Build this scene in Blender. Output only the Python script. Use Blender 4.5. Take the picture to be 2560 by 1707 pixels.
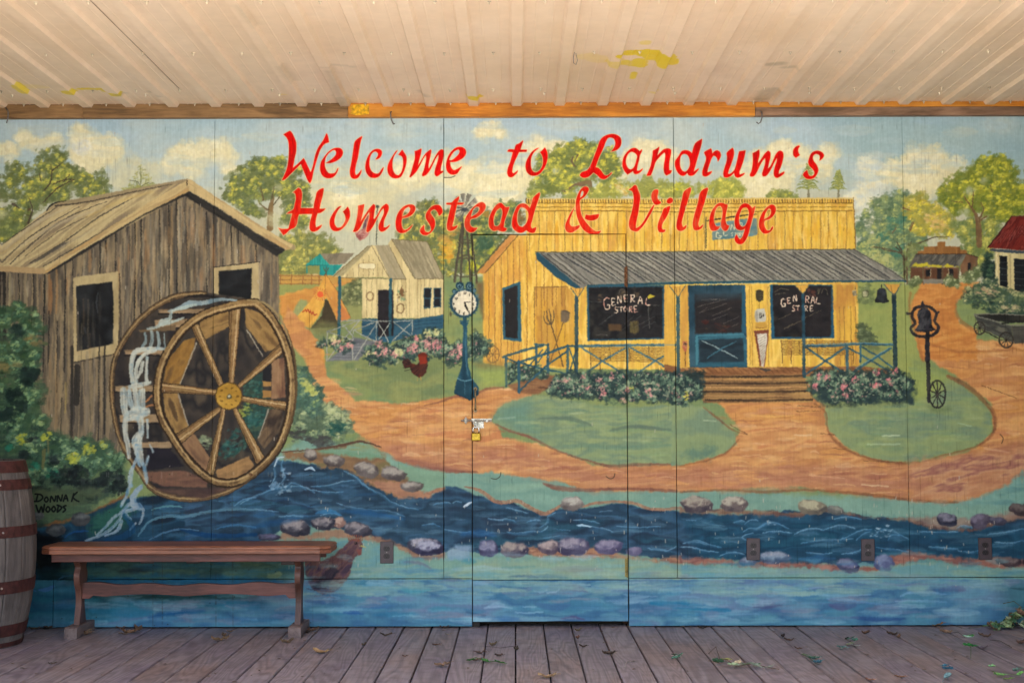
import bpy, bmesh, math, random
import numpy as np
from mathutils import Vector, Matrix
C = bpy.context.scene
# ------------------------------------------------------------------ camera
FPX, DCAM, HCAM = 3556.0, 7.51, 1.07
CX, CY = 1280.0, 853.5
def cam_axes():
    # forward axis chosen so that the wall normal (0,1,0) lands on pixel (1288,1055)
    roll = math.radians(-0.16)
    u, v = (1288-CX)/FPX, -(1055-CY)/FPX
    n = np.array([u, v, -1.0]); n /= np.linalg.norm(n)          # wall normal in camera space
    # up vector in camera space: world z
    upc = np.array([math.sin(roll), math.cos(roll), 0.0])
    upc = upc - n*upc.dot(n); upc /= np.linalg.norm(upc)
    xr = np.cross(n, upc)                                        # world x in camera space
    return np.stack([xr, n, upc], 0)                             # rows: world x,y,z expressed in camera coords
RW = cam_axes()
CAMPOS = np.array([0.0, -DCAM, HCAM])
def px_ray(x, y):
    d = np.array([(x-CX)/FPX, -(y-CY)/FPX, -1.0])
    return RW @ d
def on_wall(x, y, Y=0.0):
    d = px_ray(x, y); t = (Y-CAMPOS[1])/d[1]
    p = CAMPOS+d*t
    return p[0], p[2]
def on_floor(x, y, Z=0.0):
    d = px_ray(x, y); t = (Z-CAMPOS[2])/d[2]
    p = CAMPOS+d*t
    return p[0], p[1]
for o in list(bpy.data.objects): bpy.data.objects.remove(o)
cd = bpy.data.cameras.new('camera'); cam = bpy.data.objects.new('camera', cd); C.collection.objects.link(cam); C.camera = cam
cd.sensor_fit = 'HORIZONTAL'; cd.sensor_width = 36.0; cd.lens = 36.0*FPX/2560.0; cd.clip_end = 400
cam.matrix_world = Matrix(((*RW[0], CAMPOS[0]), (*RW[1], CAMPOS[1]), (*RW[2], CAMPOS[2]), (0, 0, 0, 1)))
# ------------------------------------------------------------------ light
SUN_EL, SUN_AZ = math.radians(62), math.radians(215)      # azimuth clockwise from +Y: high, in front of the stage and to the left
wd = bpy.data.worlds.new('World'); C.world = wd; wd.use_nodes = True
nt = wd.node_tree; bg = nt.nodes['Background']; sk = nt.nodes.new('ShaderNodeTexSky')
sk.sky_type = 'NISHITA'; sk.sun_disc = False; sk.sun_elevation = SUN_EL; sk.sun_rotation = SUN_AZ
sk.air_density = 1.2; sk.dust_density = 2.0
nt.links.new(sk.outputs[0], bg.inputs[0]); bg.inputs[1].default_value = 0.13
sd = bpy.data.lights.new('sun', 'SUN'); sd.energy = 4.5; sd.angle = math.radians(.55); sd.color = (1, .94, .84)
so = bpy.data.objects.new('sun', sd); C.collection.objects.link(so)
sv = Vector((math.sin(SUN_AZ)*math.cos(SUN_EL), math.cos(SUN_AZ)*math.cos(SUN_EL), math.sin(SUN_EL)))
so.rotation_euler = sv.to_track_quat('Z', 'Y').to_euler(); so.location = (-6, -12, 14)
C.view_settings.view_transform = 'Standard'; C.view_settings.look = 'None'; C.view_settings.gamma = 1.0
C.view_settings.exposure = 2.3
CEILP = ['dec7ab', 'e5ceb3', 'ead5bc', 'e0c9b0']
ENDX = (-3.13, 2.86); ENDY = (-2.9, -2.9)
# ------------------------------------------------------------------ the mural, painted stroke by stroke
PPM = 400.0                      # paint cells per metre of wall
WX0, WX1, WZ1 = -3.45, 3.45, 2.72
CW, CH = int((WX1-WX0)*PPM), int(WZ1*PPM)
IMG = np.zeros((CH, CW, 3), np.float32)
rng = np.random.default_rng(7)
K = PPM/473.5
FR = [0.0, 0.0, 1.0]
def F(x0, y0, s): FR[0], FR[1], FR[2] = x0, y0, s
_n = px_ray
def tr(p):
    x = FR[0]+p[0]/FR[2]; y = FR[1]+p[1]/FR[2]
    X, Z = on_wall(x, y)
    return ((X-WX0)*PPM, (WZ1-Z)*PPM)
def TR(pts): return np.array([tr(p) for p in pts], np.float32)
def hx(c):
    if isinstance(c, str):
        return np.array([int(c[i:i+2], 16)/255.0 for i in (0, 2, 4)], np.float32)
    return np.array(c, np.float32)
LAT = rng.random((256, 256)).astype(np.float32)
def vn(x, y):
    xi = np.floor(x).astype(np.int32); yi = np.floor(y).astype(np.int32)
    fx = x-xi; fy = y-yi
    fx = fx*fx*(3-2*fx); fy = fy*fy*(3-2*fy)
    x0 = xi & 255; x1 = (xi+1) & 255; y0 = yi & 255; y1 = (yi+1) & 255
    a = LAT[y0, x0]; b = LAT[y0, x1]; c = LAT[y1, x0]; d = LAT[y1, x1]
    return (a+(b-a)*fx)*(1-fy)+(c+(d-c)*fx)*fy
def fbm(x, y, o=3):
    s = 0; a = 0.5; t = 0
    for k in range(o):
        s = s+a*vn(x+17.3*k, y+9.1*k); t += a; a *= .55; x = x*2.03; y = y*2.03
    return s/t
def pal(n, cols):
    cs = np.stack([hx(c) for c in cols]); m = len(cs)-1
    if m == 0: return np.broadcast_to(cs[0], n.shape+(3,))
    t = np.clip(n, 0, .9999)*m; i = t.astype(np.int32); f = (t-i)[..., None]
    return cs[i]*(1-f)+cs[i+1]*f
def texcol(xx, yy, cols, ang=0, L=40, W=8, seed=0, con=1.8):
    if isinstance(cols, str): cols = [cols]
    if len(cols) == 1: return np.broadcast_to(hx(cols[0]), xx.shape+(3,))
    a = math.radians(ang); ca, sa = math.cos(a), math.sin(a)
    u = (xx*ca-yy*sa)/L; v = (xx*sa+yy*ca)/W
    n = fbm(u+seed*3.7, v+seed*1.3, 3)
    return pal((n-.5)*con+.5, cols)
def smoothpts(P, closed, k=5):
    n = len(P)
    if n < 3: return P
    out = []
    T = np.zeros_like(P)
    for i in range(n):
        if not closed and i in (0, n-1): T[i] = 0; continue
        a = P[i]-P[i-1]; b = P[(i+1) % n]-P[i]
        la, lb = np.linalg.norm(a)+1e-6, np.linalg.norm(b)+1e-6
        if closed and a.dot(b)/(la*lb) < .5: T[i] = 0
        else: T[i] = (a/la+b/lb)*.5
    for i in range(n if closed else n-1):
        p, q = P[i], P[(i+1) % n]; d = np.linalg.norm(q-p)
        m0, m1 = T[i]*d, T[(i+1) % n]*d
        for j in range(k):
            t = j/k; t2, t3 = t*t, t*t*t
            out.append((2*t3-3*t2+1)*p+(t3-2*t2+t)*m0+(-2*t3+3*t2)*q+(t3-t2)*m1)
    if not closed: out.append(P[-1])
    return np.array(out, np.float32)
def sdf(conts, xx, yy):
    d2 = np.full(xx.shape, 1e12, np.float32); ins = np.zeros(xx.shape, bool)
    for P in conts:
        n = len(P)
        for i in range(n):
            ax, ay = P[i]; bx, by = P[(i+1) % n]
            ex, ey = bx-ax, by-ay
            wx, wy = xx-ax, yy-ay
            t = np.clip((wx*ex+wy*ey)/(ex*ex+ey*ey+1e-9), 0, 1)
            dx, dy = wx-ex*t, wy-ey*t
            np.minimum(d2, dx*dx+dy*dy, out=d2)
            if ay != by:
                c = ((ay > yy) != (by > yy)) & (xx < ex*(yy-ay)/ey+ax)
                ins ^= c
    d = np.sqrt(d2)
    return np.where(ins, -d, d)
def up2(a, h, w, st):
    ys = np.linspace(0, a.shape[0]-1, h); xs = np.linspace(0, a.shape[1]-1, w)
    y0 = np.minimum(ys.astype(int), a.shape[0]-2); x0 = np.minimum(xs.astype(int), a.shape[1]-2)
    fy = (ys-y0)[:, None]; fx = (xs-x0)[None, :]
    return ((a[y0][:, x0]*(1-fx)+a[y0][:, x0+1]*fx)*(1-fy)+(a[y0+1][:, x0]*(1-fx)+a[y0+1][:, x0+1]*fx)*fy).astype(np.float32)
SEED = [0]
def P(pts, cols, feather=1.0, rough=0.0, rs=9.0, a=1.0, smooth=False, ang=0, L=40, W=8, con=1.8, ragged=None):
    """a filled patch of paint; pts one contour or a list of contours"""
    conts = pts if isinstance(pts[0][0], (list, tuple)) else [pts]
    conts = [TR(c) for c in conts]
    if smooth: conts = [smoothpts(c, True, 3) for c in conts]
    al = np.concatenate(conts); m = feather+rough*1.2+3
    x0, y0 = np.floor(al.min(0)-m).astype(int); x1, y1 = np.ceil(al.max(0)+m).astype(int)
    x0, y0 = max(x0, 0), max(y0, 0); x1, y1 = min(x1, CW), min(y1, CH)
    if x1-x0 < 2 or y1-y0 < 2: return
    h, w = y1-y0, x1-x0
    st = 1 if h*w < 60000 else (2 if h*w < 300000 else 3)
    ys = np.linspace(y0+.5, y1-.5, max(2, h//st)); xs = np.linspace(x0+.5, x1-.5, max(2, w//st))
    gx, gy = np.meshgrid(xs, ys); gx = gx.astype(np.float32); gy = gy.astype(np.float32)
    d = sdf(conts, gx, gy)
    if st > 1: d = up2(d, h, w, st)
    yy, xx = np.mgrid[y0:y1, x0:x1].astype(np.float32)+.5
    if W < L: W *= 1.8; L *= 1.2
    elif L < W: L *= 2.1; W *= 1.1
    SEED[0] += 1
    if rough: d = d+(fbm(xx/rs+SEED[0]*5.1, yy/rs, 3)-.5)*2*rough
    if ragged: d = d+(vn(xx/ragged[0]+SEED[0], yy/ragged[1])-.5)*2*ragged[2]
    m = np.clip(.5-d/(feather+.6), 0, 1)*a
    col = texcol(xx, yy, cols, ang, L, W, SEED[0], con)
    R = IMG[y0:y1, x0:x1]; R += (col-R)*m[..., None]
def S(pts, w, col, a=1.0, br=.3, smooth=True, soft=.8, k=6):
    """one brush stroke of changing width"""
    Q = TR(pts); n = len(Q); a = min(1.0, a*1.25); br *= .75
    sc = K/FR[2]
    ws = np.full(n, float(w)) if not isinstance(w, (list, tuple)) else np.interp(np.linspace(0, 1, n), np.linspace(0, 1, len(w)), w)
    ws = ws*sc*.5
    if smooth and n > 2:
        Q2 = smoothpts(Q, False, k); ws = np.interp(np.linspace(0, n-1, len(Q2)), np.arange(n), ws); Q = Q2
    m = ws.max()+2
    x0, y0 = np.floor(Q.min(0)-m).astype(int); x1, y1 = np.ceil(Q.max(0)+m).astype(int)
    x0, y0 = max(x0, 0), max(y0, 0); x1, y1 = min(x1, CW), min(y1, CH)
    if x1-x0 < 1 or y1-y0 < 1: return
    A = np.zeros((y1-y0, x1-x0), np.float32)
    SEED[0] += 1; cum = 0.0
    for i in range(len(Q)-1):
        ax, ay = Q[i]; bx, by = Q[i+1]; wa, wb = ws[i], ws[i+1]; r = max(wa, wb)+1.5
        sx0, sy0 = max(int(min(ax, bx)-r), x0), max(int(min(ay, by)-r), y0)
        sx1, sy1 = min(int(max(ax, bx)+r)+1, x1), min(int(max(ay, by)+r)+1, y1)
        if sx1 <= sx0 or sy1 <= sy0: continue
        yy, xx = np.mgrid[sy0:sy1, sx0:sx1].astype(np.float32)+.5
        ex, ey = bx-ax, by-ay; l2 = ex*ex+ey*ey+1e-6; ln = math.sqrt(l2)
        wx, wy = xx-ax, yy-ay
        t = np.clip((wx*ex+wy*ey)/l2, 0, 1)
        d = np.hypot(wx-ex*t, wy-ey*t); r_ = wa+(wb-wa)*t
        c = np.clip((r_-d)/soft+.5, 0, 1)
        if br and r_.max() > 1.2:
            side = (wx*ey-wy*ex)/ln
            c = c*(1-br*vn(side*.55+SEED[0]*7.7, (cum+t*ln)/22.0))
        sub = A[sy0-y0:sy1-y0, sx0-x0:sx1-x0]; np.maximum(sub, c, out=sub); cum += ln
    R = IMG[y0:y1, x0:x1]
    if isinstance(col, (list, tuple)) and isinstance(col[0], str):
        yy, xx = np.mgrid[y0:y1, x0:x1].astype(np.float32)
        cc = texcol(xx, yy, col, 0, 14, 14, SEED[0])
    else: cc = hx(col)
    R += (cc-R)*(A*a)[..., None]
_st = {}
def stamp(rx, ry, ang, v):
    key = (round(rx, 1), round(ry, 1), int(ang/15) % 24, v)
    if key not in _st:
        a = math.radians(key[2]*15); R = int(max(rx, ry)+2)
        yy, xx = np.mgrid[-R:R+1, -R:R+1].astype(np.float32)
        u = (xx*math.cos(a)-yy*math.sin(a))/rx; w = (xx*math.sin(a)+yy*math.cos(a))/ry
        d = np.sqrt(u*u+w*w)+(fbm(xx/2.6+v*13, yy/2.6+v*7, 2)-.5)*.9
        br = 1-.45*vn(w*2.2+v*5+30, u*.8+v*9)
        _st[key] = (np.clip((1-d)*min(rx, ry)*.9+.35, 0, 1)*br)[..., None]
    return _st[key]
def dab(x, y, rx, ry, ang, col, a):
    s = stamp(rx, ry, ang, int(rng.integers(4))); R = s.shape[0]//2
    x, y = int(x), int(y)
    x0, y0, x1, y1 = x-R, y-R, x+R+1, y+R+1
    if x0 < 0 or y0 < 0 or x1 > CW or y1 > CH: return
    T = IMG[y0:y1, x0:x1]; T += (col-T)*(s*a)
def inpoly(P_, x, y):
    ins = False; n = len(P_)
    for i in range(n):
        ax, ay = P_[i]; bx, by = P_[(i+1) % n]
        if (ay > y) != (by > y) and x < (bx-ax)*(y-ay)/(by-ay)+ax: ins = not ins
    return ins
def D(region, n, size, cols, ang=0, aj=40, el=.5, a=.8, cj=.03, top=None, sj=.35):
    """dabs of a brush scattered over a polygon or over circles [(x,y,r),...]; top biases towards upper edge"""
    circ = len(region[0]) == 3
    cs = [hx(c) for c in cols]
    if circ:
        cc = []; sc = K/FR[2]
        for c in region:
            q = tr(c[:2]); cc.append((q[0], q[1], c[2]*sc))
        wt = np.array([c[2]**2 for c in cc]); wt /= wt.sum()
    else:
        Q = TR(region); mn, mx = Q.min(0), Q.max(0)
    i = 0; guard = 0
    r0 = size*K
    while i < n and guard < n*8:
        guard += 1
        if circ:
            c = cc[int(rng.choice(len(cc), p=wt))]
            th = rng.random()*6.283; rr = math.sqrt(rng.random())*c[2]*(1+.2*rng.standard_normal())
            x, y = c[0]+rr*math.cos(th), c[1]+rr*math.sin(th)*.92
            tt = (y-(c[1]-c[2]))/(2*c[2])+.25*(x-c[0])/c[2]
        else:
            x, y = rng.uniform(mn[0], mx[0]), rng.uniform(mn[1], mx[1])
            if not inpoly(Q, x, y): continue
            tt = (y-mn[1])/(mx[1]-mn[1])
        if top is not None and rng.random() < (tt if top > 0 else 1-tt)*abs(top): continue
        i += 1
        r = r0*math.exp(rng.standard_normal()*sj)
        r = round(min(r, r0*2.4)*2)/2+.5
        col = cs[int(rng.integers(len(cs)))]+np.float32(rng.standard_normal()*cj)
        dab(x, y, max(r, .8), max(r*el, .7), ang+rng.uniform(-aj, aj), col, a*rng.uniform(.6, 1))
def tree(circ, pals, size=5, dens=1.0, ang=20):
    """foliage laid in as ragged clumps: shadow first, then body colour, then lights on the upper left of each clump"""
    sc = 1/FR[2]; A_ = sum((c[2]*sc)**2*3.14 for c in circ); n = int(A_/(size*size*.9)*dens)
    D(circ, int(n*.85), size*1.15, pals[0], ang, 60, .6, .8)
    sub = []
    for c in circ:
        k = max(2, int((c[2]*sc)**2/(size*size*7)*dens)); r_ = size*2.1/sc
        for i in range(k):
            th = rng.random()*6.283; rr = c[2]*math.sqrt(rng.random())*rng.uniform(.75, 1.12)
            sub.append((c[0]+rr*math.cos(th), c[1]+rr*math.sin(th), r_*rng.uniform(.6, 1.35)))
    for c in sub:
        m = max(3, int((c[2]*sc)**2/(size*size)*2.1))
        low = [(c[0]+c[2]*.2, c[1]+c[2]*.35, c[2]*.75)]; hi = [(c[0]-c[2]*.2, c[1]-c[2]*.3, c[2]*.62)]
        D(low, max(2, m//2), size*.8, pals[0], ang, 60, .55, .8)
        D([c], m, size*.75, pals[1], ang, 60, .5, .85, top=.5)
        if rng.random() < .85: D(hi, max(2, int(m*.7)), size*.62, [tuple(hx(c_)*1.07) for c_ in pals[2]], ang, 60, .5, .9)
def cloud(circ, cols=('dccfa9', 'd6c9a4', 'e2d6b3'), dens=1.0, size=9, a=.5):
    sc = 1/FR[2]; A_ = sum((c[2]*sc)**2*3.14 for c in circ); n = int(A_/(size*size)*1.6*dens)
    D(circ, n, size*1.3, cols, 10, 90, .75, a*.5, cj=.012)
    D(circ, n, size*.8, cols, 10, 90, .7, a, cj=.015, top=.9)
    if a >= .4: D(circ, int(n*.4), size*.7, ('e6dab6', 'e9dfc0', 'ddd0aa'), 10, 90, .7, .6, cj=.012, top=1.3)
def scumble(region, n, w, l, cols, vert=False, a=.35, slope=0.0):
    """broad soft half-loaded strokes dragged over a region"""
    Q = np.array(region, float); mn, mx = Q.min(0), Q.max(0); i = g = 0
    while i < n and g < n*6:
        g += 1; x, y = rng.uniform(mn[0], mx[0]), rng.uniform(mn[1], mx[1])
        ll = l*rng.uniform(.5, 1.5); x2, y2 = (x+rng.uniform(-3, 3), y+ll) if vert else (x+ll, y+slope*ll+rng.uniform(-4, 4))
        if not inpoly(region, x, y) or not inpoly(region, x2, y2): continue
        i += 1; ww = w*rng.uniform(.4, 1.4)
        S([(x, y), ((x+x2)/2+rng.uniform(-3, 3), (y+y2)/2+rng.uniform(-3, 3)), (x2, y2)], [ww*.3, ww, ww*.3], cols[int(rng.integers(len(cols)))], a=a*rng.uniform(.5, 1), br=1.1, soft=3.5)
# ---- sky
F(0, 0, 1)
P([(-200, 250), (2760, 250), (2760, 800), (-200, 800)], ['a3b6bb', 'adbcc0', 'b4beba', 'a7b8ba', 'b0bcb8'], ang=4, L=170, W=60)
P([(-200, 470), (2760, 440), (2760, 820), (-200, 820)], ['b9b8a2', 'beb9a0', 'b3b7a6'], feather=110, rough=30, rs=70, ang=3, L=120, W=40)
P([(2000, 200), (2760, 200), (2760, 480), (2150, 470)], ['9cb1b2', 'a3b5b3', '97aeb2'], feather=90, L=120, W=40)
cr = ('dccfa4', 'd9cca3', 'e0d4ac', 'd4c8a2')
cloud([(20, 375, 22), (62, 348, 22), (90, 362, 20), (130, 355, 22), (30, 392, 18)], cr)
cloud([(200, 335, 24), (215, 372, 38), (255, 380, 46), (230, 400, 44), (285, 375, 24), (200, 380, 26)], cr, size=8)
cloud([(195, 372, 14), (215, 365, 12)], ('dbd5c4', 'd2cfc4'), size=6)
cloud([(455, 390, 32), (505, 385, 36), (548, 375, 26), (560, 395, 26), (430, 415, 26), (480, 420, 30), (575, 425, 18)], cr, size=8)
cloud([(330, 420, 30), (300, 450, 30), (380, 430, 30)], ('cfc6a3', 'c8c3a5'), a=.25)
cloud([(820, 470, 55), (880, 480, 45), (790, 520, 50), (900, 530, 60), (950, 470, 50)], ('cdc29c', 'c9c09e', 'd2c8a2'), a=.35)
cloud([(860, 480, 24), (880, 500, 30), (850, 505, 22)], cr, a=.4)
cloud([(1060, 430, 40), (1020, 440, 45), (1110, 420, 36), (1150, 450, 44), (1190, 425, 24)], cr, a=.4)
cloud([(1230, 320, 18), (1210, 330, 22), (1250, 335, 14)], cr, size=6)
cloud([(1240, 450, 38), (1280, 455, 42), (1310, 440, 24), (1220, 490, 34), (1260, 500, 34)], cr, size=8, a=.6)
cloud([(1345, 370, 26), (1375, 385, 30), (1320, 385, 24), (1400, 375, 22)], cr, a=.45)
cloud([(1600, 380, 28), (1640, 385, 34), (1610, 405, 30), (1670, 400, 24), (1560, 420, 30)], cr, a=.55)
cloud([(1935, 372, 16), (1965, 365, 18), (1950, 390, 30), (1990, 400, 34), (1900, 400, 26), (1870, 440, 36), (1940, 450, 40), (2050, 420, 34), (2070, 385, 24), (1900, 480, 40)], cr, size=7, a=.55)
cloud([(2170, 420, 30), (2180, 460, 36), (2150, 500, 30), (2190, 520, 34), (2140, 560, 26)], ('cfcfc2', 'c5cac4', 'd4d0bb'), a=.5)
cloud([(2230, 430, 28), (2290, 410, 34), (2330, 400, 34), (2275, 440, 34), (2340, 435, 36), (2390, 420, 24), (2310, 460, 36)], cr, size=8, a=.7)
cloud([(1700, 315, 60), (1000, 320, 40), (2500, 300, 40)], ('b9c1ba', 'bfc4b8'), a=.2)
scumble([(0, 300), (2556, 300), (2556, 420), (2100, 560), (1200, 500), (0, 480)], 200, 26, 90, ['b9c4c4', '9db2ba', 'c4c6ba', 'a9bcc0', 'c9c5ae'], False, .4)
# ---- far trees
G0 = ['6a7048', '5f6a48', '757a4c']; G1 = ['8b9050', '7f8a4c', '949552']; G2 = ['c0b24e', 'cfbe55', 'b3ae55']
Y2 = ['d2c44a', 'dcc851', 'c8bf48']
F(0, 280, 3.267)
S([(215, 920), (235, 800), (225, 690), (250, 620)], [52, 34, 20, 10], '5b4534')
S([(245, 850), (200, 830)], [16, 8], '4a3a30'); S([(330, 690), (420, 590), (405, 430)], [14, 9, 5], '4d3f36')
tree([(120, 500, 110), (60, 640, 90), (420, 420, 130), (350, 560, 130), (520, 560, 130), (600, 520, 90), (700, 600, 110), (800, 560, 70), (470, 360, 60), (250, 700, 120), (60, 900, 120), (140, 880, 110), (480, 650, 110), (820, 620, 80), (350, 640, 120), (30, 980, 90)], [G0, G1, G2], 4.5)
tree([(50, 930, 100), (120, 960, 60)], [G0, ['6f7a50', '7c8452'], ['8c9054']], 5)
for q in ([(105, 750), (160, 785)], [(230, 900), (262, 800), (235, 700)], [(360, 640), (415, 560), (415, 430)], [(350, 740), (470, 620), (610, 550)], [(430, 590), (520, 555), (600, 550)], [(420, 480), (510, 415)], [(520, 570), (565, 510)], [(330, 560), (315, 500)]):
    S(q, [22, 9, 6] if q[0][0] < 240 else [9, 11, 4], '4c4138', a=.9)
cloud([(350, 510, 22), (580, 620, 18), (30, 840, 40)], ('c2bd95', 'b9b793'), size=5, a=.15)
S([(1146, 610), (1146, 440)], [7, 3], '7c7b55')
D([(1050, 560), (1146, 430), (1250, 560), (1200, 600), (1060, 620)], 110, 3, ['8f9159', 'a3a05c', '7b8054', 'b2ab62'], 60, 50, .35)
for q in ([(1060, 555), (1120, 570), (1146, 605)], [(1250, 580), (1180, 585), (1150, 610)]): S(q, 5, '5f5f44')
D([(1000, 620), (1240, 580), (1300, 600), (1000, 650)], 60, 4, ['8f9159', 'a3a05c'])
# tree behind barn (right)
F(540, 280, 3.267)
S([(440, 950), (445, 800), (470, 640), (465, 560)], [52, 44, 16, 8], '7a6244'); S([(425, 800), (360, 750), (330, 690)], [18, 12, 6], '6a5a40'); S([(385, 700), (365, 600)], [16, 8], '655640')
tree([(300, 470, 95), (400, 480, 110), (500, 450, 80), (210, 560, 100), (140, 640, 80), (330, 620, 120), (480, 600, 110), (600, 600, 100), (690, 640, 70), (700, 720, 70), (200, 700, 90), (260, 780, 60), (620, 720, 90), (640, 860, 90), (700, 900, 60), (560, 880, 50), (340, 820, 50), (510, 400, 40), (660, 480, 40)], [G0, G1, G2], 4.2)
S([(440, 950), (445, 830), (460, 740)], [46, 34, 12], ['7a6244', '8d7450']); S([(455, 700), (475, 610)], [12, 6], '5c5340'); S([(520, 690), (470, 760)], [6, 9], '5c5340')
S([(385, 720), (365, 610)], [12, 6], '655640')
cloud([(500, 620, 30), (470, 880, 60), (540, 960, 50)], ('bcb892', 'c3be99'), size=5, a=.15)
# tree mass low left of school
tree([(560, 1120, 110), (700, 1060, 110), (840, 1080, 100), (620, 1220, 130), (760, 1200, 120), (560, 1260, 90), (880, 1120, 60), (950, 1130, 50), (700, 1290, 80)], [['7b7d4e', '6f7549'], ['949155', '8b8b50', 'a39b58'], ['bdae5c', 'c8b860', 'a9a45b']], 4.2, ang=60)
# trees right of school / windmill
tree([(1600, 920, 110), (1720, 820, 100), (1760, 760, 50), (1650, 1000, 130), (1790, 950, 120), (1740, 1090, 140), (1850, 1120, 150), (1880, 900, 100), (1950, 1050, 130), (1960, 1220, 100), (1840, 1260, 100), (1560, 1000, 80), (2020, 950, 90)], [['77774a', '6b7048', '5d6a4c'], ['948f50', '8a8a4f', '9e9650'], ['c3b250', 'cdb955', 'b0a655']], 4.2, ang=60)
D([(1880, 1180, 60), (1900, 1100, 60)], 60, 5, ['cf9f3f', 'd9a944', 'c9923f'])
D([(1890, 1020, 60), (1960, 940, 60)], 50, 5, ['bb8a4c', 'b58f4a'], a=.5)
F(1120, 280, 3.267)
tree([(250, 900, 110), (360, 1060, 110), (280, 1120, 120), (330, 940, 90), (420, 880, 80), (500, 860, 110), (520, 780, 60), (240, 1230, 90), (200, 1020, 100), (440, 800, 60), (150, 1250, 90)], [['4e6349', '5f6a4a', '6d7048'], ['7c8450', '8a8a4f', '67744f'], ['a9a450', 'c0b04e', '97994f']], 4.2, ang=60)
D([(280, 1080, 60), (310, 1050, 50)], 70, 5, ['3f5a48', '48604c'], 70)
D([(200, 1250, 40), (370, 1140, 40), (260, 1290, 30)], 50, 5, ['c4b93a', 'a9ab3c'], 70)
D([(600, 860, 60)], 60, 4, ['6b5a40', '7a6a48', '8a6a44'], 60)
# big centre tree
tree([(760, 470, 60), (800, 400, 80), (900, 380, 80), (980, 320, 80), (1080, 290, 80), (1150, 330, 100), (1050, 400, 140), (940, 470, 130), (1150, 450, 120), (1260, 400, 110), (1320, 450, 90), (880, 560, 110), (800, 600, 90), (960, 600, 90), (1120, 560, 80), (720, 640, 70), (1300, 540, 60), (1370, 480, 40)], [['7c8149', '6c7646'], ['9a9a50', '8c9350', 'a6a24f'], ['c9bd4a', 'd5c44f', 'b5b04e']], 4.4, ang=25)
cloud([(880, 480, 24), (1140, 510, 30), (1130, 480, 18)], ('bcc0b0', 'b8bcae'), size=4, a=.2)
S([(1020, 370), (1010, 400), (1040, 450)], [10, 22, 8], '6b5a48'); S([(1060, 345), (1035, 400)], 8, '6b5a48')
S([(930, 640), (960, 655), (1010, 605), (1060, 590), (1110, 600)], [10, 16, 16, 20, 26], '77604f')
S([(1060, 590), (1150, 575), (1160, 690)], [20, 40, 26], '80684e', a=.8)
# tree line behind store
tree([(1180, 670, 60), (1280, 640, 70), (1360, 620, 70), (1440, 620, 60), (1340, 670, 60), (1540, 640, 70), (1640, 640, 80), (1760, 620, 70), (1800, 650, 70), (1880, 640, 60), (1950, 650, 60), (1230, 680, 50), (1000, 690, 50), (700, 680, 50)], [['98974f', '8d9150'], ['aeaa56', 'a3a253'], ['cfc263', 'd6c866', 'c0b65c']], 4, ang=60)
D([(1900, 610, 40), (1960, 650, 40)], 50, 4, ['d0c534', 'c5bf3c'])
D([(1390, 600, 30), (1440, 640, 30)], 40, 4, ['c4993a', 'cbb07a', 'd9cfa0'])
S([(1630, 690), (1626, 540)], [8, 4], '6d7048')
for i in range(26):
    t = i/26; sx = 30+70*t
    for sg in (-1, 1): S([(1627, 520+150*t), (1627+sg*sx, 530+150*t-20)], 5, ['7f8448', 'a5a258'], a=.8)
F(1660, 280, 3.267)
tree([(480, 590, 60), (440, 630, 80), (540, 620, 90), (600, 650, 60), (480, 660, 80), (310, 640, 50), (160, 620, 60)], [['9a9a4c', '8f944c'], ['b0ab55', 'a6a650'], ['cfc260', 'c6bb58']], 4, ang=70)
tree([(930, 680, 50), (1000, 680, 50), (1050, 690, 40), (870, 690, 40)], [['7d844c'], ['97984e'], ['bdb350']], 3.5, ang=0)
for cx, top, tr_, w in ((1178, 430, 700, 100), (1422, 490, 700, 80)):
    S([(cx, tr_), (cx, top)], [20, 5], '7a745c')
    for i in range(30):
        t = i/30; y = top+(tr_-top-60)*t
        for sg in (-1, 1):
            wd = w*(.25+.75*t)*rng.uniform(.4, 1.15)
            S([(cx, y), (cx+sg*wd*.5, y-14+rng.uniform(-6, 8)), (cx+sg*wd, y+rng.uniform(-8, 12))], [6, 8, 3], ['717c4c', '8f9355', 'a8a55a'], a=.85)
# big pale tree right
T0 = ['66795c', '5a6f58', '74825f']; T1 = ['80906a', '7b8b63', '8e9965']; T2 = ['a8aa66', '9ca46a', 'b5b169']
tree([(1640, 880, 60), (1600, 960, 50), (1780, 760, 80), (1900, 740, 90), (1950, 700, 60), (1850, 840, 130), (1950, 880, 130), (1760, 930, 70), (1850, 980, 110), (1960, 1000, 100), (1700, 1060, 90), (1800, 1080, 90), (1850, 1180, 110), (1680, 1150, 90), (1950, 1280, 90), (1620, 1120, 70), (1780, 1230, 90), (1920, 1180, 80), (2050, 900, 100), (2050, 1050, 90)], [T0, T1, T2], 4.6, ang=30)
D([(1880, 920, 70), (1780, 1040, 60), (1900, 1150, 60), (1990, 850, 60)], 150, 5, ['4f7666', '5b7d68', '3f7262'], 20)
D([(1700, 1200, 80), (1780, 1250, 80), (1700, 1050, 60)], 120, 5, ['b6b277', 'a9ab72'], 60)
S([(1955, 1370), (1965, 1230), (1930, 1140), (1890, 1100)], [20, 20, 12, 6], '4d4234')
S([(1962, 1250), (1990, 1120), (2020, 1060)], [14, 9, 5], '5a4a38'); S([(1930, 1140), (1820, 1130), (1740, 1100), (1690, 1105)], [10, 8, 6, 3], '5f5140')
S([(2000, 960), (2030, 900), (2060, 890)], [8, 6, 4], '6b5340')
F(2160, 380, 3.015)
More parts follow.
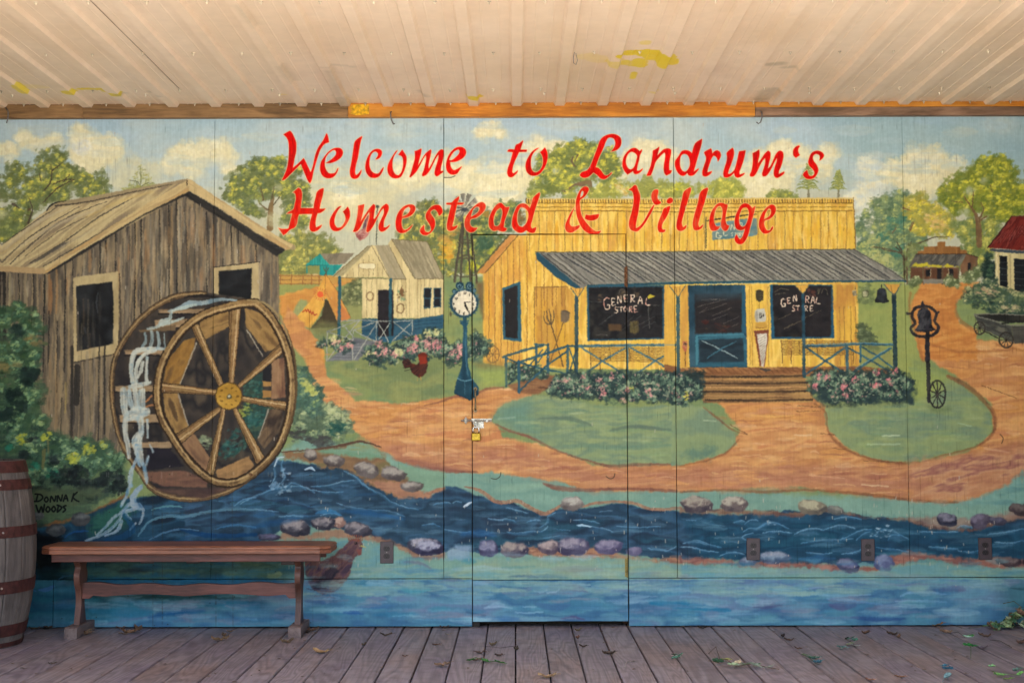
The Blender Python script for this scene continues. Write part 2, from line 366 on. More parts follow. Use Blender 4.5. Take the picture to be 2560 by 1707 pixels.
tree([(340, 390, 60), (410, 380, 80), (430, 450, 90), (520, 440, 70), (560, 520, 90), (500, 560, 90), (620, 590, 60), (420, 560, 60), (350, 460, 60)], [['9d9550', 'a89c48', '8b8f50'], ['b9a94c', 'c4ad48', 'a8a452'], ['d6c244', 'dcc647', 'd0b878']], 4.4, ang=30)
D([(560, 540, 60), (500, 500, 50)], 90, 4, ['cfa96a', 'd2b37a', 'c7a860'])
tree([(760, 620, 60), (830, 660, 80), (700, 560, 50), (920, 600, 90), (900, 680, 60), (820, 560, 70), (980, 560, 70), (1000, 500, 60), (800, 780, 90), (880, 760, 90), (760, 860, 50), (930, 700, 60)], [['78824a', '6a784c'], ['99994f', '8f934e', 'a5a053'], ['c3b862', 'b8b05c']], 4.2, ang=40)
tree([(640, 310, 80), (700, 260, 90), (760, 220, 90), (860, 160, 90), (930, 110, 90), (1020, 90, 80), (1060, 150, 90), (1100, 230, 90), (960, 230, 130), (840, 270, 100), (740, 350, 90), (900, 360, 120), (1030, 330, 120), (1120, 320, 90), (1180, 310, 60), (700, 430, 60), (800, 430, 60), (1050, 430, 100), (1150, 420, 80), (600, 350, 50), (660, 390, 50)], [['757f35', '68773a', '808440'], ['98983a', '8a9038', 'a6a145'], ['c3b83f', 'cdc04a', 'b9b34c']], 4.4, ang=30)
cloud([(800, 300, 36), (900, 220, 24), (760, 460, 40)], ('bdbfa6', 'c3c2a6'), size=5, a=.15)
S([(865, 700), (862, 560), (845, 480), (810, 420), (750, 330)], [44, 40, 26, 14, 6], ['6e523c', '7d6046'])
S([(868, 520), (925, 480)], [18, 8], '75593f'); S([(870, 500), (900, 430), (880, 380)], [16, 8, 5], '6e563d')
S([(812, 420), (825, 300)], [8, 5], '6e563d'); S([(950, 250), (965, 300)], 5, '6e563d'); S([(740, 380), (660, 370)], [6, 4], '6e563d')
S([(300, 945), (300, 830), (290, 760), (245, 680)], [18, 18, 12, 6], '53483a'); S([(302, 850), (340, 700), (330, 690)], [14, 9, 5], '5a4c3a')
S([(290, 770), (220, 740), (150, 725), (60, 715)], [12, 9, 7, 3], '5f5442'); S([(330, 720), (480, 660), (540, 640), (640, 640)], [6, 8, 6, 4], '5b5240')
S([(345, 590), (375, 530)], [10, 6], '7a5540'); S([(290, 420), (350, 440)], [8, 4], '7a5540'); S([(210, 610), (240, 570)], 6, '7a5540')
# ---- ground: grass, far meadow
F(0, 0, 1)
P([(690, 700), (1000, 695), (1230, 690), (2100, 690), (2300, 715), (2760, 690), (2760, 1400), (-200, 1400), (-200, 1100), (500, 900)], ['7c8760', '848e5c', '75865e', '8a905c'], feather=6, rough=6, L=90, W=22)
P([(2090, 700), (2260, 690), (2290, 1000), (2100, 1000)], ['8d955c', '959a5c', '869259'], feather=8, L=50, W=20)
P([(860, 690), (1000, 680), (1110, 690), (1110, 960), (860, 900)], ['8e9060', '7c8458', '9a9762'], feather=14, L=40, W=14)
# lower teal grass
P([(760, 1090), (1100, 1150), (1500, 1200), (2100, 1240), (2760, 1180), (2760, 1470), (600, 1470), (600, 1180)], ['78988a', '7f9c8c', '729184', '86a08c'], feather=16, rough=8, L=110, W=22)
# fence and far path (left)
F(680, 560, 3.409)
P([(60, 430), (520, 430), (760, 470), (560, 520), (60, 520)], ['b58a4c', 'bf9450', 'a88450'], feather=5, L=40)
P([(60, 515), (420, 510), (400, 540), (60, 610)], ['8f9258', '9a995b'], feather=4)
for y in (440, 474, 508): S([(60, y), (420, y+2)], 6, '8a6540', a=.85)
for x in (70, 165, 262, 335, 400): S([(x, 430), (x, 515)], 9, '92683f', a=.9)
S([(60, 405), (300, 408)], 5, '6f6a44', a=.7)
P([(60, 610), (250, 560), (420, 520), (560, 500), (740, 470), (760, 478), (560, 530), (400, 640), (250, 700), (180, 780), (200, 860), (330, 900), (430, 1010), (450, 1180), (400, 1240), (160, 980), (60, 740)], ['c88f4b', 'd09a52', 'bf8547', 'cb9150'], feather=4, rough=4, ang=8, L=60, W=10)
P([(240, 640), (300, 650), (290, 700), (220, 820), (320, 880), (230, 880), (165, 800), (190, 720)], ['9a9a68', '8f9364'], feather=4, smooth=True)
P([(300, 900), (460, 870), (700, 900), (900, 1000), (1100, 1000), (1400, 1050), (1460, 1200), (1460, 1500), (1300, 1540), (1000, 1500), (700, 1330), (460, 1240), (450, 1080)], ['7f8758', '76815a', '8a8e5c', '6f7c58'], feather=6, rough=6, L=60, W=16)
P([(780, 1190), (1450, 1150), (1460, 1300), (900, 1290)], ['6a7650', '75805a'], feather=26, rough=12, a=.6)
# bushes left of school
tree([(640, 580, 50), (700, 530, 50), (740, 500, 40), (700, 650, 60), (740, 620, 50), (640, 640, 50), (740, 680, 40)], [['5a6046', '666a4a'], ['84855a', '7a7d54'], ['a3a070', '96956a']], 3)
P([(600, 690), (770, 700), (770, 820), (620, 830)], ['8a8b5a', '959360'], feather=8, rough=5)
# ---- blue pavilion
P([(283, 348), (405, 252), (490, 345), (480, 352), (290, 355)], ['2f8f86', '3b9a90', '2a7f7a'], L=8, W=60)
for x in range(320, 470, 22): S([(x, 345), (x, 300-abs(x-405)*.2)], 4, '276f6a', a=.7)
P([(405, 250), (700, 245), (620, 340), (490, 345)], ['7c7160', '8b7f6b', '6c6254'], ang=60, L=30, W=6)
P([(405, 350), (600, 345), (520, 436), (405, 436)], ['2f8f86', '2a7f7e', '3a968d'], L=8, W=50)
P([(300, 356), (405, 352), (405, 430), (300, 415)], ['7f8350', '878a55'])
S([(295, 350), (295, 415)], 9, '2f7f7c'); S([(283, 350), (480, 350)], 7, '2a6f6c')
# ---- tepee
P([(455, 425), (430, 480), (350, 620), (200, 800), (215, 840), (325, 888), (400, 780), (440, 690), (475, 600)], ['cf9a48', 'd8a652', 'c79045'], ang=65, L=40, W=7)
P([(460, 425), (575, 610), (670, 800), (600, 830), (560, 840), (500, 720), (455, 600)], ['c98f48', 'd29b4f', 'bc8146'], ang=-60, L=40, W=7)
P([(590, 680), (670, 800), (560, 840), (545, 740)], ['b87446', 'c27d4a'], feather=2)
P([(450, 640), (475, 650), (560, 840), (600, 880), (330, 885), (420, 780)], ['3c362c', '4a4030', '332f2a'], feather=2)
P([(320, 880), (420, 820), (560, 850), (560, 940), (380, 940)], ['6a6a48', '7a7850', '5c5f42'], feather=14, a=.8)
S([(455, 430), (450, 600)], 5, '8a5f38', a=.8); S([(460, 425), (580, 620), (670, 800)], 4, '8a5a36', a=.8)
for q in ([(440, 370), (465, 440)], [(480, 370), (445, 440)], [(460, 360), (458, 430)]): S(q, 5, '5b4c3a')
P([(405, 570), (430, 580), (438, 605), (420, 622), (395, 620), (382, 600), (388, 578)], ['cf5a34', 'd8643c'], smooth=True)
for i in range(16):
    t = i/16*6.283; S([(410+38*math.cos(t), 597+38*math.sin(t)), (410+54*math.cos(t), 597+54*math.sin(t))], 5, 'c0683a', a=.8)
S([(262, 745), (285, 728), (295, 745), (305, 725), (315, 752), (328, 735), (335, 765), (350, 748), (358, 775), (380, 765)], 9, 'a8482f', smooth=False)
# ---- school house
SW = ['cdb98a', 'd6c291', 'c2ae80', 'b9a478']
P([(530, 450), (820, 205), (1000, 455)], SW, L=6, W=60)
P([(765, 465), (1215, 465), (1215, 800), (765, 800)], SW, L=6, W=70)
P([(985, 165), (1020, 130), (1215, 460), (1215, 800), (1140, 800), (1140, 465), (1000, 200)], SW, L=6, W=70)
P([(1215, 465), (1460, 465), (1460, 770), (1290, 795), (1215, 805)], SW, L=6, W=70)
P([(1020, 130), (1320, 150), (1462, 465), (1215, 468)], ['94886c', 'a3967a', '857a62', 'b0a283'], ang=-62, L=60, W=5)
P([(855, 182), (995, 178), (1140, 470), (1010, 468)], ['94886c', 'a3967a', '857a62'], ang=-62, L=60, W=5)
P([(510, 440), (820, 182), (858, 182), (600, 440)], ['a99c78', '9b8e6c', 'b7a981'], ang=40, L=30, W=4)
P([(855, 182), (880, 182), (1005, 468), (975, 455), (820, 215)], ['c8b486', 'd2be8e'])
for i in range(13):
    x = 560+i*22; S([(x, 428-i*19), (x+30, 405-i*19)], 3, '857a60', a=.7)
for x in (640, 690, 738, 778, 824, 862, 900, 940): S([(x, 448), (x, 448-max(10, (205-abs(x-820))*1.0)*.9)], 4, '7d6c4a', a=.75)
for x in (805, 850, 890, 1035, 1070, 1105, 1140, 1170, 1240, 1265, 1300, 1345, 1390, 1430): S([(x, 470), (x, 790)], 4, '84724e', a=.6)
for q in ([(1020, 130), (1215, 465), (1460, 465)], [(1320, 150), (1460, 460)], [(1020, 130), (1320, 150)], [(520, 445), (820, 185)], [(590, 455), (1140, 470)], [(850, 185), (1000, 460)], [(1140, 470), (995, 180)]): S(q, 5, '6f6248', a=.8, smooth=False)
P([(742, 345), (755, 335), (870, 338), (880, 352), (876, 372), (862, 380), (755, 378), (742, 365)], ['ded0aa', 'd6c8a2']); S([(742, 345), (755, 335), (870, 338), (880, 352), (876, 372), (862, 380), (755, 378), (742, 365), (742, 345)], 3, '8a7450')
P([(765, 805), (1000, 805), (1215, 810), (1460, 770), (1460, 885), (1000, 1005), (900, 1000), (765, 950)], ['2f5266', '37596b', '2a4759', '3f6375'], L=60, W=8)
for y in (830, 860, 890): S([(1215, y), (1455, y-22)], 3, '223c4c', a=.8)
P([(900, 560), (1030, 560), (1035, 950), (900, 960)], ['272428', '2e2a2e', '222024'], feather=2)
P([(1290, 545), (1358, 542), (1350, 715), (1290, 720)], '36505c'); P([(1378, 542), (1440, 540), (1438, 705), (1374, 712)], '36505c')
for q in ((1298, 552, 1348, 625), (1298, 640, 1345, 705), (1385, 550, 1430, 622), (1383, 636, 1428, 698)): P([(q[0], q[1]), (q[2], q[1]), (q[2], q[3]), (q[0], q[3])], ['232326', '2b2b2f'])
for (cx, cy, rx, ry) in ((834, 614, 28, 34), (1092, 718, 30, 40)):
    S([(cx+rx*math.cos(t/10*6.283), cy+ry*math.sin(t/10*6.283)) for t in range(11)], 13, ['7a6344', '94795a'], a=.9)
S([(1106, 500), (1106, 545)], 3, '5a4b38'); D([(1105, 590, 34), (1105, 615, 30)], 34, 2.4, ['3e6f5c', '4a7a5c', '6a4f38'], 90)
P([(1088, 560), (1105, 535), (1122, 560), (1116, 615), (1094, 615)], ['6d5138', '7a5c40'], feather=2)
P([(690, 960), (900, 1000), (880, 1010), (730, 1160), (465, 1165), (560, 1090)], ['64666a', '747478', '56585e'], feather=3, L=50, W=6, ang=5)
for i in range(6): S([(500+i*45, 1150-i*26), (700+i*28, 1150-i*26)], 4, '9a9a96', a=.45)
for q, w in (([(575, 455), (570, 950)], 26), ([(1010, 470), (1003, 1005)], 26)): S(q, w, ['27505f', '305c6c', '22434f'], smooth=False)
for q in ([(470, 915), (570, 880), (740, 815)], [(470, 915), (465, 1160)], [(690, 905), (685, 1160)], [(690, 905), (890, 828)], [(590, 825), (745, 815), (890, 826), (1005, 826)], [(890, 828), (885, 1000)], [(470, 915), (685, 985)], [(475, 1150), (745, 815)], [(700, 1150), (885, 850)], [(700, 905), (880, 1000)], [(600, 850), (690, 960)], [(900, 830), (990, 1000)], [(1000, 845), (910, 980)], [(1035, 828), (1200, 820)], [(1197, 820), (1190, 960)], [(1035, 832), (1190, 955)], [(1195, 830), (1020, 1000)]):
    S(q, 9, ['8b8c84', '9c9c92', '6f736f'], smooth=False, a=.95)
# ---- flag and pole
F(690, 460, 7.84)
S([(1985, 440), (1972, 700), (1965, 1180)], [18, 22, 24], '56584c'); D([(1985, 440, 18)], 12, 3, ['4a4e46'])
P([(1820, 580), (1780, 640), (1740, 720), (1735, 800), (1700, 870), (1545, 950), (1580, 1040), (1635, 1115), (1730, 1070), (1830, 960), (1790, 900), (1800, 760), (1830, 640)], ['a86a62', 'b88078', '8d4d4c', 'c3a598'], ang=50, L=26, W=4)
P([(1735, 700), (1775, 690), (1760, 830), (1690, 900), (1700, 840)], ['5a4650', '6b5058'], feather=2)
for i in range(5): S([(1580+i*22, 930+i*26), (1670+i*20, 900+i*30)], 7, 'd3b8a4', a=.8)
# ---- windmill
F(540, 280, 3.267)
for q in ([(2010, 960), (1950, 1390)], [(2040, 960), (2085, 1390)], [(2010, 880), (2000, 1390)]): S(q, 11, '655c4c', smooth=False)
F(680, 560, 3.409)
for q in ([(1620, 0), (1550, 490)], [(1630, 0), (1605, 490)], [(1655, 0), (1690, 480)], [(1690, 30), (1745, 500)]): S(q, 17, ['4a4438', '575044'], smooth=False, br=0)
for q in ([(1580, 155), (1700, 160)], [(1600, 165), (1640, 130), (1700, 150)], [(1580, 290), (1710, 290)], [(1590, 295), (1650, 265), (1715, 300)], [(1560, 430), (1620, 450), (1735, 430)]): S(q, 12, '554e40')
F(970, 460, 9.046)
P([(2090, 660), (2170, 610), (2290, 605), (2280, 750), (2230, 760), (2140, 690)], ['94783c', 'a0824a'])
for (a0, r1, cc) in ((-97, 350, '7f786c'), (-72, 350, '857c6e'), (-37, 340, '857c6e'), (-5, 300, '9c8f72'), (22, 300, '8a826c'), (55, 260, '8c8468'), (110, 300, '4d5452'), (135, 280, '5c605a'), (165, 250, '5a5a50'), (195, 290, '8c8274'), (-125, 330, '968c7c'), (-155, 300, '8f8572')):
    a1, a2 = math.radians(a0-9), math.radians(a0+9); cx, cy = 1730, 560
    P([(cx+60*math.cos(a1), cy+60*math.sin(a1)), (cx+r1*math.cos(a1), cy+r1*math.sin(a1)), (cx+r1*math.cos(a2), cy+r1*math.sin(a2)), (cx+60*math.cos(a2), cy+60*math.sin(a2))], [cc, '6a655c', 'a0978a'], ang=a0, L=40, W=4, a=.92)
    S([(cx+60*math.cos(a1), cy+60*math.sin(a1)), (cx+r1*math.cos(a1), cy+r1*math.sin(a1))], 9, '3f3c38', a=.6)
for i in range(14):
    t = i/14*6.283; S([(1730, 560), (1730+190*math.cos(t), 560+190*math.sin(t))], 9, 'c9bfa2', a=.7)
D([(1728, 565, 36)], 14, 4, ['3c4046', '4b5054'])
# ---- barn / mill
BW = ['564e46', '6a5f52', '7d6e5a', '8f7d63', '63594d', '75685a', '4d4742']
F(0, 280, 3.267)
P([(0, 1290), (370, 1320), (590, 1180), (1140, 860), (1530, 640), (1760, 830), (2060, 1000), (2274, 1160), (2278, 1500), (2276, 2000), (2240, 2800), (0, 2800)], BW, L=5.5, W=120, con=2.1)
# warm and pale streaks and board gaps
for (x, w, c, y0, y1) in ((400, 26, 'a0714a', 1310, 1640), (460, 20, 'ab7f52', 1270, 1640), (560, 22, 'a38a68', 1210, 1500), (730, 30, 'a07a54', 1130, 1300), (1000, 30, '8f7f68', 960, 1600), (1110, 16, '9c835e', 900, 1640), (1225, 22, '8d8272', 850, 1500), (1400, 20, 'a5855a', 770, 1550), (1560, 16, '9b8a6c', 700, 1500), (1640, 18, '7d7466', 800, 1500), (1720, 16, '80684e', 850, 1500), (1500, 14, 'b0a68e', 820, 1060), (1920, 18, 'a08a62', 950, 1230), (2010, 20, '8c7f68', 1000, 1230), (2150, 30, '7a6f60', 1170, 1700), (2200, 26, '7d7263', 1150, 1900), (2250, 16, '6a5f54', 1170, 2000), (80, 22, '968b6c', 1320, 1640), (200, 20, '857964', 1330, 1640)):
    S([(x, y0), (x+3, (y0+y1)/2), (x-4, y1)], [w*.5, w, w*.6], c, a=.6, br=.7, soft=3)
for (x, w, y0, y1) in ((530, 9, 1230, 1600), (815, 14, 1065, 1310), (862, 14, 1050, 1310), (1098, 9, 880, 1600), (1150, 13, 860, 1640), (1375, 9, 760, 1640), (1440, 13, 720, 1640), (1685, 14, 820, 1540), (1740, 6, 830, 1540), (1885, 10, 930, 1230), (1945, 9, 960, 1230), (360, 10, 1330, 1640), (270, 8, 1320, 1640), (150, 8, 1320, 1640), (30, 30, 1310, 1900), (590, 8, 1180, 1330), (2090, 8, 1080, 1700), (1300, 6, 800, 1640), (1520, 6, 700, 1540), (940, 7, 980, 1310)):
    S([(x, y0), (x+4, (y0+y1)/2), (x, y1)], [w, w*.8, w], '2f2d2c', a=.85, br=.3)
scumble([(0, 1330), (380, 1340), (700, 1150), (1150, 880), (1530, 680), (1800, 880), (2260, 1200), (2260, 1540), (0, 1560)], 190, 26, 240, ['a08a6c', '4c4640', 'b09a7a', '8c6f50', '5a544e', '9c9282', '3f3b38', 'a87a52', 'a89c86', 'b5a68a'], True, .72)
# roof
RF = ['97866a', 'b09c76', 'c2ae84', 'a6926e', '8a7a64']
P([(0, 1100), (450, 740), (1530, 545), (1560, 640), (370, 1310), (0, 1270)], RF, ang=36, L=120, W=7, con=2.1)
P([(390, 800), (450, 740), (1530, 545), (1500, 575), (740, 740), (480, 770)], ['a3906f', '8f7e63', 'b8a17a'], ang=11, L=120, W=5)
for q, w in (([(0, 1240), (240, 1020), (650, 770)], 9), ([(80, 1240), (480, 900), (870, 730)], 10), ([(0, 1090), (200, 950), (470, 770)], 9), ([(240, 1235), (520, 1060), (800, 860), (1090, 700)], 13), ([(350, 1260), (640, 1090), (960, 900), (1380, 640)], 9), ([(200, 1180), (500, 960), (720, 850)], 6)):
    S(q, [w*.6, w, w*.4], '4e4740', a=.85); S([(a_+14, b_+6) for a_, b_ in q], w*.7, 'c3af86', a=.5)
P([(255, 1235), (520, 1065), (560, 1060), (320, 1210)], ['3b3a3c', '4c4a4a'], feather=3, a=.9)
for q, c in (([(40, 1120), (300, 900), (560, 780)], 'b9ab92'), ([(150, 1100), (500, 900), (860, 780)], 'b2a48c'), ([(700, 860), (1000, 720), (1250, 650)], 'c2a566'), ([(20, 1150), (160, 1050)], 'c2a566'), ([(500, 1100), (760, 960)], 'a9a290'), ([(640, 970), (900, 820)], 'bfa66f')): S(q, [10, 30, 10], c, a=.45, br=.6, soft=4)
S([(450, 765), (700, 735), (1100, 650), (1400, 590)], [16, 10, 8, 4], '4b433b'); S([(380, 805), (420, 755), (540, 725)], [6, 14, 5], '2c2a28')
P([(0, 1255), (370, 1275), (375, 1322), (0, 1300)], ['a58a66', 'b0946e', '9b7d5c'], L=60, W=5)
P([(1500, 570), (1540, 555), (1600, 590), (1560, 640), (1200, 820), (700, 1110), (370, 1318), (360, 1270), (700, 1060), (1200, 745)], ['b89f74', 'c6ad7e', 'ab9068', 'c09a66'], ang=31, L=90, W=6)
F(540, 280, 3.267)
P([(-170, 360), (-120, 300), (0, 670), (630, 1075), (625, 1122), (550, 1120), (-60, 700)], ['b89f74', 'c6ad7e'], a=0)
P([(-110, 270), (-70, 268), (0, 665), (630, 1075), (625, 1122)], ['b89f74'], a=0)
F(0, 280, 3.267)
P([(1525, 550), (1560, 552), (1760, 690), (2240, 1000), (2395, 1080), (2392, 1120), (2330, 1130), (2090, 990), (1760, 770), (1545, 645)], ['b89f74', 'c6ad7e', 'ab9068', 'bd9a68'], ang=-33, L=90, W=6)
P([(1545, 645), (1760, 770), (2090, 985), (2330, 1125), (2260, 1180), (2060, 1050), (1900, 930), (1640, 770), (1500, 680)], ['2b2a2b', '3a3735', '242425'], feather=2, ang=-33, L=60, W=6)
P([(370, 1318), (700, 1112), (1200, 818), (1545, 645), (1500, 690), (1180, 840), (700, 1140), (400, 1318)], ['2e2c2c', '383534'], feather=2)
for i in range(8): S([(1900+i*50, 880+i*32), (1960+i*50, 905+i*30)], 3, '6a635a', a=.5)
P([(2395, 1080), (2410, 1085), (2408, 1125), (2360, 1122)], '9a8867')
S([(1525, 560), (1525, 600)], 9, '3a302a')
# windows of the barn
P([(595, 1350), (965, 1300), (968, 1560), (965, 1700), (965, 1960), (600, 2040)], ['ab9670', 'b8a47c', '9c8964'], L=12, W=60)
P([(620, 1420), (915, 1385), (925, 1560), (922, 1890), (628, 1950)], ['222326', '2b2c2f', '1d1e20', '343538'], feather=2, L=30, W=60)
S([(800, 1460), (785, 1560), (800, 1640)], [4, 14, 6], '4c4e50', a=.6); S([(690, 1760), (700, 1800)], 14, '454a50', a=.5)
S([(600, 2045), (960, 1970), (980, 1700), (975, 1320)], 10, '3b3530', a=.7, smooth=False)
P([(1745, 1270), (2110, 1225), (2118, 1540), (1745, 1540)], ['ab9670', 'b8a47c', '9c8964'], L=12, W=60)
P([(1785, 1300), (2055, 1275), (2050, 1530), (1785, 1530)], ['222326', '2b2c2f', '1d1e20', '37332f'], feather=2, L=30, W=40)
S([(1745, 1265), (2118, 1222)], 8, '3b3530', a=.7)
F(0, 700, 3.92)
scumble([(0, 0), (1000, 0), (1000, 1560), (420, 1560), (300, 300), (0, 260)], 70, 30, 420, ['a08a6c', '4c4640', 'a8946e', '8c6f50', '5a544e', '3f3b38'], True, .45)
for (x, w, y0, y1) in ((635, 14, 0, 900), (705, 26, 650, 1568), (755, 60, 850, 1200), (970, 12, 640, 1568), (1025, 16, 640, 1500), (1320, 12, 0, 430), (1385, 10, 0, 330), (600, 12, 1150, 1568), (430, 10, 0, 900), (560, 8, 400, 1100), (480, 10, 300, 800), (1180, 14, 560, 700)):
    S([(x, y0), (x-4, (y0+y1)/2), (x-8, y1)], w, '33302e', a=.8, br=.4)
for (x, w, y0, y1, c) in ((590, 26, 0, 1500, '9c8766'), (665, 18, 0, 1200, 'a08c68'), (545, 16, 700, 1568, 'a3825a'), (640, 12, 1000, 1300, 'ab9350'), (850, 40, 700, 1500, '7d7265'), (920, 16, 760, 1500, '97897a'), (995, 16, 700, 1568, 'a08f70'), (1100, 24, 600, 760, 'a38d68'), (500, 20, 0, 330, 'b0794a'), (90, 20, 0, 260, '9c9074'), (1240, 30, 60, 430, '8f8370')):
    S([(x, y0), (x+3, (y0+y1)/2), (x-6, y1)], [w*.5, w, w*.5], c, a=.55, br=.6, soft=3)
# grass and bushes at the barn's foot
F(0, 700, 3.92)
P([(-60, 1000), (380, 1100), (430, 1500), (480, 2100), (900, 2200), (1400, 2700), (-60, 2700)], ['4c5a48', '3f4f44', '5a6a4c'], feather=20, rough=12)
BG0 = ['22332f', '2b3d36', '1f2c2b']; BG1 = ['4c6a56', '58755e', '42604f', '647c5c']; BG2 = ['7f9468', '8c9c6a', '6f8c68']
tree([(60, 330, 100), (180, 320, 110), (300, 420, 110), (360, 500, 80), (60, 480, 110), (200, 560, 120), (80, 680, 120), (250, 700, 130), (330, 640, 90), (80, 850, 130), (240, 850, 120), (330, 1050, 110), (200, 1020, 110), (60, 1050, 120), (120, 1180, 130), (300, 1200, 110), (380, 1370, 100), (80, 1350, 140), (220, 1380, 130), (300, 1480, 110)], [['3d5540', '35493a', '4a5f42'], BG1, BG2], 6.5, ang=30)
D([(170, 480, 70), (250, 940, 90), (340, 930, 60), (120, 1120, 80), (80, 1300, 90), (200, 1220, 60), (340, 1500, 60), (100, 1450, 60)], 160, 8, BG0, 20, 60, .6, .8)
D([(330, 590, 60), (60, 850, 50), (150, 830, 40)], 30, 8, ['7a6f48', '85714e'], 10, 30, .4, .6)
F(0, 1080, 2.903)
P([(-60, 0), (430, 0), (560, 60), (900, 200), (930, 420), (640, 560), (500, 620), (240, 700), (-60, 700)], ['4a5d4a', '55694f', '3c4c42', '62724f'], feather=16, rough=10)
tree([(60, 60, 90), (160, 40, 80), (300, 60, 80), (420, 60, 50), (260, 140, 90), (420, 180, 80), (540, 200, 80), (600, 120, 70), (680, 170, 90), (760, 210, 80), (840, 200, 60), (620, 260, 80), (320, 240, 90), (240, 320, 80), (400, 290, 70), (760, 120, 60), (520, 110, 60), (820, 280, 60), (280, 90, 70)], [['3d5544', '4a6348', '35493e'], ['5c7862', '688362', '52705c'], ['849a72', '92a470', '76906c']], 6, ang=20)
D([(160, 40, 40), (345, 30, 40), (540, 185, 44), (640, 120, 40), (740, 90, 30)], 110, 4.5, ['b4b33f', 'c2bc48', 'a5aa4a'], 20)
D([(250, 240, 34), (385, 300, 40), (70, 110, 30)], 50, 6, ['2b6e5a', '37785f'])
D([(180, 170, 40), (390, 210, 46), (250, 60, 50), (800, 340, 80), (720, 400, 70), (860, 400, 50), (500, 290, 60), (560, 330, 90), (440, 340, 80), (300, 400, 60), (860, 330, 50), (620, 420, 90), (260, 430, 50)], 260, 7, ['1f2628', '262f30', '1b2224', '2d3534'], 20, 60, .6, .8)
P([(240, 400), (420, 410), (760, 400), (720, 460), (600, 520), (280, 600), (240, 560)], ['44513f', '566048', '4c5946'], feather=10, rough=8, a=.85)
S([(320, 130), (310, 260)], [30, 16], '6f6a44', a=.7); S([(345, 60), (350, 150)], [14, 8], '74704a', a=.7)
P([(320, 660), (560, 610), (760, 520), (920, 440), (940, 480), (780, 560), (600, 620), (360, 690), (250, 720), (250, 690)], ['6e5038', '7c5a3c', '5d4634'], feather=4, rough=4)
P([(-700, 600), (300, 640), (420, 900), (300, 1300), (-700, 1300)], ['2f3f3a', '263634', '3a4a40'], feather=30, rough=10)
# left river bed
P([(240, 700), (480, 660), (640, 590), (900, 480), (1100, 460), (1858, 330), (1858, 1130), (200, 1130), (240, 800)], ['1c2e40', '243f54', '1c3548', '2a4c62', '1b2b3a'], feather=4, ang=8, L=90, W=22, con=1.9)
P([(640, 610), (900, 500), (980, 560), (900, 700), (640, 760)], ['274e48', '2f5a50', '1f4144'], feather=16, rough=10)
P([(250, 720), (470, 760), (430, 960), (250, 980)], ['16191d', '1c2226', '222a2c'], feather=10, rough=8)
P([(250, 1000), (700, 930), (900, 980), (1000, 1060), (300, 1110)], ['1a2c2c', '21383a', '243f44'], feather=12, a=.7)
for (x, y, rx, ry, c) in ((585, 630, 70, 48, '4b4b4e'), (405, 710, 74, 44, '4e5355'), (270, 605, 50, 30, '5d6260')):
    P([(x+rx*math.cos(t), y+ry*math.sin(t)) for t in np.linspace(0, 5.9, 12)], [c, '3a3c40', '5c5f60'], feather=2, rough=2, smooth=True); P([(x-rx*.6, y-ry*.1), (x-rx*.2, y-ry*.7), (x+rx*.5, y-ry*.5), (x+rx*.3, y)], ['6c6f70', '7a7a78'], feather=6, smooth=True, a=.7)
# ---- the orange road and lawns
OR = ['bb8250', 'c89058', 'b47c52', 'c28c5c', 'cf9c66', 'bd7f56']
PK = ['a8735a', 'b27d62', 'a06a55', 'bb8763', '9a6352']
F(0, 0, 1)
P([(720, 760), (790, 850), (820, 940), (890, 1000), (1000, 1010), (1150, 985), (1240, 965), (1290, 970), (1330, 985), (1250, 1020), (1230, 1050), (1260, 1090), (1400, 1120), (1480, 1160), (1560, 1165), (1700, 1155), (1820, 1120), (1852, 1080), (1800, 1010), (1765, 1000), (1790, 985), (2020, 985), (2070, 1020), (2070, 1060), (2120, 1120), (2270, 1160), (2420, 1130), (2480, 1080), (2480, 1010), (2420, 960), (2330, 900), (2280, 830), (2290, 780), (2290, 735), (2330, 712), (2440, 710), (2410, 760), (2400, 820), (2440, 850), (2560, 850), (2760, 900), (2760, 1190), (2560, 1200), (2420, 1250), (2280, 1250), (2130, 1235), (2000, 1215), (1700, 1228), (1480, 1225), (1380, 1200), (1240, 1180), (1100, 1178), (1000, 1150), (940, 1120), (880, 1070), (800, 1000), (760, 900), (700, 830)], OR, feather=4, rough=5, rs=14, ang=5, L=90, W=11)
P([(900, 1100), (1100, 1120), (1300, 1115), (1500, 1170), (1900, 1165), (2300, 1165), (2600, 1080), (2600, 1200), (2420, 1245), (2280, 1245), (2000, 1213), (1700, 1222), (1480, 1220), (1240, 1172), (1100, 1170), (1000, 1148)], PK, feather=22, rough=10, rs=30, ang=4, L=110, W=9, a=.85)
for i in range(420):
    x = rng.uniform(760, 2560); y = rng.uniform(860, 1240)
    q = IMG[min(CH-1, int(tr((x, y))[1])), min(CW-1, int(tr((x, y))[0]))]
    if q[0]-q[2] > .22 and q[0] > .55:
        l = rng.uniform(15, 60); c = [('d8b07a', '9c6248', 'c98e54', 'dcb58a', 'a9705a', '8d5a4a')[int(rng.integers(6))]][0]
        S([(x, y), (x+l*.5, y+rng.uniform(-3, 3)), (x+l, y+rng.uniform(-2, 5))], [1, rng.uniform(2, 6), 1], c, a=.45, br=.6, soft=1.5)
scumble([(780, 900), (1000, 1030), (1200, 1000), (1300, 1100), (1500, 1180), (1800, 1150), (1780, 1010), (2010, 1010), (2080, 1130), (2260, 1180), (2480, 1120), (2440, 960), (2300, 850), (2560, 870), (2556, 1180), (2280, 1240), (1480, 1215), (1000, 1140), (820, 1000)], 260, 11, 46, ['dcae78', 'a66c4c', 'cf9660', 'e2bd8e', '9c604a', 'd49a5a', 'b9836a'], False, .5)
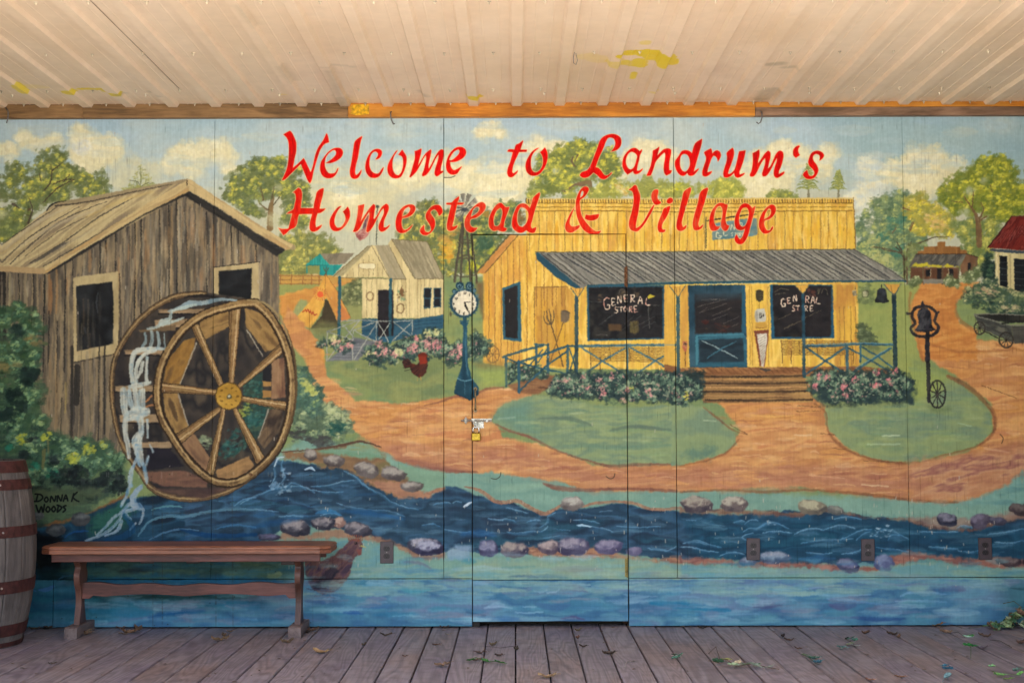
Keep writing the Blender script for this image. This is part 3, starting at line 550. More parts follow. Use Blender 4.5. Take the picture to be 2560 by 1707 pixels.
# dark road edges
F(1060, 900, 3.016)
P([(518, 450), (560, 365), (700, 295), (900, 265), (1200, 320), (1500, 350), (1900, 330), (1960, 500), (1960, 780), (1700, 788), (1400, 795), (1200, 748), (980, 672), (800, 584), (640, 534), (545, 488)], ['7c8b68', '87946c', '74866e', '8d986e', '7a8a6c'], feather=4, rough=4, L=80, W=14, smooth=True)
P([(520, 440), (600, 350), (800, 290), (800, 420), (860, 560), (700, 520)], ['5f7f74', '68877a'], feather=26, a=.8)
scumble([(560, 440), (760, 320), (1200, 330), (1900, 350), (1930, 740), (1400, 770), (1000, 630)], 90, 30, 130, ['9aa573', '68846a', 'a3ad80', '7f9a72', '5f7c6c', '8f9a66'], False, .45)
for q, w, c, a_ in (([(860, 440), (1000, 435), (1150, 450), (1260, 490)], [6, 26, 34, 6], '5f7062', .75), ([(1400, 530), (1560, 500), (1700, 510), (1860, 525)], [8, 28, 30, 8], '5c6c62', .8), ([(1050, 640), (1300, 650), (1500, 660), (1860, 640)], [10, 30, 34, 20], '648070', .5), ([(1100, 400), (1200, 395)], 10, 'b3bb92', .6), ([(560, 440), (680, 430)], 8, '9fb2a0', .5), ([(1500, 600), (1700, 610)], 10, 'a4b088', .5)): S(q, w, c, a=a_, br=.6, soft=4)
for q, w in (([(540, 480), (640, 530), (800, 580), (980, 670), (1200, 745), (1400, 795), (1600, 785), (1930, 785)], [8, 18, 20, 14, 12, 22, 20, 14]), ([(0, 340), (130, 310), (250, 270), (300, 290)], [6, 16, 20, 10]), ([(400, 250), (480, 215), (600, 205)], [12, 24, 10]), ([(0, 800), (160, 830), (400, 840)], [12, 30, 10]), ([(900, 930), (1000, 960), (1200, 975), (1500, 965), (1900, 985)], [16, 40, 26, 20, 24])): S(q, w, ['7a4f42', '86584a', '6c4640'], a=.75, br=.6, soft=3)
F(1700, 940, 2.735)
P([(-60, 190), (160, 210), (260, 280), (370, 380), (390, 460), (300, 520), (130, 580), (0, 605), (-60, 610)], ['7c8b68', '87946c', '74866e'], feather=4, rough=4, smooth=True, L=70, W=14)
P([(1000, 210), (1300, 200), (1560, 180), (1640, 100), (1560, -60), (1840, 0), (2000, 130), (2110, 240), (2125, 370), (2060, 450), (1800, 530), (1560, 580), (1300, 560), (1150, 480), (1020, 370), (985, 270)], ['7c8b68', '8a9568', '74866e', '82906c'], feather=4, rough=4, smooth=True, L=70, W=16)
P([(1560, -60), (1640, -60), (1840, 0), (1760, 120), (1600, 190), (1560, 100)], ['8f9a58', '97a05a'], feather=20, a=.8)
scumble([(1030, 230), (1300, 215), (1560, 190), (1840, 30), (2000, 150), (2100, 300), (2050, 430), (1560, 560), (1200, 500)], 80, 26, 110, ['9aa573', '6c876c', 'a5b083', '7f9a72', '8f9f66', '62806c'], False, .45)
for q, w in (([(160, 210), (260, 290), (370, 370), (460, 395)], [6, 14, 10, 4]), ([(400, 430), (300, 530), (0, 610)], [8, 14, 8]), ([(920, 190), (990, 240), (1010, 370), (1080, 460), (1230, 540), (1500, 595), (1640, 585), (1800, 540), (2060, 460), (2140, 380), (2150, 280), (2060, 150), (1900, 30), (1830, 0)], [14, 12, 10, 26, 14, 20, 8, 10, 14, 20, 26, 30, 34, 20]), ([(0, 790), (300, 775), (620, 790), (850, 775), (1100, 790), (1350, 815), (1600, 845), (1900, 860)], [12, 14, 20, 12, 18, 22, 20, 14])): S(q, w, ['7a4f38', '8a5c40', '6c4636'], a=.7, br=.6, soft=3)
for q in ([(340, 330), (460, 395)], [(780, 240), (960, 235)], [(800, 200), (960, 210)], [(960, 390), (1060, 400)], [(1250, 575), (1520, 590)], [(1040, 490), (1130, 500)], [(2060, 60), (2300, 150)]): S(q, [3, 8, 3], '5c4030', a=.8)
for q, w, c in (([(480, 265), (620, 275), (780, 265)], [6, 18, 6], 'd8a862'), ([(760, 300), (830, 312)], 12, 'd3a66a'), ([(780, 400), (900, 402)], 10, 'd6b690'), ([(1380, 405), (1500, 405)], 10, 'b9c4a4'), ([(1280, 465), (1500, 462)], 9, 'a9b99a'), ([(900, 680), (1120, 695)], 9, 'd0a07c'), ([(1240, 740), (1420, 750)], 12, 'd8b58e'), ([(160, 300), (240, 305)], 8, 'aebb98'), ([(430, 545), (550, 535)], 8, 'd9ab78'), ([(1900, 320), (1990, 340)], 8, '9fb595'), ([(2080, 490), (2250, 520)], 12, 'd2a582')): S(q, w, c, a=.7, br=.6, soft=2)
P([(60, 500), (250, 490), (200, 560), (20, 550)], ['4f6c66', '5a766c'], feather=16, rough=10, a=.7)
P([(1560, 590), (2352, 500), (2352, 640), (2160, 760), (1900, 850), (1600, 840)], ['a06c58', 'b5805f', 'c29370', '8f5e58', 'bb8a68'], feather=18, rough=10, a=.8, L=60, W=9, ang=12)
P([(2352, 640), (2250, 740), (2050, 830), (1900, 865), (2352, 900)], ['6f9490', '7a9c90', '668b88'], feather=8, rough=6)
# ---- river (centre and right)
F(0, 0, 1)
RV = ['2c3a4c', '334a5e', '2a4052', '3a5870', '28384a', '2f5062']
P([(600, 1080), (700, 1150), (800, 1160), (870, 1165), (950, 1215), (1010, 1240), (1080, 1235), (1110, 1215), (1140, 1214), (1190, 1235), (1260, 1255), (1300, 1262), (1350, 1285), (1400, 1270), (1480, 1265), (1560, 1258), (1640, 1275), (1700, 1280), (1850, 1285), (1980, 1275), (2100, 1275), (2200, 1295), (2290, 1300), (2400, 1325), (2560, 1290), (2760, 1280), (2760, 1400), (2560, 1410), (2380, 1400), (2290, 1380), (2250, 1395), (2180, 1405), (1980, 1410), (1800, 1395), (1720, 1400), (1640, 1395), (1540, 1380), (1480, 1385), (1400, 1390), (1300, 1385), (1200, 1380), (1130, 1370), (1080, 1390), (1010, 1370), (940, 1345), (860, 1320), (720, 1310), (640, 1360), (460, 1380), (460, 1150)], RV, feather=3, rough=5, rs=20, ang=0, L=90, W=19, con=1.9)
P([(1700, 1290), (2100, 1290), (2560, 1320), (2560, 1400), (1750, 1400)], ['17455e', '1d5068', '143a54'], feather=20, rough=10, a=.5, L=80, W=12)
scumble([(820, 1180), (960, 1240), (1100, 1230), (1300, 1280), (2100, 1290), (2400, 1335), (2556, 1300), (2556, 1395), (2250, 1385), (1900, 1400), (1300, 1375), (1000, 1360), (720, 1300)], 170, 12, 60, ['557890', '64889c', '222f3e', '436274', '7495a6', '2a3c4e'], False, .5)
scumble([(640, 1120), (900, 1180), (1000, 1300), (700, 1300), (600, 1350), (300, 1360), (300, 1260)], 70, 14, 70, ['4f7a9c', '2f5f8c', '1a2636', '3f6480', '5a7f98'], False, .5, -.08)
# banks
BK = ['9a705a', 'a87c62', '8a6152', 'b0866a']
F(600, 1000, 3.408)
P([(350, 440), (560, 420), (900, 380), (1020, 350), (1200, 430), (1250, 520), (1300, 560), (1400, 620), (1600, 720), (1500, 820), (1330, 820), (1150, 740), (1050, 680), (900, 590), (700, 570), (500, 500), (370, 490)], ['6f5844', '7d624a', '8a6c50', '75684a'], feather=6, rough=8)
P([(660, 430), (900, 400), (1000, 350), (1100, 350), (1240, 480), (1100, 500), (900, 460), (700, 450)], ['6f8d74', '7a9680', '8a8558'], feather=6, rough=6)
P([(1080, 680), (1300, 690), (1580, 720), (1560, 790), (1700, 740), (1740, 760), (1600, 830), (1350, 820), (1200, 760)], BK, feather=5, rough=5)
P([(1340, 540), (1740, 610), (1740, 740), (1660, 740), (1560, 780), (1400, 660)], ['76907a', '7f9c84'], feather=6, rough=6)
P([(1300, 490), (1500, 500), (1760, 560), (1980, 600), (1740, 610), (1500, 570)], ['8a5a50', '9a6a5a'], feather=6, a=.7)
# shrub between wheel and road
tree([(500, 130, 90), (640, 110, 100), (760, 130, 100), (860, 160, 90), (560, 230, 90), (680, 260, 90), (800, 260, 90), (900, 220, 50), (500, 60, 60), (580, 60, 60)], [['5a6a56', '4e5f50'], ['748466', '7c8b6b', '6a7b60'], ['95a07a', 'a3a87c', '8a9670']], 5.5)
D([(800, 110, 60), (890, 160, 50), (780, 90, 30)], 80, 4.5, ['b0b58c', 'bdbf94', 'a3ab7c'])
D([(800, 240, 60), (870, 225, 40)], 50, 5, ['244a46', '2f5850'])
D([(500, 290, 60), (720, 340, 60), (600, 350, 50), (460, 280, 40)], 90, 6, ['3c3f42', '4a4a48', '45443e'])
S([(350, 440), (600, 420), (900, 375), (1020, 350), (1200, 400)], [8, 14, 22, 20, 8], '5a4236', a=.8)
# shrub up-left of road
F(680, 560, 3.409)
tree([(250, 1290, 70), (280, 1370, 80), (340, 1430, 80), (230, 1420, 90), (260, 1500, 90), (380, 1500, 70), (350, 1560, 80)], [['3f574f', '4a6456'], ['577268', '5f7a62'], ['8f9c62', '7b8f68']], 5)
D([(290, 1350, 36), (330, 1400, 36), (350, 1430, 30)], 60, 4.5, ['a9ad62', 'b7b868', 'c2bf72'])
# rocks
def rock(x, y, rx, ry, b='5f5a66', li='a39aa2', d='35333f', sp=None):
    pts = []
    ph = rng.random()*6
    for t in np.linspace(0, 2*math.pi, 11, endpoint=False):
        r = 1+.12*math.sin(2*t+ph)+.08*rng.standard_normal()
        pts.append((x+rx*r*math.cos(t), y+ry*min(r, 1.1)*math.sin(t)))
    P([(a_+rx*.06, b_+ry*.12) for a_, b_ in pts], [d, b], feather=2, rough=1.5, smooth=True, ang=10, L=20, W=8)
    up_ = [(x+(a_-x)*.86-rx*.03, y+(b_-y)*.66-ry*.26) for a_, b_ in pts]
    P(up_, [b, li, b], feather=5, rough=3, smooth=True, ang=20, L=16, W=9, con=2.4)
    P([(x+(a_-x)*.5-rx*.12, y+(b_-y)*.34-ry*.45) for a_, b_ in pts], [li], feather=5, rough=3, smooth=True, a=.8)
F(600, 1000, 3.408)
for r in ((600, 460, 62, 46), (800, 515, 84, 54), (1070, 590, 105, 70), (1300, 620, 100, 66), (1460, 735, 96, 46)): rock(*r, b='6d6462', li='a3998f', d='48403f')
for r in ((460, 1080, 120, 82), (712, 1045, 104, 52), (1000, 1095, 116, 64)): rock(*r, b='514d56', li='958b8c', d='2e2d38')
rock(845, 1035, 60, 42, '8f6f66', 'b59a8c', '6a4e48'); rock(1560, 1240, 160, 70, '4c4a58', 'b5adb4', '2c2c3a')
rock(240, 1165, 90, 30, '4a4858', '77708a', '22222e')
P([(350, 1130), (600, 1140), (850, 1090), (900, 1130), (1100, 1150), (1300, 1190), (1420, 1250), (1500, 1300), (1620, 1320), (1740, 1290), (1740, 1340), (1600, 1350), (1480, 1330), (1300, 1230), (1060, 1190), (860, 1170), (600, 1190), (340, 1180)], BK, feather=6, rough=6, a=.85)
for r in ((460, 1080, 116, 78), (712, 1045, 100, 50), (1000, 1095, 112, 62)): rock(*r, b='514d56', li='958b8c', d='2e2d38')
rock(1560, 1240, 156, 68, '4c4a58', 'b5adb4', '2c2c3a')
F(1060, 900, 3.016)
for q, w in (([(0, 1010), (100, 980), (150, 960)], [10, 26, 14]), ([(310, 950), (430, 985), (560, 1070), (700, 1060), (800, 1110), (900, 1155), (1000, 1110), (1080, 1060)], [10, 26, 30, 30, 30, 34, 24, 14]), ([(1190, 1100), (1300, 1075), (1450, 1065), (1600, 1080), (1700, 1120), (1930, 1110)], [14, 22, 18, 24, 22, 24])): S(q, w, BK, a=.9, br=.5)
rock(1110, 1075, 84, 54, '7a706c', 'b0a89e', '5c5250')
P([(700, 1400), (900, 1420), (1300, 1410), (1500, 1460), (1700, 1500), (1930, 1480), (1960, 1530), (1600, 1530), (1400, 1480), (1200, 1490), (1000, 1480), (840, 1480)], BK, feather=6, rough=6)
for r in ((480, 1412, 88, 58, '5a5a74', '8e8a9e', '3f3c54'), (672, 1420, 94, 62, '6a5f66', 'a2938c', '3f3a4c'), (938, 1405, 86, 54, '7a6a6e', 'b09c98', '4a4050'), (1120, 1400, 112, 76, '5f5a70', '9a8f9a', '403b52'), (1390, 1400, 104, 54, '67607a', '948a9c', '4a4560'), (1580, 1435, 60, 34, '66607a', '857c92', '4c4862'), (40, 1410, 100, 60, '4a4760', 'a9a6b4', '2e2c40')): rock(*r)
P([(160, 1440), (250, 1395), (350, 1400), (350, 1500), (170, 1500)], ['7f92a8', '8c9db0', '6f8a9a'], feather=8, rough=5, a=.8)
F(1700, 940, 2.735)
P([(0, 900), (240, 900), (460, 915), (800, 930), (1000, 900), (1150, 930), (1300, 965), (1560, 970), (1760, 1020), (2000, 1040), (2150, 980), (2352, 930), (2352, 965), (2200, 1000), (2000, 1060), (1700, 1040), (1550, 985), (1200, 960), (1000, 925), (800, 960), (460, 945), (0, 930)], ['6d4c44', '7f5a4a', '8d6a58', '5d4340'], feather=5, rough=5, a=.85)
P([(1500, 965), (1750, 960), (2000, 975), (2352, 900), (2352, 950), (2150, 990), (1900, 1040), (1750, 1030)], ['8d6f66', '9c8072', '7a5f5a'], feather=8, rough=6, a=.8)
for r in ((110, 870, 108, 58, '6f625f', 'a59a8c', '3f3842'), (365, 865, 88, 56, '6f625f', 'b0a596', '3f3842'), (900, 890, 108, 50, '7f7464', 'ada48a', '56504c'), (1060, 910, 56, 32, '6c6a66', '8c8a80', '4a4a4c'), (1820, 975, 74, 48, '4c4a58', '7f7a88', '2c2c3a'), (2050, 985, 70, 52, '5a5260', '7a7082', '3a3444'), (2170, 990, 52, 30, '454250', '645f70', '2a2834'), (2310, 905, 70, 38, '4a3f42', '6f6360', '2a2428')): rock(*r)
P([(0, 1240), (200, 1240), (400, 1270), (700, 1265), (1050, 1285), (1300, 1310), (1400, 1235), (1560, 1195), (1800, 1225), (2000, 1250), (2160, 1235), (2352, 1250), (2352, 1310), (2100, 1310), (1900, 1290), (1700, 1240), (1500, 1290), (1350, 1330), (1100, 1330), (800, 1300), (500, 1310), (300, 1280), (0, 1280)], ['8d5f54', '9c6c5e', '7c5450', 'a6786a'], feather=6, rough=6)
for r in ((460, 1262, 60, 32, '5f6478', '8a92a0', '30344c'), (640, 1235, 92, 48, '666c80', '8f95a2', '363c54'), (1140, 1290, 84, 48, '4f5068', '77708a', '30304a'), (1390, 1270, 78, 58, '5f6484', '7f86a0', '484a66'), (2240, 1265, 84, 34, '5a4a4c', '7a6a68', '33282e')): rock(*r)
# waves: many curved light strokes over the water
def waves(lst, c=('7fa6c2', '8fb4cc', '5f92b8', '4b82ab'), a=.8, wid=17):
    for q in lst:
        n = len(q); S(q, [2, wid*rng.uniform(.6, 1.1), wid*rng.uniform(.5, 1), 2], list(c), a=a*.8, br=1.1, soft=2.6); S([(p[0]+3, p[1]-2) for p in q], [1, wid*.3, 1], 'a9c0d0', a=a*rng.uniform(.1, .5), br=.6, soft=1)
        S([(p[0]+5, p[1]+9) for p in q], [2, wid*1.6, 2], '345a74', a=.35, br=.6, soft=3)
waves([[(440, 1010), (480, 980), (530, 985)], [(430, 1060), (470, 1040), (520, 1040), (600, 1000), (660, 1000), (740, 1040)], [(560, 1070), (650, 1060), (760, 1070)], [(780, 1080), (850, 1045), (920, 1040), (980, 1050)], [(980, 1050), (1060, 1020), (1130, 1020), (1200, 1040)], [(1100, 1110), (1180, 1080), (1240, 1050), (1310, 1045)], [(1200, 1120), (1260, 1070), (1300, 1060)], [(1320, 1090), (1370, 1050), (1430, 1050), (1500, 1080), (1560, 1110)], [(820, 1140), (950, 1120), (1100, 1115), (1180, 1110)], [(0, 1165), (80, 1170), (170, 1190), (260, 1200)], [(20, 1140), (110, 1125), (200, 1150), (280, 1170)], [(270, 1225), (320, 1205), (400, 1205), (440, 1215)], [(1340, 1165), (1430, 1180), (1560, 1195)], [(860, 1200), (960, 1215), (1040, 1205)], [(1100, 1215), (1200, 1200), (1240, 1180)], [(1420, 1120), (1440, 1090), (1500, 1085)], [(1700, 1165), (1800, 1170), (1900, 1180)], [(1900, 1190), (2000, 1200), (2040, 1190)], [(1640, 1060), (1800, 1065), (1900, 1060)], [(2100, 1080), (2250, 1060), (2352, 1040)], [(2150, 1130), (2260, 1140), (2352, 1120)], [(360, 1000), (420, 985), (440, 990)], [(40, 980), (110, 985)], [(1890, 1035), (1940, 1020), (2000, 1035)], [(1050, 975), (1130, 960), (1240, 980)], [(450, 1120), (420, 1100), (500, 1070)]])
D([(1400, 1055, 50), (1340, 1075, 40), (620, 1000, 30)], 26, 3, ['b5c4d2', 'a3b5c4'])
F(1060, 900, 3.016)
waves([[(70, 1090), (130, 1070), (200, 1075)], [(215, 1075), (240, 1060), (280, 1070)], [(480, 1190), (560, 1200), (640, 1195), (690, 1220)], [(620, 1110), (700, 1130), (780, 1150)], [(870, 1255), (930, 1220), (940, 1170), (990, 1150)], [(620, 1290), (700, 1300), (800, 1290), (900, 1280), (930, 1250)], [(1120, 1205), (1220, 1205), (1320, 1225)], [(1150, 1245), (1240, 1250), (1340, 1265), (1420, 1290)], [(1000, 1275), (1100, 1280)], [(1450, 1250), (1600, 1260), (1780, 1250)], [(1320, 1140), (1420, 1130)], [(1680, 1415), (1760, 1430), (1840, 1430), (1900, 1400)], [(150, 1275), (300, 1295), (350, 1290)], [(900, 1340), (1020, 1320)], [(770, 1220), (840, 1200), (880, 1210)]], wid=15)
S([(300, 1100), (330, 1085), (360, 1070)], [10, 26, 6], 'c9d2dc', a=.85); S([(1150, 1240), (1200, 1242), (1260, 1252)], [8, 20, 6], 'a8bfd0', a=.9)
S([(280, 1310), (420, 1300), (540, 1320)], [20, 60, 16], '27588a', a=.5, br=.6, soft=6)
F(600, 1000, 3.408)
waves([[(0, 880), (120, 820), (280, 760), (420, 730), (560, 740), (640, 790)], [(600, 760), (720, 780), (800, 785), (880, 780)], [(600, 730), (750, 725), (880, 690), (980, 680)], [(1030, 710), (1120, 760), (1200, 800), (1300, 870), (1400, 905), (1520, 930)], [(820, 870), (940, 910), (1100, 930), (1300, 950), (1400, 990)], [(880, 600), (960, 640), (1060, 720), (1160, 790)], [(0, 920), (150, 930), (330, 950)], [(300, 740), (380, 650), (350, 560), (370, 500)], [(250, 740), (300, 640), (290, 560), (330, 510)], [(330, 990), (450, 980), (540, 990)], [(680, 980), (760, 960), (850, 980)], [(1550, 1060), (1640, 1050), (1700, 1075)], [(380, 760), (440, 700), (560, 760)]], wid=19)
S([(550, 590), (600, 575), (640, 600)], [8, 26, 6], 'a9bccc', a=.8); S([(290, 560), (330, 490), (370, 480)], [8, 20, 8], 'b4c2cc', a=.8)
D([(360, 750, 70), (300, 720, 50), (380, 620, 40)], 60, 3.5, ['8fa6b8', '6a8ba6', 'a9b6c0'], 30)
S([(850, 940), (1100, 960), (1400, 1010)], [10, 50, 10], '245c92', a=.5, br=.6, soft=6); S([(640, 960), (760, 945), (860, 975)], [10, 40, 10], '3c78a3', a=.6)
S([(100, 1080), (300, 1040), (500, 1010)], [30, 50, 20], '1c4a78', a=.5, br=.6, soft=6)
# ---- the wheel
F(260, 700, 2.8)
def ell(cx, cy, rx, ry, n=28, ph=0): return [(cx+rx*math.cos(t+ph), cy+ry*math.sin(t+ph)) for t in np.linspace(0, 2*math.pi, n, endpoint=False)]
WD = ['68543c', '7e6546', '957850', 'a98a5e', '5a4936']
dk = ['302c2e', '3b3634', '48403a', '2b292b', '544a40']
# back rim silhouette
back = [(70, 560), (140, 400), (250, 270), (400, 160), (520, 100), (640, 78), (800, 100), (1060, 150), (1230, 300), (1330, 520), (1345, 760), (1300, 1000), (1200, 1200), (1040, 1380), (850, 1500), (640, 1545), (440, 1510), (300, 1400), (190, 1290), (100, 1120), (50, 900), (48, 700)]
P(back, dk, smooth=True, feather=2, L=20, W=60)
P([(970, 1150), (980, 700), (1110, 640), (1110, 760), (1200, 900), (1080, 1100), (900, 1230), (820, 1250)], ['3a4a40', '2f4440', '4a5a48'], feather=6)
D([(1050, 770, 70), (1020, 950, 80), (1070, 960, 60), (930, 1120, 80), (1030, 1000, 60), (880, 1180, 70)], 220, 4.5, ['2f5a56', '3c6660', '4b7468', '274a4a'], 40)
D([(990, 900, 40), (960, 940, 20)], 26, 4, ['8f9a4c', 'a2a84f']); D([(695, 1130, 44)], 34, 5, ['8f9a7a', 'a5ad8a', '6e7c62'])
P([(1110, 620), (1170, 620), (1170, 720), (1110, 720)], '26262a'); P([(1110, 705), (1170, 708), (1170, 740), (1110, 742)], 'a07a4a'); P([(1110, 770), (1170, 775), (1170, 820), (1110, 822)], '9a7446')
# back rim arcs
def arc(pts, w, cols=WD, edge=True):
    S(pts, w, '3c3128', a=.95, br=.15); ww = [x*.78 for x in w] if isinstance(w, list) else w*.78
    S(pts, ww, cols, br=.45); 
    S([(p[0]-2, p[1]-3) for p in pts], [x*.25 for x in w] if isinstance(w, list) else w*.25, 'b99c70', a=.6, br=.6)
arc([(700, 95), (520, 110), (400, 160), (260, 265), (150, 400), (72, 560), (52, 730), (62, 900), (100, 1080), (170, 1230), (260, 1350), (330, 1450), (470, 1515), (640, 1530), (830, 1490), (960, 1430)], [40, 46, 46, 46, 44, 40, 38, 36, 34, 36, 40, 44, 46, 44, 40, 36], ['5a4a38', '6d563e', '7d6447', '4d4033'])
S([(560, 120), (700, 108), (820, 130)], [10, 22, 10], '242224')
# paddles at left
for (y, x0, x1, t) in ((215, 380, 700, 34), (300, 350, 600, 60), (500, 140, 420, 42), (755, 75, 400, 46), (965, 105, 420, 60), (1150, 170, 470, 46)):
    P([(x0, y-t*.5+8), (x1, y-t*.5), (x1, y+t*.5), (x0+6, y+t*.5)], ['8a7256', 'a0876a', '75604a'], L=60, W=5, feather=2)
    S([(x0, y+t*.5+4), (x1, y+t*.5+6)], 8, '221f20', a=.8)
P([(240, 350), (500, 310), (500, 350), (250, 362)], ['6f5c46'], feather=2)
P([(300, 1340), (560, 1330), (720, 1400), (720, 1450), (420, 1440), (310, 1400)], ['6d4f44', '7a5a4a', '5d443c'], feather=3, L=60, W=8)
P([(300, 1180), (460, 1175), (560, 1300), (300, 1330)], ['25232a', '2b2830'], feather=3)
P([(340, 1460), (760, 1455), (900, 1440), (700, 1530), (480, 1500)], ['4a3a38', '5c473f', '6d5246'], feather=6)
for q in ([(290, 850), (330, 810)], [(290, 885), (350, 870)]): S(q, 14, 'a5714a')
# inside of the front drum (far rim boards)
def board(p, cols=('6d5438', '876a44', '9b7b4e', '5c4833'), ang=0): P(p, list(cols), feather=2, ang=ang, L=40, W=8)
board([(690, 250), (870, 195), (880, 320), (700, 420), (640, 380)], ang=20)
board([(985, 190), (1120, 240), (1240, 430), (1240, 470), (1130, 500), (990, 320)], ang=-50)
board([(440, 560), (560, 420), (640, 400), (620, 520), (530, 730), (410, 730)], ('7c5c34', '96703c', '6b5236'), 60)
board([(410, 780), (520, 790), (590, 1020), (500, 1090), (430, 960)], ang=-70)
board([(500, 1090), (600, 1030), (760, 1270), (740, 1370), (600, 1230)], ('7d5f4a', '8f6e52', '6a5040'), -50)
board([(780, 1330), (1010, 1230), (1050, 1290), (1000, 1370), (800, 1420)], ('8f6f4c', 'a07c54', '75593f'), 20)
board([(1170, 560), (1260, 540), (1270, 820), (1170, 830)], ('6a4c3e', '83634c', '97775a', '523c34'), 88)
board([(1160, 900), (1260, 900), (1230, 1050), (1120, 1180), (1070, 1110)], ('5b4a3c', '75604a', '3d332e'), 60)
for q in ([(645, 440), (530, 725)], [(515, 790), (590, 1020)], [(1000, 350), (1110, 530)], [(1150, 905), (1080, 1100)]): S(q, [10, 16, 8], ['8d8478', 'a39a8a'], a=.8)
# spokes
for (x0, y0, x1, y1, w0, w1) in ((640, 330, 815, 720, 58, 44), (918, 200, 890, 715, 88, 40), (1240, 480, 950, 735, 66, 34), (400, 750, 790, 785, 72, 40), (970, 830, 1270, 880, 40, 66), (800, 905, 520, 1110, 40, 80), (835, 905, 745, 1340, 34, 62), (915, 905, 1090, 1250, 36, 78)):
    S([(x0, y0), (x1, y1)], [w0, w1], '33291f', a=.9, br=0); S([(x0, y0), (x1, y1)], [w0*.86, w1*.86], ['8a6b45', 'a3845a', '94704a', 'b08f62'], br=.4)
    dx, dy = x1-x0, y1-y0; l = math.hypot(dx, dy); nx, ny = -dy/l, dx/l
    if nx < 0: nx, ny = -nx, -ny
    S([(x0+nx*w0*.22, y0+ny*w0*.22), (x1+nx*w1*.1, y1+ny*w1*.1)], [w0*.14, w1*.12], 'd0b48a', a=.7, br=.5)
    S([(x0-nx*w0*.3, y0-ny*w0*.3), (x1-nx*w1*.3, y1-ny*w1*.3)], [w0*.12, w1*.14], '5f4831', a=.8)
# front rim
fr = [(1060, 160), (960, 165), (850, 190), (700, 240), (580, 320), (480, 440), (410, 570), (375, 720), (375, 860), (410, 980), (480, 1100), (560, 1220), (660, 1330), (760, 1400), (870, 1420), (980, 1390), (1090, 1310), (1200, 1190), (1280, 1010), (1310, 830), (1310, 660), (1280, 500), (1220, 350), (1140, 230), (1060, 160)]
S(fr, 66, '382c22', a=.95, br=0)
S(fr, [54, 50, 44, 40, 38, 44, 50], ['7a5f42', '93754f', 'a5875c', '6c543a'], br=.45)
S([(p[0]*.985+12, p[1]*.985+11) for p in fr], [12, 10, 8, 12], 'c2a578', a=.75, br=.6)
S([(p[0]*.955+38, p[1]*.96+32) for p in fr], [9, 7, 6, 9], '33271e', a=.85)
S([(1140, 170), (1250, 300), (1320, 480), (1345, 700), (1330, 900), (1270, 1090), (1180, 1240), (1060, 1360), (960, 1440)], [8, 14, 16, 16, 16, 16, 14, 12], '5e4a34', a=.9)
S([(1000, 140), (1120, 160), (1240, 280), (1310, 460)], [8, 16, 16, 8], '94805c', a=.9)
# hub
P(ell(872, 810, 94, 96, 20), ['a07a34', 'b58d40', 'bf9748', '8f6a2e'], smooth=True, feather=2); S(ell(872, 810, 92, 94, 21)+[(964, 810)], 7, '5a4326', a=.8)
for i in range(10):
    t = i/10*6.283; D([(872+60*math.cos(t), 810+60*math.sin(t), 4)], 2, 2.6, ['5a421f'])
P(ell(876, 814, 18, 18, 10), '57503a', smooth=True); P(ell(876, 812, 9, 9, 8), 'b8b4a0', smooth=True)
# falling water
wt = ['b9bdb4', 'c6c5b8', '9fb0b4', 'a8aea8']
S([(930, 140), (800, 135), (680, 160), (600, 160), (520, 195), (450, 215)], [8, 26, 34, 40, 22, 12], ['8ea3ac', 'a3b3b6', '7c95a2'], a=.9, br=.6)
for q, w in (([(470, 215), (455, 270), (400, 290), (380, 320), (300, 340)], [14, 26, 30, 24, 12]), ([(640, 170), (560, 190), (480, 215)], [20, 26, 12]), ([(560, 260), (480, 290), (400, 310)], [10, 24, 30])): S(q, w, ['9fb0b0', 'b5bdb4'], a=.85, br=.6)
for q, w in (([(285, 370), (290, 430), (262, 470)], [14, 22, 18]), ([(330, 360), (335, 420), (318, 480)], [24, 26, 20]), ([(370, 365), (385, 430), (375, 480)], [20, 24, 16]), ([(420, 370), (425, 470)], [10, 14])): S(q, w, ['8ea6ac', 'a3b2b0'], a=.7, br=.6)
for q, w in (([(420, 480), (300, 480), (220, 500), (190, 580), (200, 720)], [14, 32, 38, 34, 30]), ([(360, 490), (280, 520), (230, 590), (225, 720)], [20, 30, 28, 22]), ([(268, 575), (255, 640), (235, 680)], [26, 26, 12]), ([(300, 540), (295, 640), (298, 720)], [20, 22, 26]), ([(180, 745), (240, 735), (320, 715)], [26, 40, 20])): S(q, w, wt, a=1, br=.35, soft=2)
for q, w in (([(135, 770), (140, 880), (150, 940)], [30, 34, 24]), ([(175, 770), (185, 860), (210, 910)], [16, 28, 16]), ([(215, 770), (225, 860), (232, 910)], [26, 22, 14]), ([(250, 770), (240, 850), (250, 900)], [12, 16, 12]), ([(268, 770), (272, 910)], [24, 18]), ([(160, 960), (230, 930), (300, 920)], [30, 66, 30]), ([(150, 970), (145, 1050), (165, 1150), (175, 1240)], [26, 24, 24, 16]), ([(250, 970), (260, 1050), (230, 1120), (240, 1200), (265, 1280)], [36, 24, 50, 40, 20]), ([(300, 980), (305, 1100)], [14, 10]), ([(265, 1060), (215, 1120)], [14, 8])): S(q, [x*1.55 for x in w], wt, a=.9, br=.5, soft=2.5)
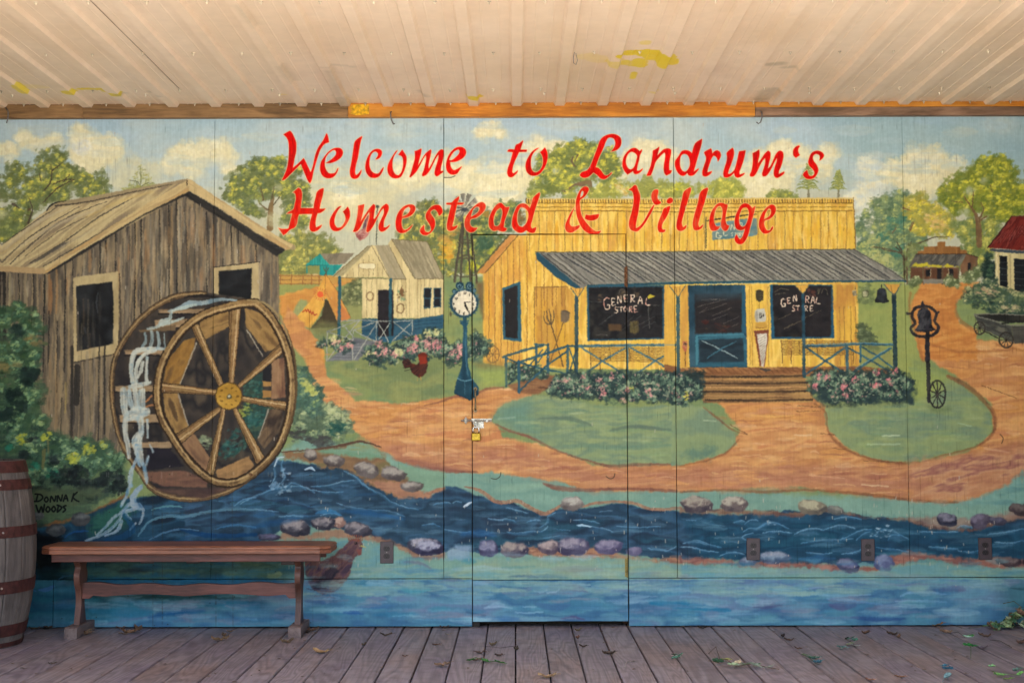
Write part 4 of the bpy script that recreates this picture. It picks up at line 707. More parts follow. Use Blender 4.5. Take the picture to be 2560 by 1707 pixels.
for q, w in (([(230, 1160), (235, 1260), (250, 1300)], [40, 22, 14]), ([(230, 1240), (190, 1340), (180, 1400), (190, 1440)], [16, 30, 36, 20]), ([(270, 1280), (290, 1350), (300, 1420)], [20, 30, 16]), ([(310, 1230), (280, 1330)], [18, 12]), ([(320, 1150), (340, 1200)], [8, 16]), ([(260, 1440), (220, 1490), (200, 1568), (250, 1600)], [30, 40, 40, 20]), ([(180, 1430), (150, 1520), (120, 1580)], [26, 22, 16])): S(q, w, ['7f9db0', 'a9b2b2', '5f86a3'], a=.9, br=.5, soft=2.5)
F(0, 1080, 2.903)
for q, w in (([(1020, 400), (960, 470), (990, 540), (910, 580), (950, 630)], [34, 40, 34, 20, 16]), ([(1010, 520), (1040, 570), (1010, 660)], [26, 24, 16]), ([(960, 500), (900, 560), (860, 640), (760, 730), (620, 785)], [30, 24, 20, 24, 14]), ([(900, 560), (800, 640), (760, 690), (700, 740)], [14, 24, 20, 14]), ([(880, 640), (860, 700), (760, 750)], [18, 24, 12]), ([(980, 660), (940, 710)], [20, 10])): S(q, w, ['a8a9ac', '8095a8', '98a3ab', '5f7f9c'], a=.8, br=.55)
S([(900, 600), (960, 700), (880, 760), (760, 780)], [30, 50, 40, 20], '17486e', a=.5)
for q, w, c in (([(1000, 750), (1080, 650), (1200, 610), (1340, 610), (1480, 580), (1620, 560), (1858, 560)], [10, 16, 20, 20, 22, 16, 10], '5d8395'), ([(1100, 560), (1200, 535), (1320, 540)], [6, 18, 8], '5f8c94'), ([(1080, 780), (1180, 730), (1300, 700), (1440, 710)], [8, 14, 14, 6], '5a7f9c'), ([(1300, 700), (1500, 745), (1858, 740)], [8, 40, 20], '14406a'), ([(1560, 700), (1700, 670), (1858, 690)], [8, 14, 10], '3f6d92'), ([(1700, 530), (1760, 490), (1858, 470)], [6, 14, 8], '5d83a0'), ([(470, 760), (540, 720), (640, 715)], [8, 14, 10], '1f4f86')): S(q, w, c, a=.75, br=.5)
# ---- lower lawn / blue band under the river
F(0, 0, 1)
P([(560, 1400), (640, 1372), (700, 1362), (900, 1345), (1000, 1385), (1100, 1425), (1200, 1395), (1330, 1400), (1500, 1400), (1580, 1395), (1700, 1410), (1900, 1425), (2180, 1430), (2290, 1405), (2560, 1425), (2760, 1420), (2760, 1460), (560, 1460)], ['6c9094', '78988e', '6a9296', '7f9a8c', '5f8894'], feather=8, rough=8, L=90, W=14)
P([(1180, 1400), (1560, 1395), (1700, 1415), (1700, 1450), (1120, 1450)], ['87a08a', '919f84', '7c9c8e'], feather=14, rough=8, a=.8, L=60, W=12)
BL = ['4a7a94', '568498', '42698a', '648ca0', '667c98', '4f869c', '708ca2']
P([(-200, 1449), (2760, 1447), (2760, 1640), (-200, 1640)], BL, feather=1, ang=1, L=140, W=26, con=1.7)
for i in range(150):
    x = rng.uniform(150, 2700); y = rng.uniform(1380 if x > 950 else 1450, 1560); l = rng.uniform(30, 160)
    c = ['6f6f86', '3a6fa0', '2a7896', '8fb2c2', '70a0a8', '50648c', '7c7488', '9db6c6', '3b5f86', '5f95ac'][int(rng.integers(10))]
    S([(x, y), (x+l*.5, y+rng.uniform(-4, 4)), (x+l, y+rng.uniform(-3, 3))], [2, rng.uniform(4, 20), 2], c, a=rng.uniform(.2, .5), br=.7, soft=5)
F(1200, 1340, 3.36)
for q, w, c in (([(30, 600), (130, 585), (270, 600)], [4, 22, 4], 'a6bdd0'), ([(60, 590), (130, 560), (200, 575)], [4, 18, 4], '8fb0c4'), ([(360, 590), (470, 590)], [4, 14, 4], 'a6bdd0'), ([(290, 635), (400, 640), (530, 630)], [3, 12, 3], '9ab8c8'), ([(450, 455), (520, 465), (560, 450)], [4, 16, 5], 'a8bccb'), ([(560, 470), (640, 460), (670, 435)], [4, 14, 5], '9db4c6'), ([(820, 405), (920, 405)], [4, 18, 4], 'a5bac9'), ([(1280, 385), (1390, 385)], [4, 14, 4], 'a3bace'), ([(1680, 505), (1840, 508)], [4, 14, 4], '7fa0bc'), ([(1420, 555), (1700, 580), (2100, 620)], [10, 70, 20], '1f6f93'), ([(450, 560), (640, 600), (760, 570)], [10, 70, 10], '47688f'), ([(680, 440), (800, 430), (900, 460)], [20, 60, 10], '66647c'), ([(180, 450), (300, 480), (420, 440)], [20, 90, 20], '6d7790'), ([(680, 690), (780, 680), (870, 695)], [10, 34, 10], '5a4a70'), ([(1850, 410), (1960, 408), (2080, 425)], [3, 14, 3], '22466c'), ([(240, 335), (400, 330), (480, 340)], [6, 30, 6], '4a6478')): S(q, w, c, a=.65, br=.5, soft=4)
F(1860, 1340, 3.36)
for q, w, c in (([(500, 440), (640, 425), (750, 410)], [4, 12, 4], '8fb0d0'), ([(640, 490), (780, 495), (1060, 488)], [4, 12, 4], '8fb0d0'), ([(700, 520), (900, 540), (1160, 570)], [5, 24, 5], '6a94bc'), ([(1310, 500), (1380, 470), (1560, 470), (1700, 485)], [5, 20, 16, 4], '86a8c8'), ([(1270, 545), (1450, 540), (1700, 550)], [4, 16, 4], '9ab6d4'), ([(2050, 515), (2250, 525)], [3, 10, 3], '7a9fb4'), ([(80, 595), (200, 595), (320, 570)], [5, 24, 5], '4a4a70'), ([(720, 570), (820, 590), (940, 570)], [20, 70, 20], '5a5a80'), ([(900, 680), (1100, 690), (1350, 690)], [10, 50, 10], '2f4a7c'), ([(1640, 440), (1780, 440), (1860, 445)], [20, 50, 10], '5f6484'), ([(2230, 430), (2352, 440)], [4, 26], '26384a'), ([(1080, 500), (1200, 505)], [10, 30], '3a6490')): S(q, w, c, a=.65, br=.5, soft=4)
P([(2100, 350), (2400, 350), (2400, 760), (2250, 760)], ['2c5a60', '35666a'], feather=40, a=.5)
F(600, 1340, 3.36)
for q, w, c in (([(860, 640), (950, 640), (1040, 650)], [6, 34, 6], '2c5690'), ([(1020, 510), (1120, 510), (1200, 520)], [6, 34, 6], '3f6090'), ([(990, 590), (1150, 590), (1290, 580)], [6, 40, 6], '44709a'), ([(550, 540), (700, 555)], [20, 34], '3f5f88'), ([(1380, 215), (1500, 220), (1600, 265)], [6, 30, 8], '6a6a80'), ([(930, 330), (1020, 320)], [10, 24], '8fa8b0'), ([(1350, 440), (1450, 460), (1600, 440)], [14, 50, 14], '4a93a3'), ([(1900, 635), (2060, 660)], [14, 10], '3a4c70')): S(q, w, c, a=.65, br=.5, soft=4)
F(0, 1080, 2.903)
P([(500, 960), (900, 915), (1600, 900), (1900, 860), (2100, 860), (2160, 1000), (2000, 1090), (500, 1090)], ['3d5a58', '4a6660', '35504f', '58705f'], feather=40, rough=14, a=.85)
P([(640, 1040), (1100, 1040), (1858, 1050), (2050, 1080), (1858, 1100), (700, 1090)], ['1f5f88', '2a6c92', '1a4f7c'], feather=14, rough=8, a=.8)
P([(-300, 1100), (600, 1090), (1858, 1180), (1858, 1260), (900, 1240), (600, 1400), (-300, 1420)], ['1d4f66', '24606f', '1a4358', '2a6a80'], feather=50, rough=12, a=.7, L=80, W=20)
S([(280, 1140), (330, 1140), (390, 1115)], [6, 34, 14], '4a74a8', a=.9); S([(230, 1140), (260, 1150)], 10, '3f6a9a'); S([(410, 1080), (460, 1045), (560, 1035)], [4, 12, 6], '3a5a74', a=.7)
S([(640, 1190), (1100, 1190), (1858, 1185)], [10, 50, 30], '243c38', a=.7, br=.5, soft=10)
S([(860, 1010), (960, 1000), (1120, 980)], [10, 40, 40], '2a3034', a=.7, soft=8)
for q, w, c in (([(1080, 1340), (1250, 1310), (1480, 1290)], [14, 40, 20], '1f5288'), ([(660, 1290), (900, 1300), (1100, 1310)], [30, 80, 30], '2f7898'), ([(1740, 1350), (1858, 1355)], [8, 12], '8fb2cc'), ([(1500, 1230), (1858, 1260)], [30, 60], '2f6f90')): S(q, w, c, a=.6, br=.5, soft=6)
# brown hen behind the bench
F(600, 1000, 3.408)
HN = ['54404a', '664a4c', '745652', '5a4454', '4a3c4a']
P([(550, 1350), (700, 1360), (800, 1310), (900, 1230), (940, 1180), (1000, 1170), (1035, 1210), (1040, 1260), (1010, 1300), (950, 1380), (930, 1480), (880, 1560), (840, 1610), (700, 1650), (620, 1600), (560, 1500)], HN, feather=2, rough=3, smooth=True, ang=50, L=24, W=4)
P([(560, 1480), (640, 1540), (800, 1400), (840, 1450), (720, 1620), (630, 1620)], ['34303c', '463c46', '3c3440'], feather=4, rough=3, ang=50, L=24, W=4)
for i in range(60):
    x, y = rng.uniform(600, 900), rng.uniform(1380, 1600); S([(x, y), (x-18, y+26)], [2, 5, 1], ['7a5a54', '2c2630', '6a4c50'][i % 3], a=.6)
for i in range(9): S([(925+i*14, 1195), (915+i*15, 1150-6*math.sin(i*.4))], [7, 4], '8a4a34')
S([(1030, 1235), (1075, 1252)], [14, 4], 'c2b15c'); P(ell(990, 1215, 14, 13, 8), '2a1f22', smooth=True); P(ell(987, 1212, 5, 5, 6), '9a7a60', smooth=True)
P([(990, 1270), (1035, 1260), (1030, 1310), (1005, 1320)], ['7a4a44', '8a5650'], feather=2)
P([(620, 1480), (660, 1455), (700, 1470)], 'ffffff', a=0)
F(600, 1340, 3.36)
P([(225, 345), (228, 300), (260, 318), (300, 300), (335, 292), (350, 312), (338, 335), (300, 350)], ['75876c', '8a977a'], smooth=True, feather=3, a=.9)
for q in ([(690, 410), (680, 470)], [(735, 420), (755, 500)], [(755, 500), (800, 520)], [(755, 500), (730, 515)], [(620, 500), (800, 470)], [(760, 470), (1000, 480)], [(560, 440), (760, 450), (1050, 440)]): S(q, [7, 8, 4], '4c4a62', a=.7)
# ---- general store
YW = ['d9b04e', 'dfb856', 'cfa24c', 'e6c268', 'd4a848', 'cc9c50']
F(1120, 280, 3.267)
P([(630, 740), (640, 708), (1760, 715), (2600, 700), (3310, 710), (3330, 1120), (3300, 1400), (720, 1200), (640, 1000)], YW, L=8, W=90, feather=1.2)
F(1180, 560, 3.409)
P([(95, 420), (340, 100), (540, 95), (560, 230), (1000, 400), (1100, 520), (2000, 500), (3270, 480), (3283, 520), (3300, 1190), (2900, 1290), (1800, 1240), (780, 1230), (300, 1210), (95, 1180)], YW, L=8, W=90, feather=1.2)
P([(95, 420), (340, 100), (440, 100), (440, 400), (420, 480), (250, 540), (260, 990), (420, 1000), (420, 1210), (300, 1210), (95, 1180)], ['cb9648', 'd3a14c', 'c28a45', 'd9ad58', 'bf8344'], L=6, W=90, a=.75, feather=6)
P([(530, 535), (810, 530), (870, 610), (870, 1000), (780, 1220), (650, 1200), (640, 1020), (540, 1010)], ['b98a44', 'c29548', 'ad7d40', 'cb9d48'], L=8, W=90, feather=2)
P([(700, 800), (860, 800), (860, 1200), (700, 1200)], ['d8aa3c', 'd0a040'], feather=30, a=.6)
F(1120, 280, 3.267)
for (x, y0, y1) in [(660+i*72+rng.uniform(-8, 8), 810, 1135) for i in range(37)]:
    S([(x, y0), (x+rng.uniform(-5, 5), (y0+y1)/2), (x+rng.uniform(-4, 4), y1)], [5, 8, 5], ['8f7040', 'a07c46'], a=.75, br=.4)
for i in range(26):
    x = rng.uniform(700, 3250); S([(x, rng.uniform(830, 950)), (x+4, rng.uniform(980, 1120))], [10, 26, 10], ['eccd86', 'e3b93f', 'd99e48', 'e6c26a'][i % 4], a=.5, br=.6, soft=5)
scumble([(660, 820), (3290, 820), (3290, 1115), (730, 1125)], 120, 34, 150, ['ecc368', 'd09430', 'e6b030', 'f0d088', 'd8982f', 'c98f3c'], True, .5)
for y, w in ((745, 7), (777, 6), (808, 8)): S([(640, y), (1300, y-2), (1900, y+8), (2500, y+2), (3300, y-2)], w, '80622f', a=.75)
P([(634, 706), (3308, 698), (3308, 712), (634, 720)], ['cdb070', 'd6ba74'], a=.8)
for i in range(122):
    x = 655+i*21.8; S([(x, 714), (x+2, 740)], 7, '7c6030' if i % 5 else '4c3d24', a=.75)
for i in range(40):
    x = rng.uniform(650, 3300); y = rng.uniform(700, 1000); S([(x, y), (x, y+rng.uniform(20, 70))], [1, 3, 1], '4e3a20', a=.5)
S([(634, 706), (640, 745)], 8, '5a4a2c'); S([(3308, 700), (3318, 900), (3325, 1120)], 7, '7f6236')
# gable left
F(1180, 560, 3.409)
scumble([(110, 430), (420, 130), (540, 300), (860, 560), (860, 990), (640, 1190), (110, 1160)], 80, 30, 220, ['e0b050', 'c98a3c', 'e6c070', 'b98038', 'd8a030'], True, .45)
P([(40, 420), (320, 90), (380, 92), (110, 420)], ['b88048', 'c78f55', 'a87242'], ang=52, L=30, W=5)
S([(30, 420), (310, 95)], 14, '5f5a42'); S([(110, 418), (390, 95)], 7, '6d5436')
for x, y0 in ((140, 400), (190, 350), (245, 280), (300, 220), (350, 160), (400, 130), (465, 100), (545, 260), (610, 300), (680, 340), (760, 400)): S([(x, y0), (x+4, 700), (x-2, 1180 if x < 540 else 520)], [5, 7, 5], '93683c', a=.75)
for x in (590, 640, 715, 790): S([(x, 545), (x, 1000)], 7, '8d6838', a=.6)
S([(530, 1010), (530, 540), (815, 532)], 7, '80603a', a=.8, smooth=False)
P([(255, 545), (410, 488), (420, 1003), (262, 980)], ['2f5361', '386070']); P([(275, 560), (385, 520), (388, 975), (282, 962)], ['262527', '2e2c2d', '211f22'], L=20, W=50)
for x in (150, 200, 330): S([(x, 1010), (x+3, 1200)], 6, '93683c', a=.6)
# porch roof
P([(540, 240), (1000, 240), (1727, 232), (2400, 225), (3000, 215), (3260, 215), (3560, 380), (3700, 478), (3500, 485), (2500, 480), (1740, 490), (980, 520), (925, 560)], ['77736c', '88837a', '6a6762', '959084', '7f7a72'], ang=-38, L=70, W=7, con=2.2)
for i in range(54):
    x = 580+i*58+rng.uniform(-10, 10)
    if x > 3230: continue
    yt = 248-i*.5; l = 400
    dy = 250 if x > 760 else 270
    x1 = x+l*.95; yb = min(498, yt+dy)
    if x < 700: x1 = x+350; yb = 530
    if x1 > 3660: x1 = 3660-rng.uniform(0, 60); yb = 470
    S([(x, yt+rng.uniform(0, 12)), ((x+x1)/2, (yt+yb)/2), (x1-rng.uniform(0, 30), yb-rng.uniform(0, 20))], [8, 11, 5], ['3c3c40', '4a4844', '55524e'][i % 3], a=.8, br=.4)
    if i % 2: S([(x+34, yt+20), ((x+x1)/2+30, (yt+yb)/2), (x1+10, yb-20)], [3, 12, 4], ['b3aea2', 'a29d92'][i % 4 // 2], a=.5, br=.7, soft=3)
S([(540, 240), (1700, 234), (2700, 218), (3260, 214)], 7, '56503e', a=.8)
P([(538, 248), (560, 240), (945, 560), (920, 575), (700, 440), (550, 300)], ['274453', '305160'], ang=-40)
P([(975, 518), (1740, 492), (2500, 480), (3700, 478), (3710, 492), (2500, 498), (1740, 512), (985, 540)], ['234554', '2d5263', '1f3d4c'])
S([(3250, 215), (3480, 345), (3700, 480)], 6, '4d4a46')
# posts brackets
def bracket(x, y, s=1.0):
    P([(x-70*s, y), (x+60*s, y), (x, y+95*s)], ['c9984a', 'd4a44e'])
    S([(x-75*s, y), (x-5, y+95*s)], 9, '5c6258'); S([(x+65*s, y), (x+5, y+95*s)], 9, '5c6258'); S([(x-20, y+5), (x-12, y+60*s)], 5, '82663a'); S([(x+20, y+5), (x+12, y+60*s)], 5, '82663a')
# window 1
def win(p, fr_, wall=('2c5060', '35596a')):
    P(p, list(wall)); cx = sum(a_[0] for a_ in p)/4; cy = sum(a_[1] for a_ in p)/4
    P([(cx+(x-cx)*fr_, cy+(y-cy)*fr_*1.0) for x, y in p], ['262528', '2d2b2d', '1f1f22', '353230'], feather=2, L=26, W=26, con=2.2)
win([(975, 525), (1640, 520), (1640, 978), (982, 995)], .945)
D([(1090, 620, 30), (1400, 590, 26), (1280, 600, 40)], 40, 4, ['5c4a3a', '4a4038', '6a5a48'], a=.6)
P([(1160, 850), (1270, 855), (1270, 910), (1165, 905)], ['5a4430', '6a5036'], feather=3, a=.8); P([(1345, 830), (1410, 820), (1425, 900), (1390, 940), (1340, 920)], ['4a4030', '5c503a', '3a342a'], feather=3, a=.8)
for i in range(8): S([(1350+i*9, 830), (1345+i*10, 925)], 3, '8a7a3c', a=.6)
for q in ([(1080, 860), (1300, 700)], [(1130, 830), (1200, 760)], [(1280, 900), (1440, 780)], [(1380, 880), (1560, 780)], [(1300, 850), (1380, 780)], [(1450, 880), (1560, 830)]): S(q, [2, 6, 2], '8a8a84', a=.55)
S([(1500, 700), (1510, 890)], 5, '7a7a72', a=.6); S([(1000, 660), (1110, 665)], 3, '7a7a74', a=.5); S([(1060, 940), (1150, 945)], 3, '8a8a80', a=.5); S([(1350, 690), (1600, 690)], 3, '77776e', a=.5)
P([(1490, 620), (1520, 598), (1560, 615), (1530, 625), (1500, 640)], ['b5a23a', 'c7b445'], smooth=True)
for q in ([(1250, 590), (1260, 560), (1300, 560), (1310, 590)],): S(q, 4, '6a6258')
wc = ['d9b9a4', 'e0cbb4', 'c98f80']
def word(strokes, ox, oy, s=1.0, w=9, c=wc, a=.95):
    for q in strokes: S([(ox+x*s, oy+y*s) for x, y in q], w, c, a=a, br=.1, smooth=len(q) > 2)
GL = {'G': [[(38, 8), (20, 0), (2, 20), (0, 55), (15, 82), (35, 80), (42, 55), (25, 52)]], 'E': [[(32, 0), (4, 4), (6, 34), (8, 62), (36, 58)], [(5, 32), (26, 30)]], 'N': [[(4, 64), (6, 2), (34, 60), (34, 0)]], 'R': [[(4, 64), (4, 0)], [(4, 2), (30, 4), (28, 28), (6, 32)], [(10, 32), (34, 62)]], 'A': [[(0, 62), (18, 0), (36, 60)], [(8, 38), (30, 38)]], 'L': [[(6, 0), (6, 58), (36, 56)]],
      'S': [[(30, 4), (12, 0), (4, 14), (26, 30), (24, 46), (2, 46)]], 'T': [[(0, 4), (36, 0)], [(18, 2), (18, 48)]], 'O': [[(16, 0), (0, 20), (12, 46), (30, 30), (22, 4), (16, 0)]]}
for ch, x, y, s in (('G', 1122, 628, 1.15), ('E', 1184, 632, .95), ('N', 1235, 612, .95), ('E', 1290, 602, .95), ('R', 1348, 600, .98), ('A', 1415, 615, .98), ('L', 1478, 632, .98)): word(GL[ch], x, y, s)
for ch, x, y, s in (('S', 1212, 706, 1.0), ('T', 1252, 704, .9), ('O', 1290, 702, .9), ('R', 1338, 700, .75), ('E', 1378, 698, .8)): word(GL[ch], x, y, s, 8)
# bench 1, fork and shovel
def pbench(pts, x0, x1, yt, yb):
    for i in range(10):
        y = yt+(yb-yt)*i/9; S([(x0+i*2, y), (x1+i*5, y+4)], 5, '6e5330', a=.8)
    for x in np.linspace(x0, x1+30, 5): S([(x, yt-5), (x+12, yb)], 6, '6e5330', a=.8)
    for x in (x0+10, x1+45, x0+90): S([(x, yb-30), (x, yb+80)], 7, '6a4e2e', a=.8)
pbench(None, 1000, 1640, 1050, 1165)
S([(670, 850), (715, 1000), (775, 1210)], [9, 10, 14], '5d4a36'); S([(775, 840), (720, 1000), (665, 1170)], [10, 10, 12], '6f5638')
for q in ([(668, 855), (625, 840), (612, 745)], [(668, 855), (640, 800), (635, 735)], [(668, 850), (668, 780), (655, 722)], [(672, 855), (698, 800), (688, 735)]): S(q, [12, 10, 5], '5a4c3c')
P([(760, 738), (800, 735), (832, 755), (825, 810), (795, 840), (760, 832), (752, 790)], ['6a5c4c', '7d6c58'], smooth=True, feather=2); S([(775, 735), (830, 755)], 8, '52463a')
# railings left ramp
bl = ['2b4c5c', '355a6b', '244250']
for q, w in (([(260, 1132), (420, 1080), (610, 1030)], 20), ([(385, 1178), (640, 1100), (815, 1035)], 20), ([(285, 1135), (288, 1380)], 20), ([(396, 1170), (400, 1430)], 24), ([(545, 1020), (545, 1190)], 20), ([(645, 1025), (645, 1270)], 22), ([(530, 1022), (650, 1028)], 14), ([(290, 1140), (400, 1190)], 14), ([(400, 1420), (640, 1200), (810, 1080)], 16), ([(410, 1180), (560, 1220), (880, 1290)], 14), ([(300, 1370), (380, 1310)], 12), ([(440, 1260), (600, 1070)], 12), ([(560, 1180), (640, 1060)], 10), ([(815, 1035), (812, 1270)], 22), ([(815, 1038), (880, 1040)], 20), ([(830, 1060), (900, 1280)], 12), ([(880, 1080), (830, 1270)], 12)):
    S(q, w, bl, smooth=False, br=.3)
for q, w in (([(905, 1038), (1320, 1030), (1730, 1028)], 22), ([(920, 1045), (1100, 1160), (1300, 1280)], 14), ([(1310, 1050), (1120, 1160), (980, 1260)], 14), ([(1322, 1040), (1322, 1270)], 18), ([(1340, 1045), (1560, 1165), (1700, 1250)], 15), ([(1730, 1062), (1560, 1165), (1400, 1270)], 15)): S(q, w, ['3b6172', '4a7080', '2f5262'], smooth=False, br=.3)
S([(888, 615), (888, 1290)], 32, ['223a4a', '2b4757', '1e3440'], smooth=False); bracket(900, 545, .8)
# right half of store
F(1660, 620, 3.563)
P([(145, 335), (215, 335), (215, 1060), (145, 1060)], ['c08f48', 'cb9c4a', 'b58444'], L=8, W=90)
P([(0, 335), (95, 335), (95, 1060), (0, 1040)], ['c99a48', 'd2a54c', 'bd8a45'], L=8, W=90)
P([(212, 330), (722, 325), (740, 1060), (225, 1065)], ['2b4555', '35505f', '243c4a', '3c5a68'], L=30, W=60)
P([(270, 410), (690, 400), (690, 750), (275, 760)], ['28262a', '312d2e', '222124'], feather=3)
P([(280, 380), (690, 370), (690, 440), (280, 460)], ['3c5360', '35424c'], feather=14, a=.7)
P([(270, 770), (700, 755), (735, 800), (735, 1055), (275, 1055)], ['34606f', '2e5565', '3f6c7c'], L=60, W=8)
P([(310, 815), (700, 800), (712, 1010), (310, 1015)], ['27333c', '2c3c46', '222c34'], feather=3)
S([(330, 820), (500, 900), (655, 980)], [6, 14, 6], '8a9a9c'); S([(640, 830), (500, 900), (380, 980)], [6, 14, 6], '3f6676'); S([(290, 790), (290, 1030)], 24, '497a88', a=.8); S([(290, 780), (700, 765)], 16, '4a7b8a', a=.7)
for q in ([(300, 520), (560, 450)], [(310, 580), (380, 530)], [(330, 570), (560, 490)], [(430, 600), (600, 530)], [(420, 640), (560, 590)], [(530, 670), (660, 610)], [(600, 700), (660, 670)], [(330, 460), (500, 455)]): S(q, [2, 7, 2], 'a89a88', a=.65)
D([(370, 680, 34), (520, 700, 50)], 26, 4, ['5a4638', '5a2c28'], a=.5)
P([(690, 335), (722, 335), (725, 760), (690, 760)], ['2c5468', '346074'], a=.8)
P([(722, 330), (940, 330), (945, 1055), (740, 1055)], YW, L=8, W=90)
P([(940, 325), (1505, 325), (1520, 800), (955, 810)], ['28526a', '305e74'])
P([(965, 330), (1490, 335), (1485, 765), (1470, 790), (985, 790), (970, 560)], ['262528', '302c2e', '201f22', '37322f'], L=26, W=40, con=2.2, feather=2)
P([(1500, 325), (1690, 325), (1735, 1050), (1520, 1050)], ['cfa04a', 'd9ad4c', 'bf8c46', 'e0b850'], L=10, W=90)
P([(1520, 330), (1700, 330), (1710, 480), (1530, 520)], ['a8743c', 'b78244', '9a6a3c'], feather=20, a=.7, L=20, W=40)
for x in (1560, 1600, 1660, 1700): S([(x, 520), (x+8, 1040)], 6, '8f6c3c', a=.7)
for x in (760, 780, 925): S([(x, 340), (x+5, 1040)], 6, '957238', a=.6)
for ch, x, y, s in (('G', 1042, 450, .85), ('E', 1095, 440, .85), ('N', 1148, 420, .85), ('R', 1258, 425, .95), ('A', 1305, 430, .95), ('L', 1352, 438, .95)): word(GL[ch], x, y, s)
for ch, x, y, s in (('S', 1138, 512, .95), ('T', 1175, 512, .85), ('R', 1250, 512, .75), ('E', 1296, 510, .78)): word(GL[ch], x, y, s, 8)
for q in ([(1015, 635), (1130, 580)], [(1090, 710), (1250, 630)], [(1250, 620), (1400, 550)], [(1070, 715), (1150, 670)]): S(q, [2, 8, 2], 'b09c70', a=.7)
for q in ([(1370, 360), (1370, 410), (1385, 360)], [(1400, 400), (1420, 360), (1445, 370), (1455, 410)], [(985, 390), (1040, 360), (1110, 370)], [(990, 410), (1080, 400)]): S(q, 5, '7d7258', a=.7)
D([(1310, 400, 34)], 12, 4, ['6a4038', '5a3a34'])
# bench right, porch deck, steps
pbench(None, 1040, 1640, 825, 945)
DK = ['8a5f40', '9a6d48', '7a5238', 'a5784e']
P([(0, 1030), (150, 1062), (740, 1060), (1750, 1050), (2030, 1080), (2060, 1130), (1300, 1140), (140, 1140), (0, 1120)], DK, L=60, W=6, ang=-10)
for i in range(34): x = 160+i*54; S([(x, 1064), (x+60, 1115)], 4, '5a3d2a', a=.65)
P([(240, 1130), (1225, 1125), (1270, 1190), (1320, 1250), (1320, 1310), (1320, 1370), (350, 1375), (320, 1300), (310, 1220)], ['8a6a46', '9c7a50', '7a5c40', 'b08a58'], L=120, W=7, con=2.2)
for y, x0, x1 in ((1140, 240, 1230), (1200, 300, 1280), (1275, 340, 1310), (1350, 370, 1320)): S([(x0, y), ((x0+x1)/2, y+4), (x1, y-4)], [16, 20, 16], ['4c3a2c', '3c302a'], a=.85, br=.5)
for y, x0, x1, c in ((1165, 300, 1270, 'b98a58'), (1235, 330, 1290, 'c79a68'), (1310, 360, 1310, 'ad8458')): S([(x0, y), ((x0+x1)/2, y+6), (x1, y-2)], [8, 14, 8], c, a=.7, br=.6)
# sign 5c, lantern, thermometer, bells
P([(805, 560), (830, 538), (895, 540), (905, 600), (905, 650), (815, 660)], ['c9c4b4', 'b5b0a4', 'd6d1c2']); P([(805, 600), (815, 560), (830, 545), (835, 650), (812, 655)], ['8c8880'], a=.7)
P([(808, 660), (905, 655), (915, 715), (808, 720)], ['b98e44', 'c79c4c']); S([(815, 700), (850, 712), (910, 700)], 5, '6a4c2c')
word([[(24, 0), (4, 2), (4, 20), (22, 22), (26, 40), (4, 44)]], 846, 580, .85, 7, '3a3632'); word([[(24, 12), (8, 12), (4, 26), (22, 30)], [(16, 2), (14, 40)]], 876, 582, .62, 6, '3a3632')
P([(795, 735), (930, 725), (925, 800), (895, 1055), (850, 1050), (812, 800)], ['6f3f30', '7c4a38', '5f3428']); P([(825, 762), (918, 756), (912, 850), (888, 1055), (865, 1050)], ['c9bdac', 'bcae9e', 'd2c8b8'])
for i in range(11): S([(838+i*3, 810+i*22), (905-i*2, 775+i*22)], 6, '8f8478', a=.75)
S([(855, 1070), (900, 1085), (940, 1085)], [10, 26, 12], '4a4440', a=.8)
P([(815, 380), (845, 370), (882, 380), (880, 460), (845, 475), (818, 462)], ['3a352e', '48402f', '2c2a28'], smooth=True); S([(845, 475), (848, 540)], 4, '6a5430')
for y in range(395, 460, 14): S([(850, y), (870, y+4)], 3, '6f6650')
P([(162, 830), (205, 830), (210, 870), (195, 920), (175, 920), (160, 870)], ['b8704a', 'a86048', 'c08a60']); S([(186, 925), (186, 1050)], 7, '5a3c28'); D([(186, 855, 14)], 8, 3, ['3c3430', '8a3c34'])
S([(1698, 335), (1700, 370)], 4, '4c463c'); P([(1675, 375), (1712, 372), (1714, 420), (1680, 424)], ['c2b48c', '8a8068', '4c463c'], L=8, W=8); 
tree([(1800, 380, 60), (1820, 440, 50), (1760, 450, 40)], [['6a7450'], ['7c865a'], ['8f955f']], 3.2)
P([(1768, 380), (1810, 378), (1812, 425), (1775, 430)], ['8a8a68', 'a8a484', '5c5a48'], L=8, W=8); S([(1766, 380), (1812, 378), (1812, 430), (1770, 430), (1766, 380)], 4, '3e3c34')
S([(1935, 325), (1935, 360)], 6, '2f2f2e')
P([(1900, 370), (1935, 352), (1975, 368), (1985, 440), (2002, 475), (1990, 484), (1880, 480), (1878, 465), (1890, 430)], ['1f2022', '2a2c30', '3c4046'], smooth=True, ang=60, L=14, W=4)
tree([(1760, 690, 30), (1790, 740, 60), (1820, 790, 60), (1760, 780, 50), (1850, 870, 60), (1780, 830, 50)], [['4a5440', '525c46'], ['5f6a50'], ['6c7658']], 3.4, dens=.8)
P([(1740, 900), (1880, 860), (2020, 900), (2060, 1060), (1760, 1040)], ['7f8456', '8f8a58', '757e54'], feather=12, a=.7)
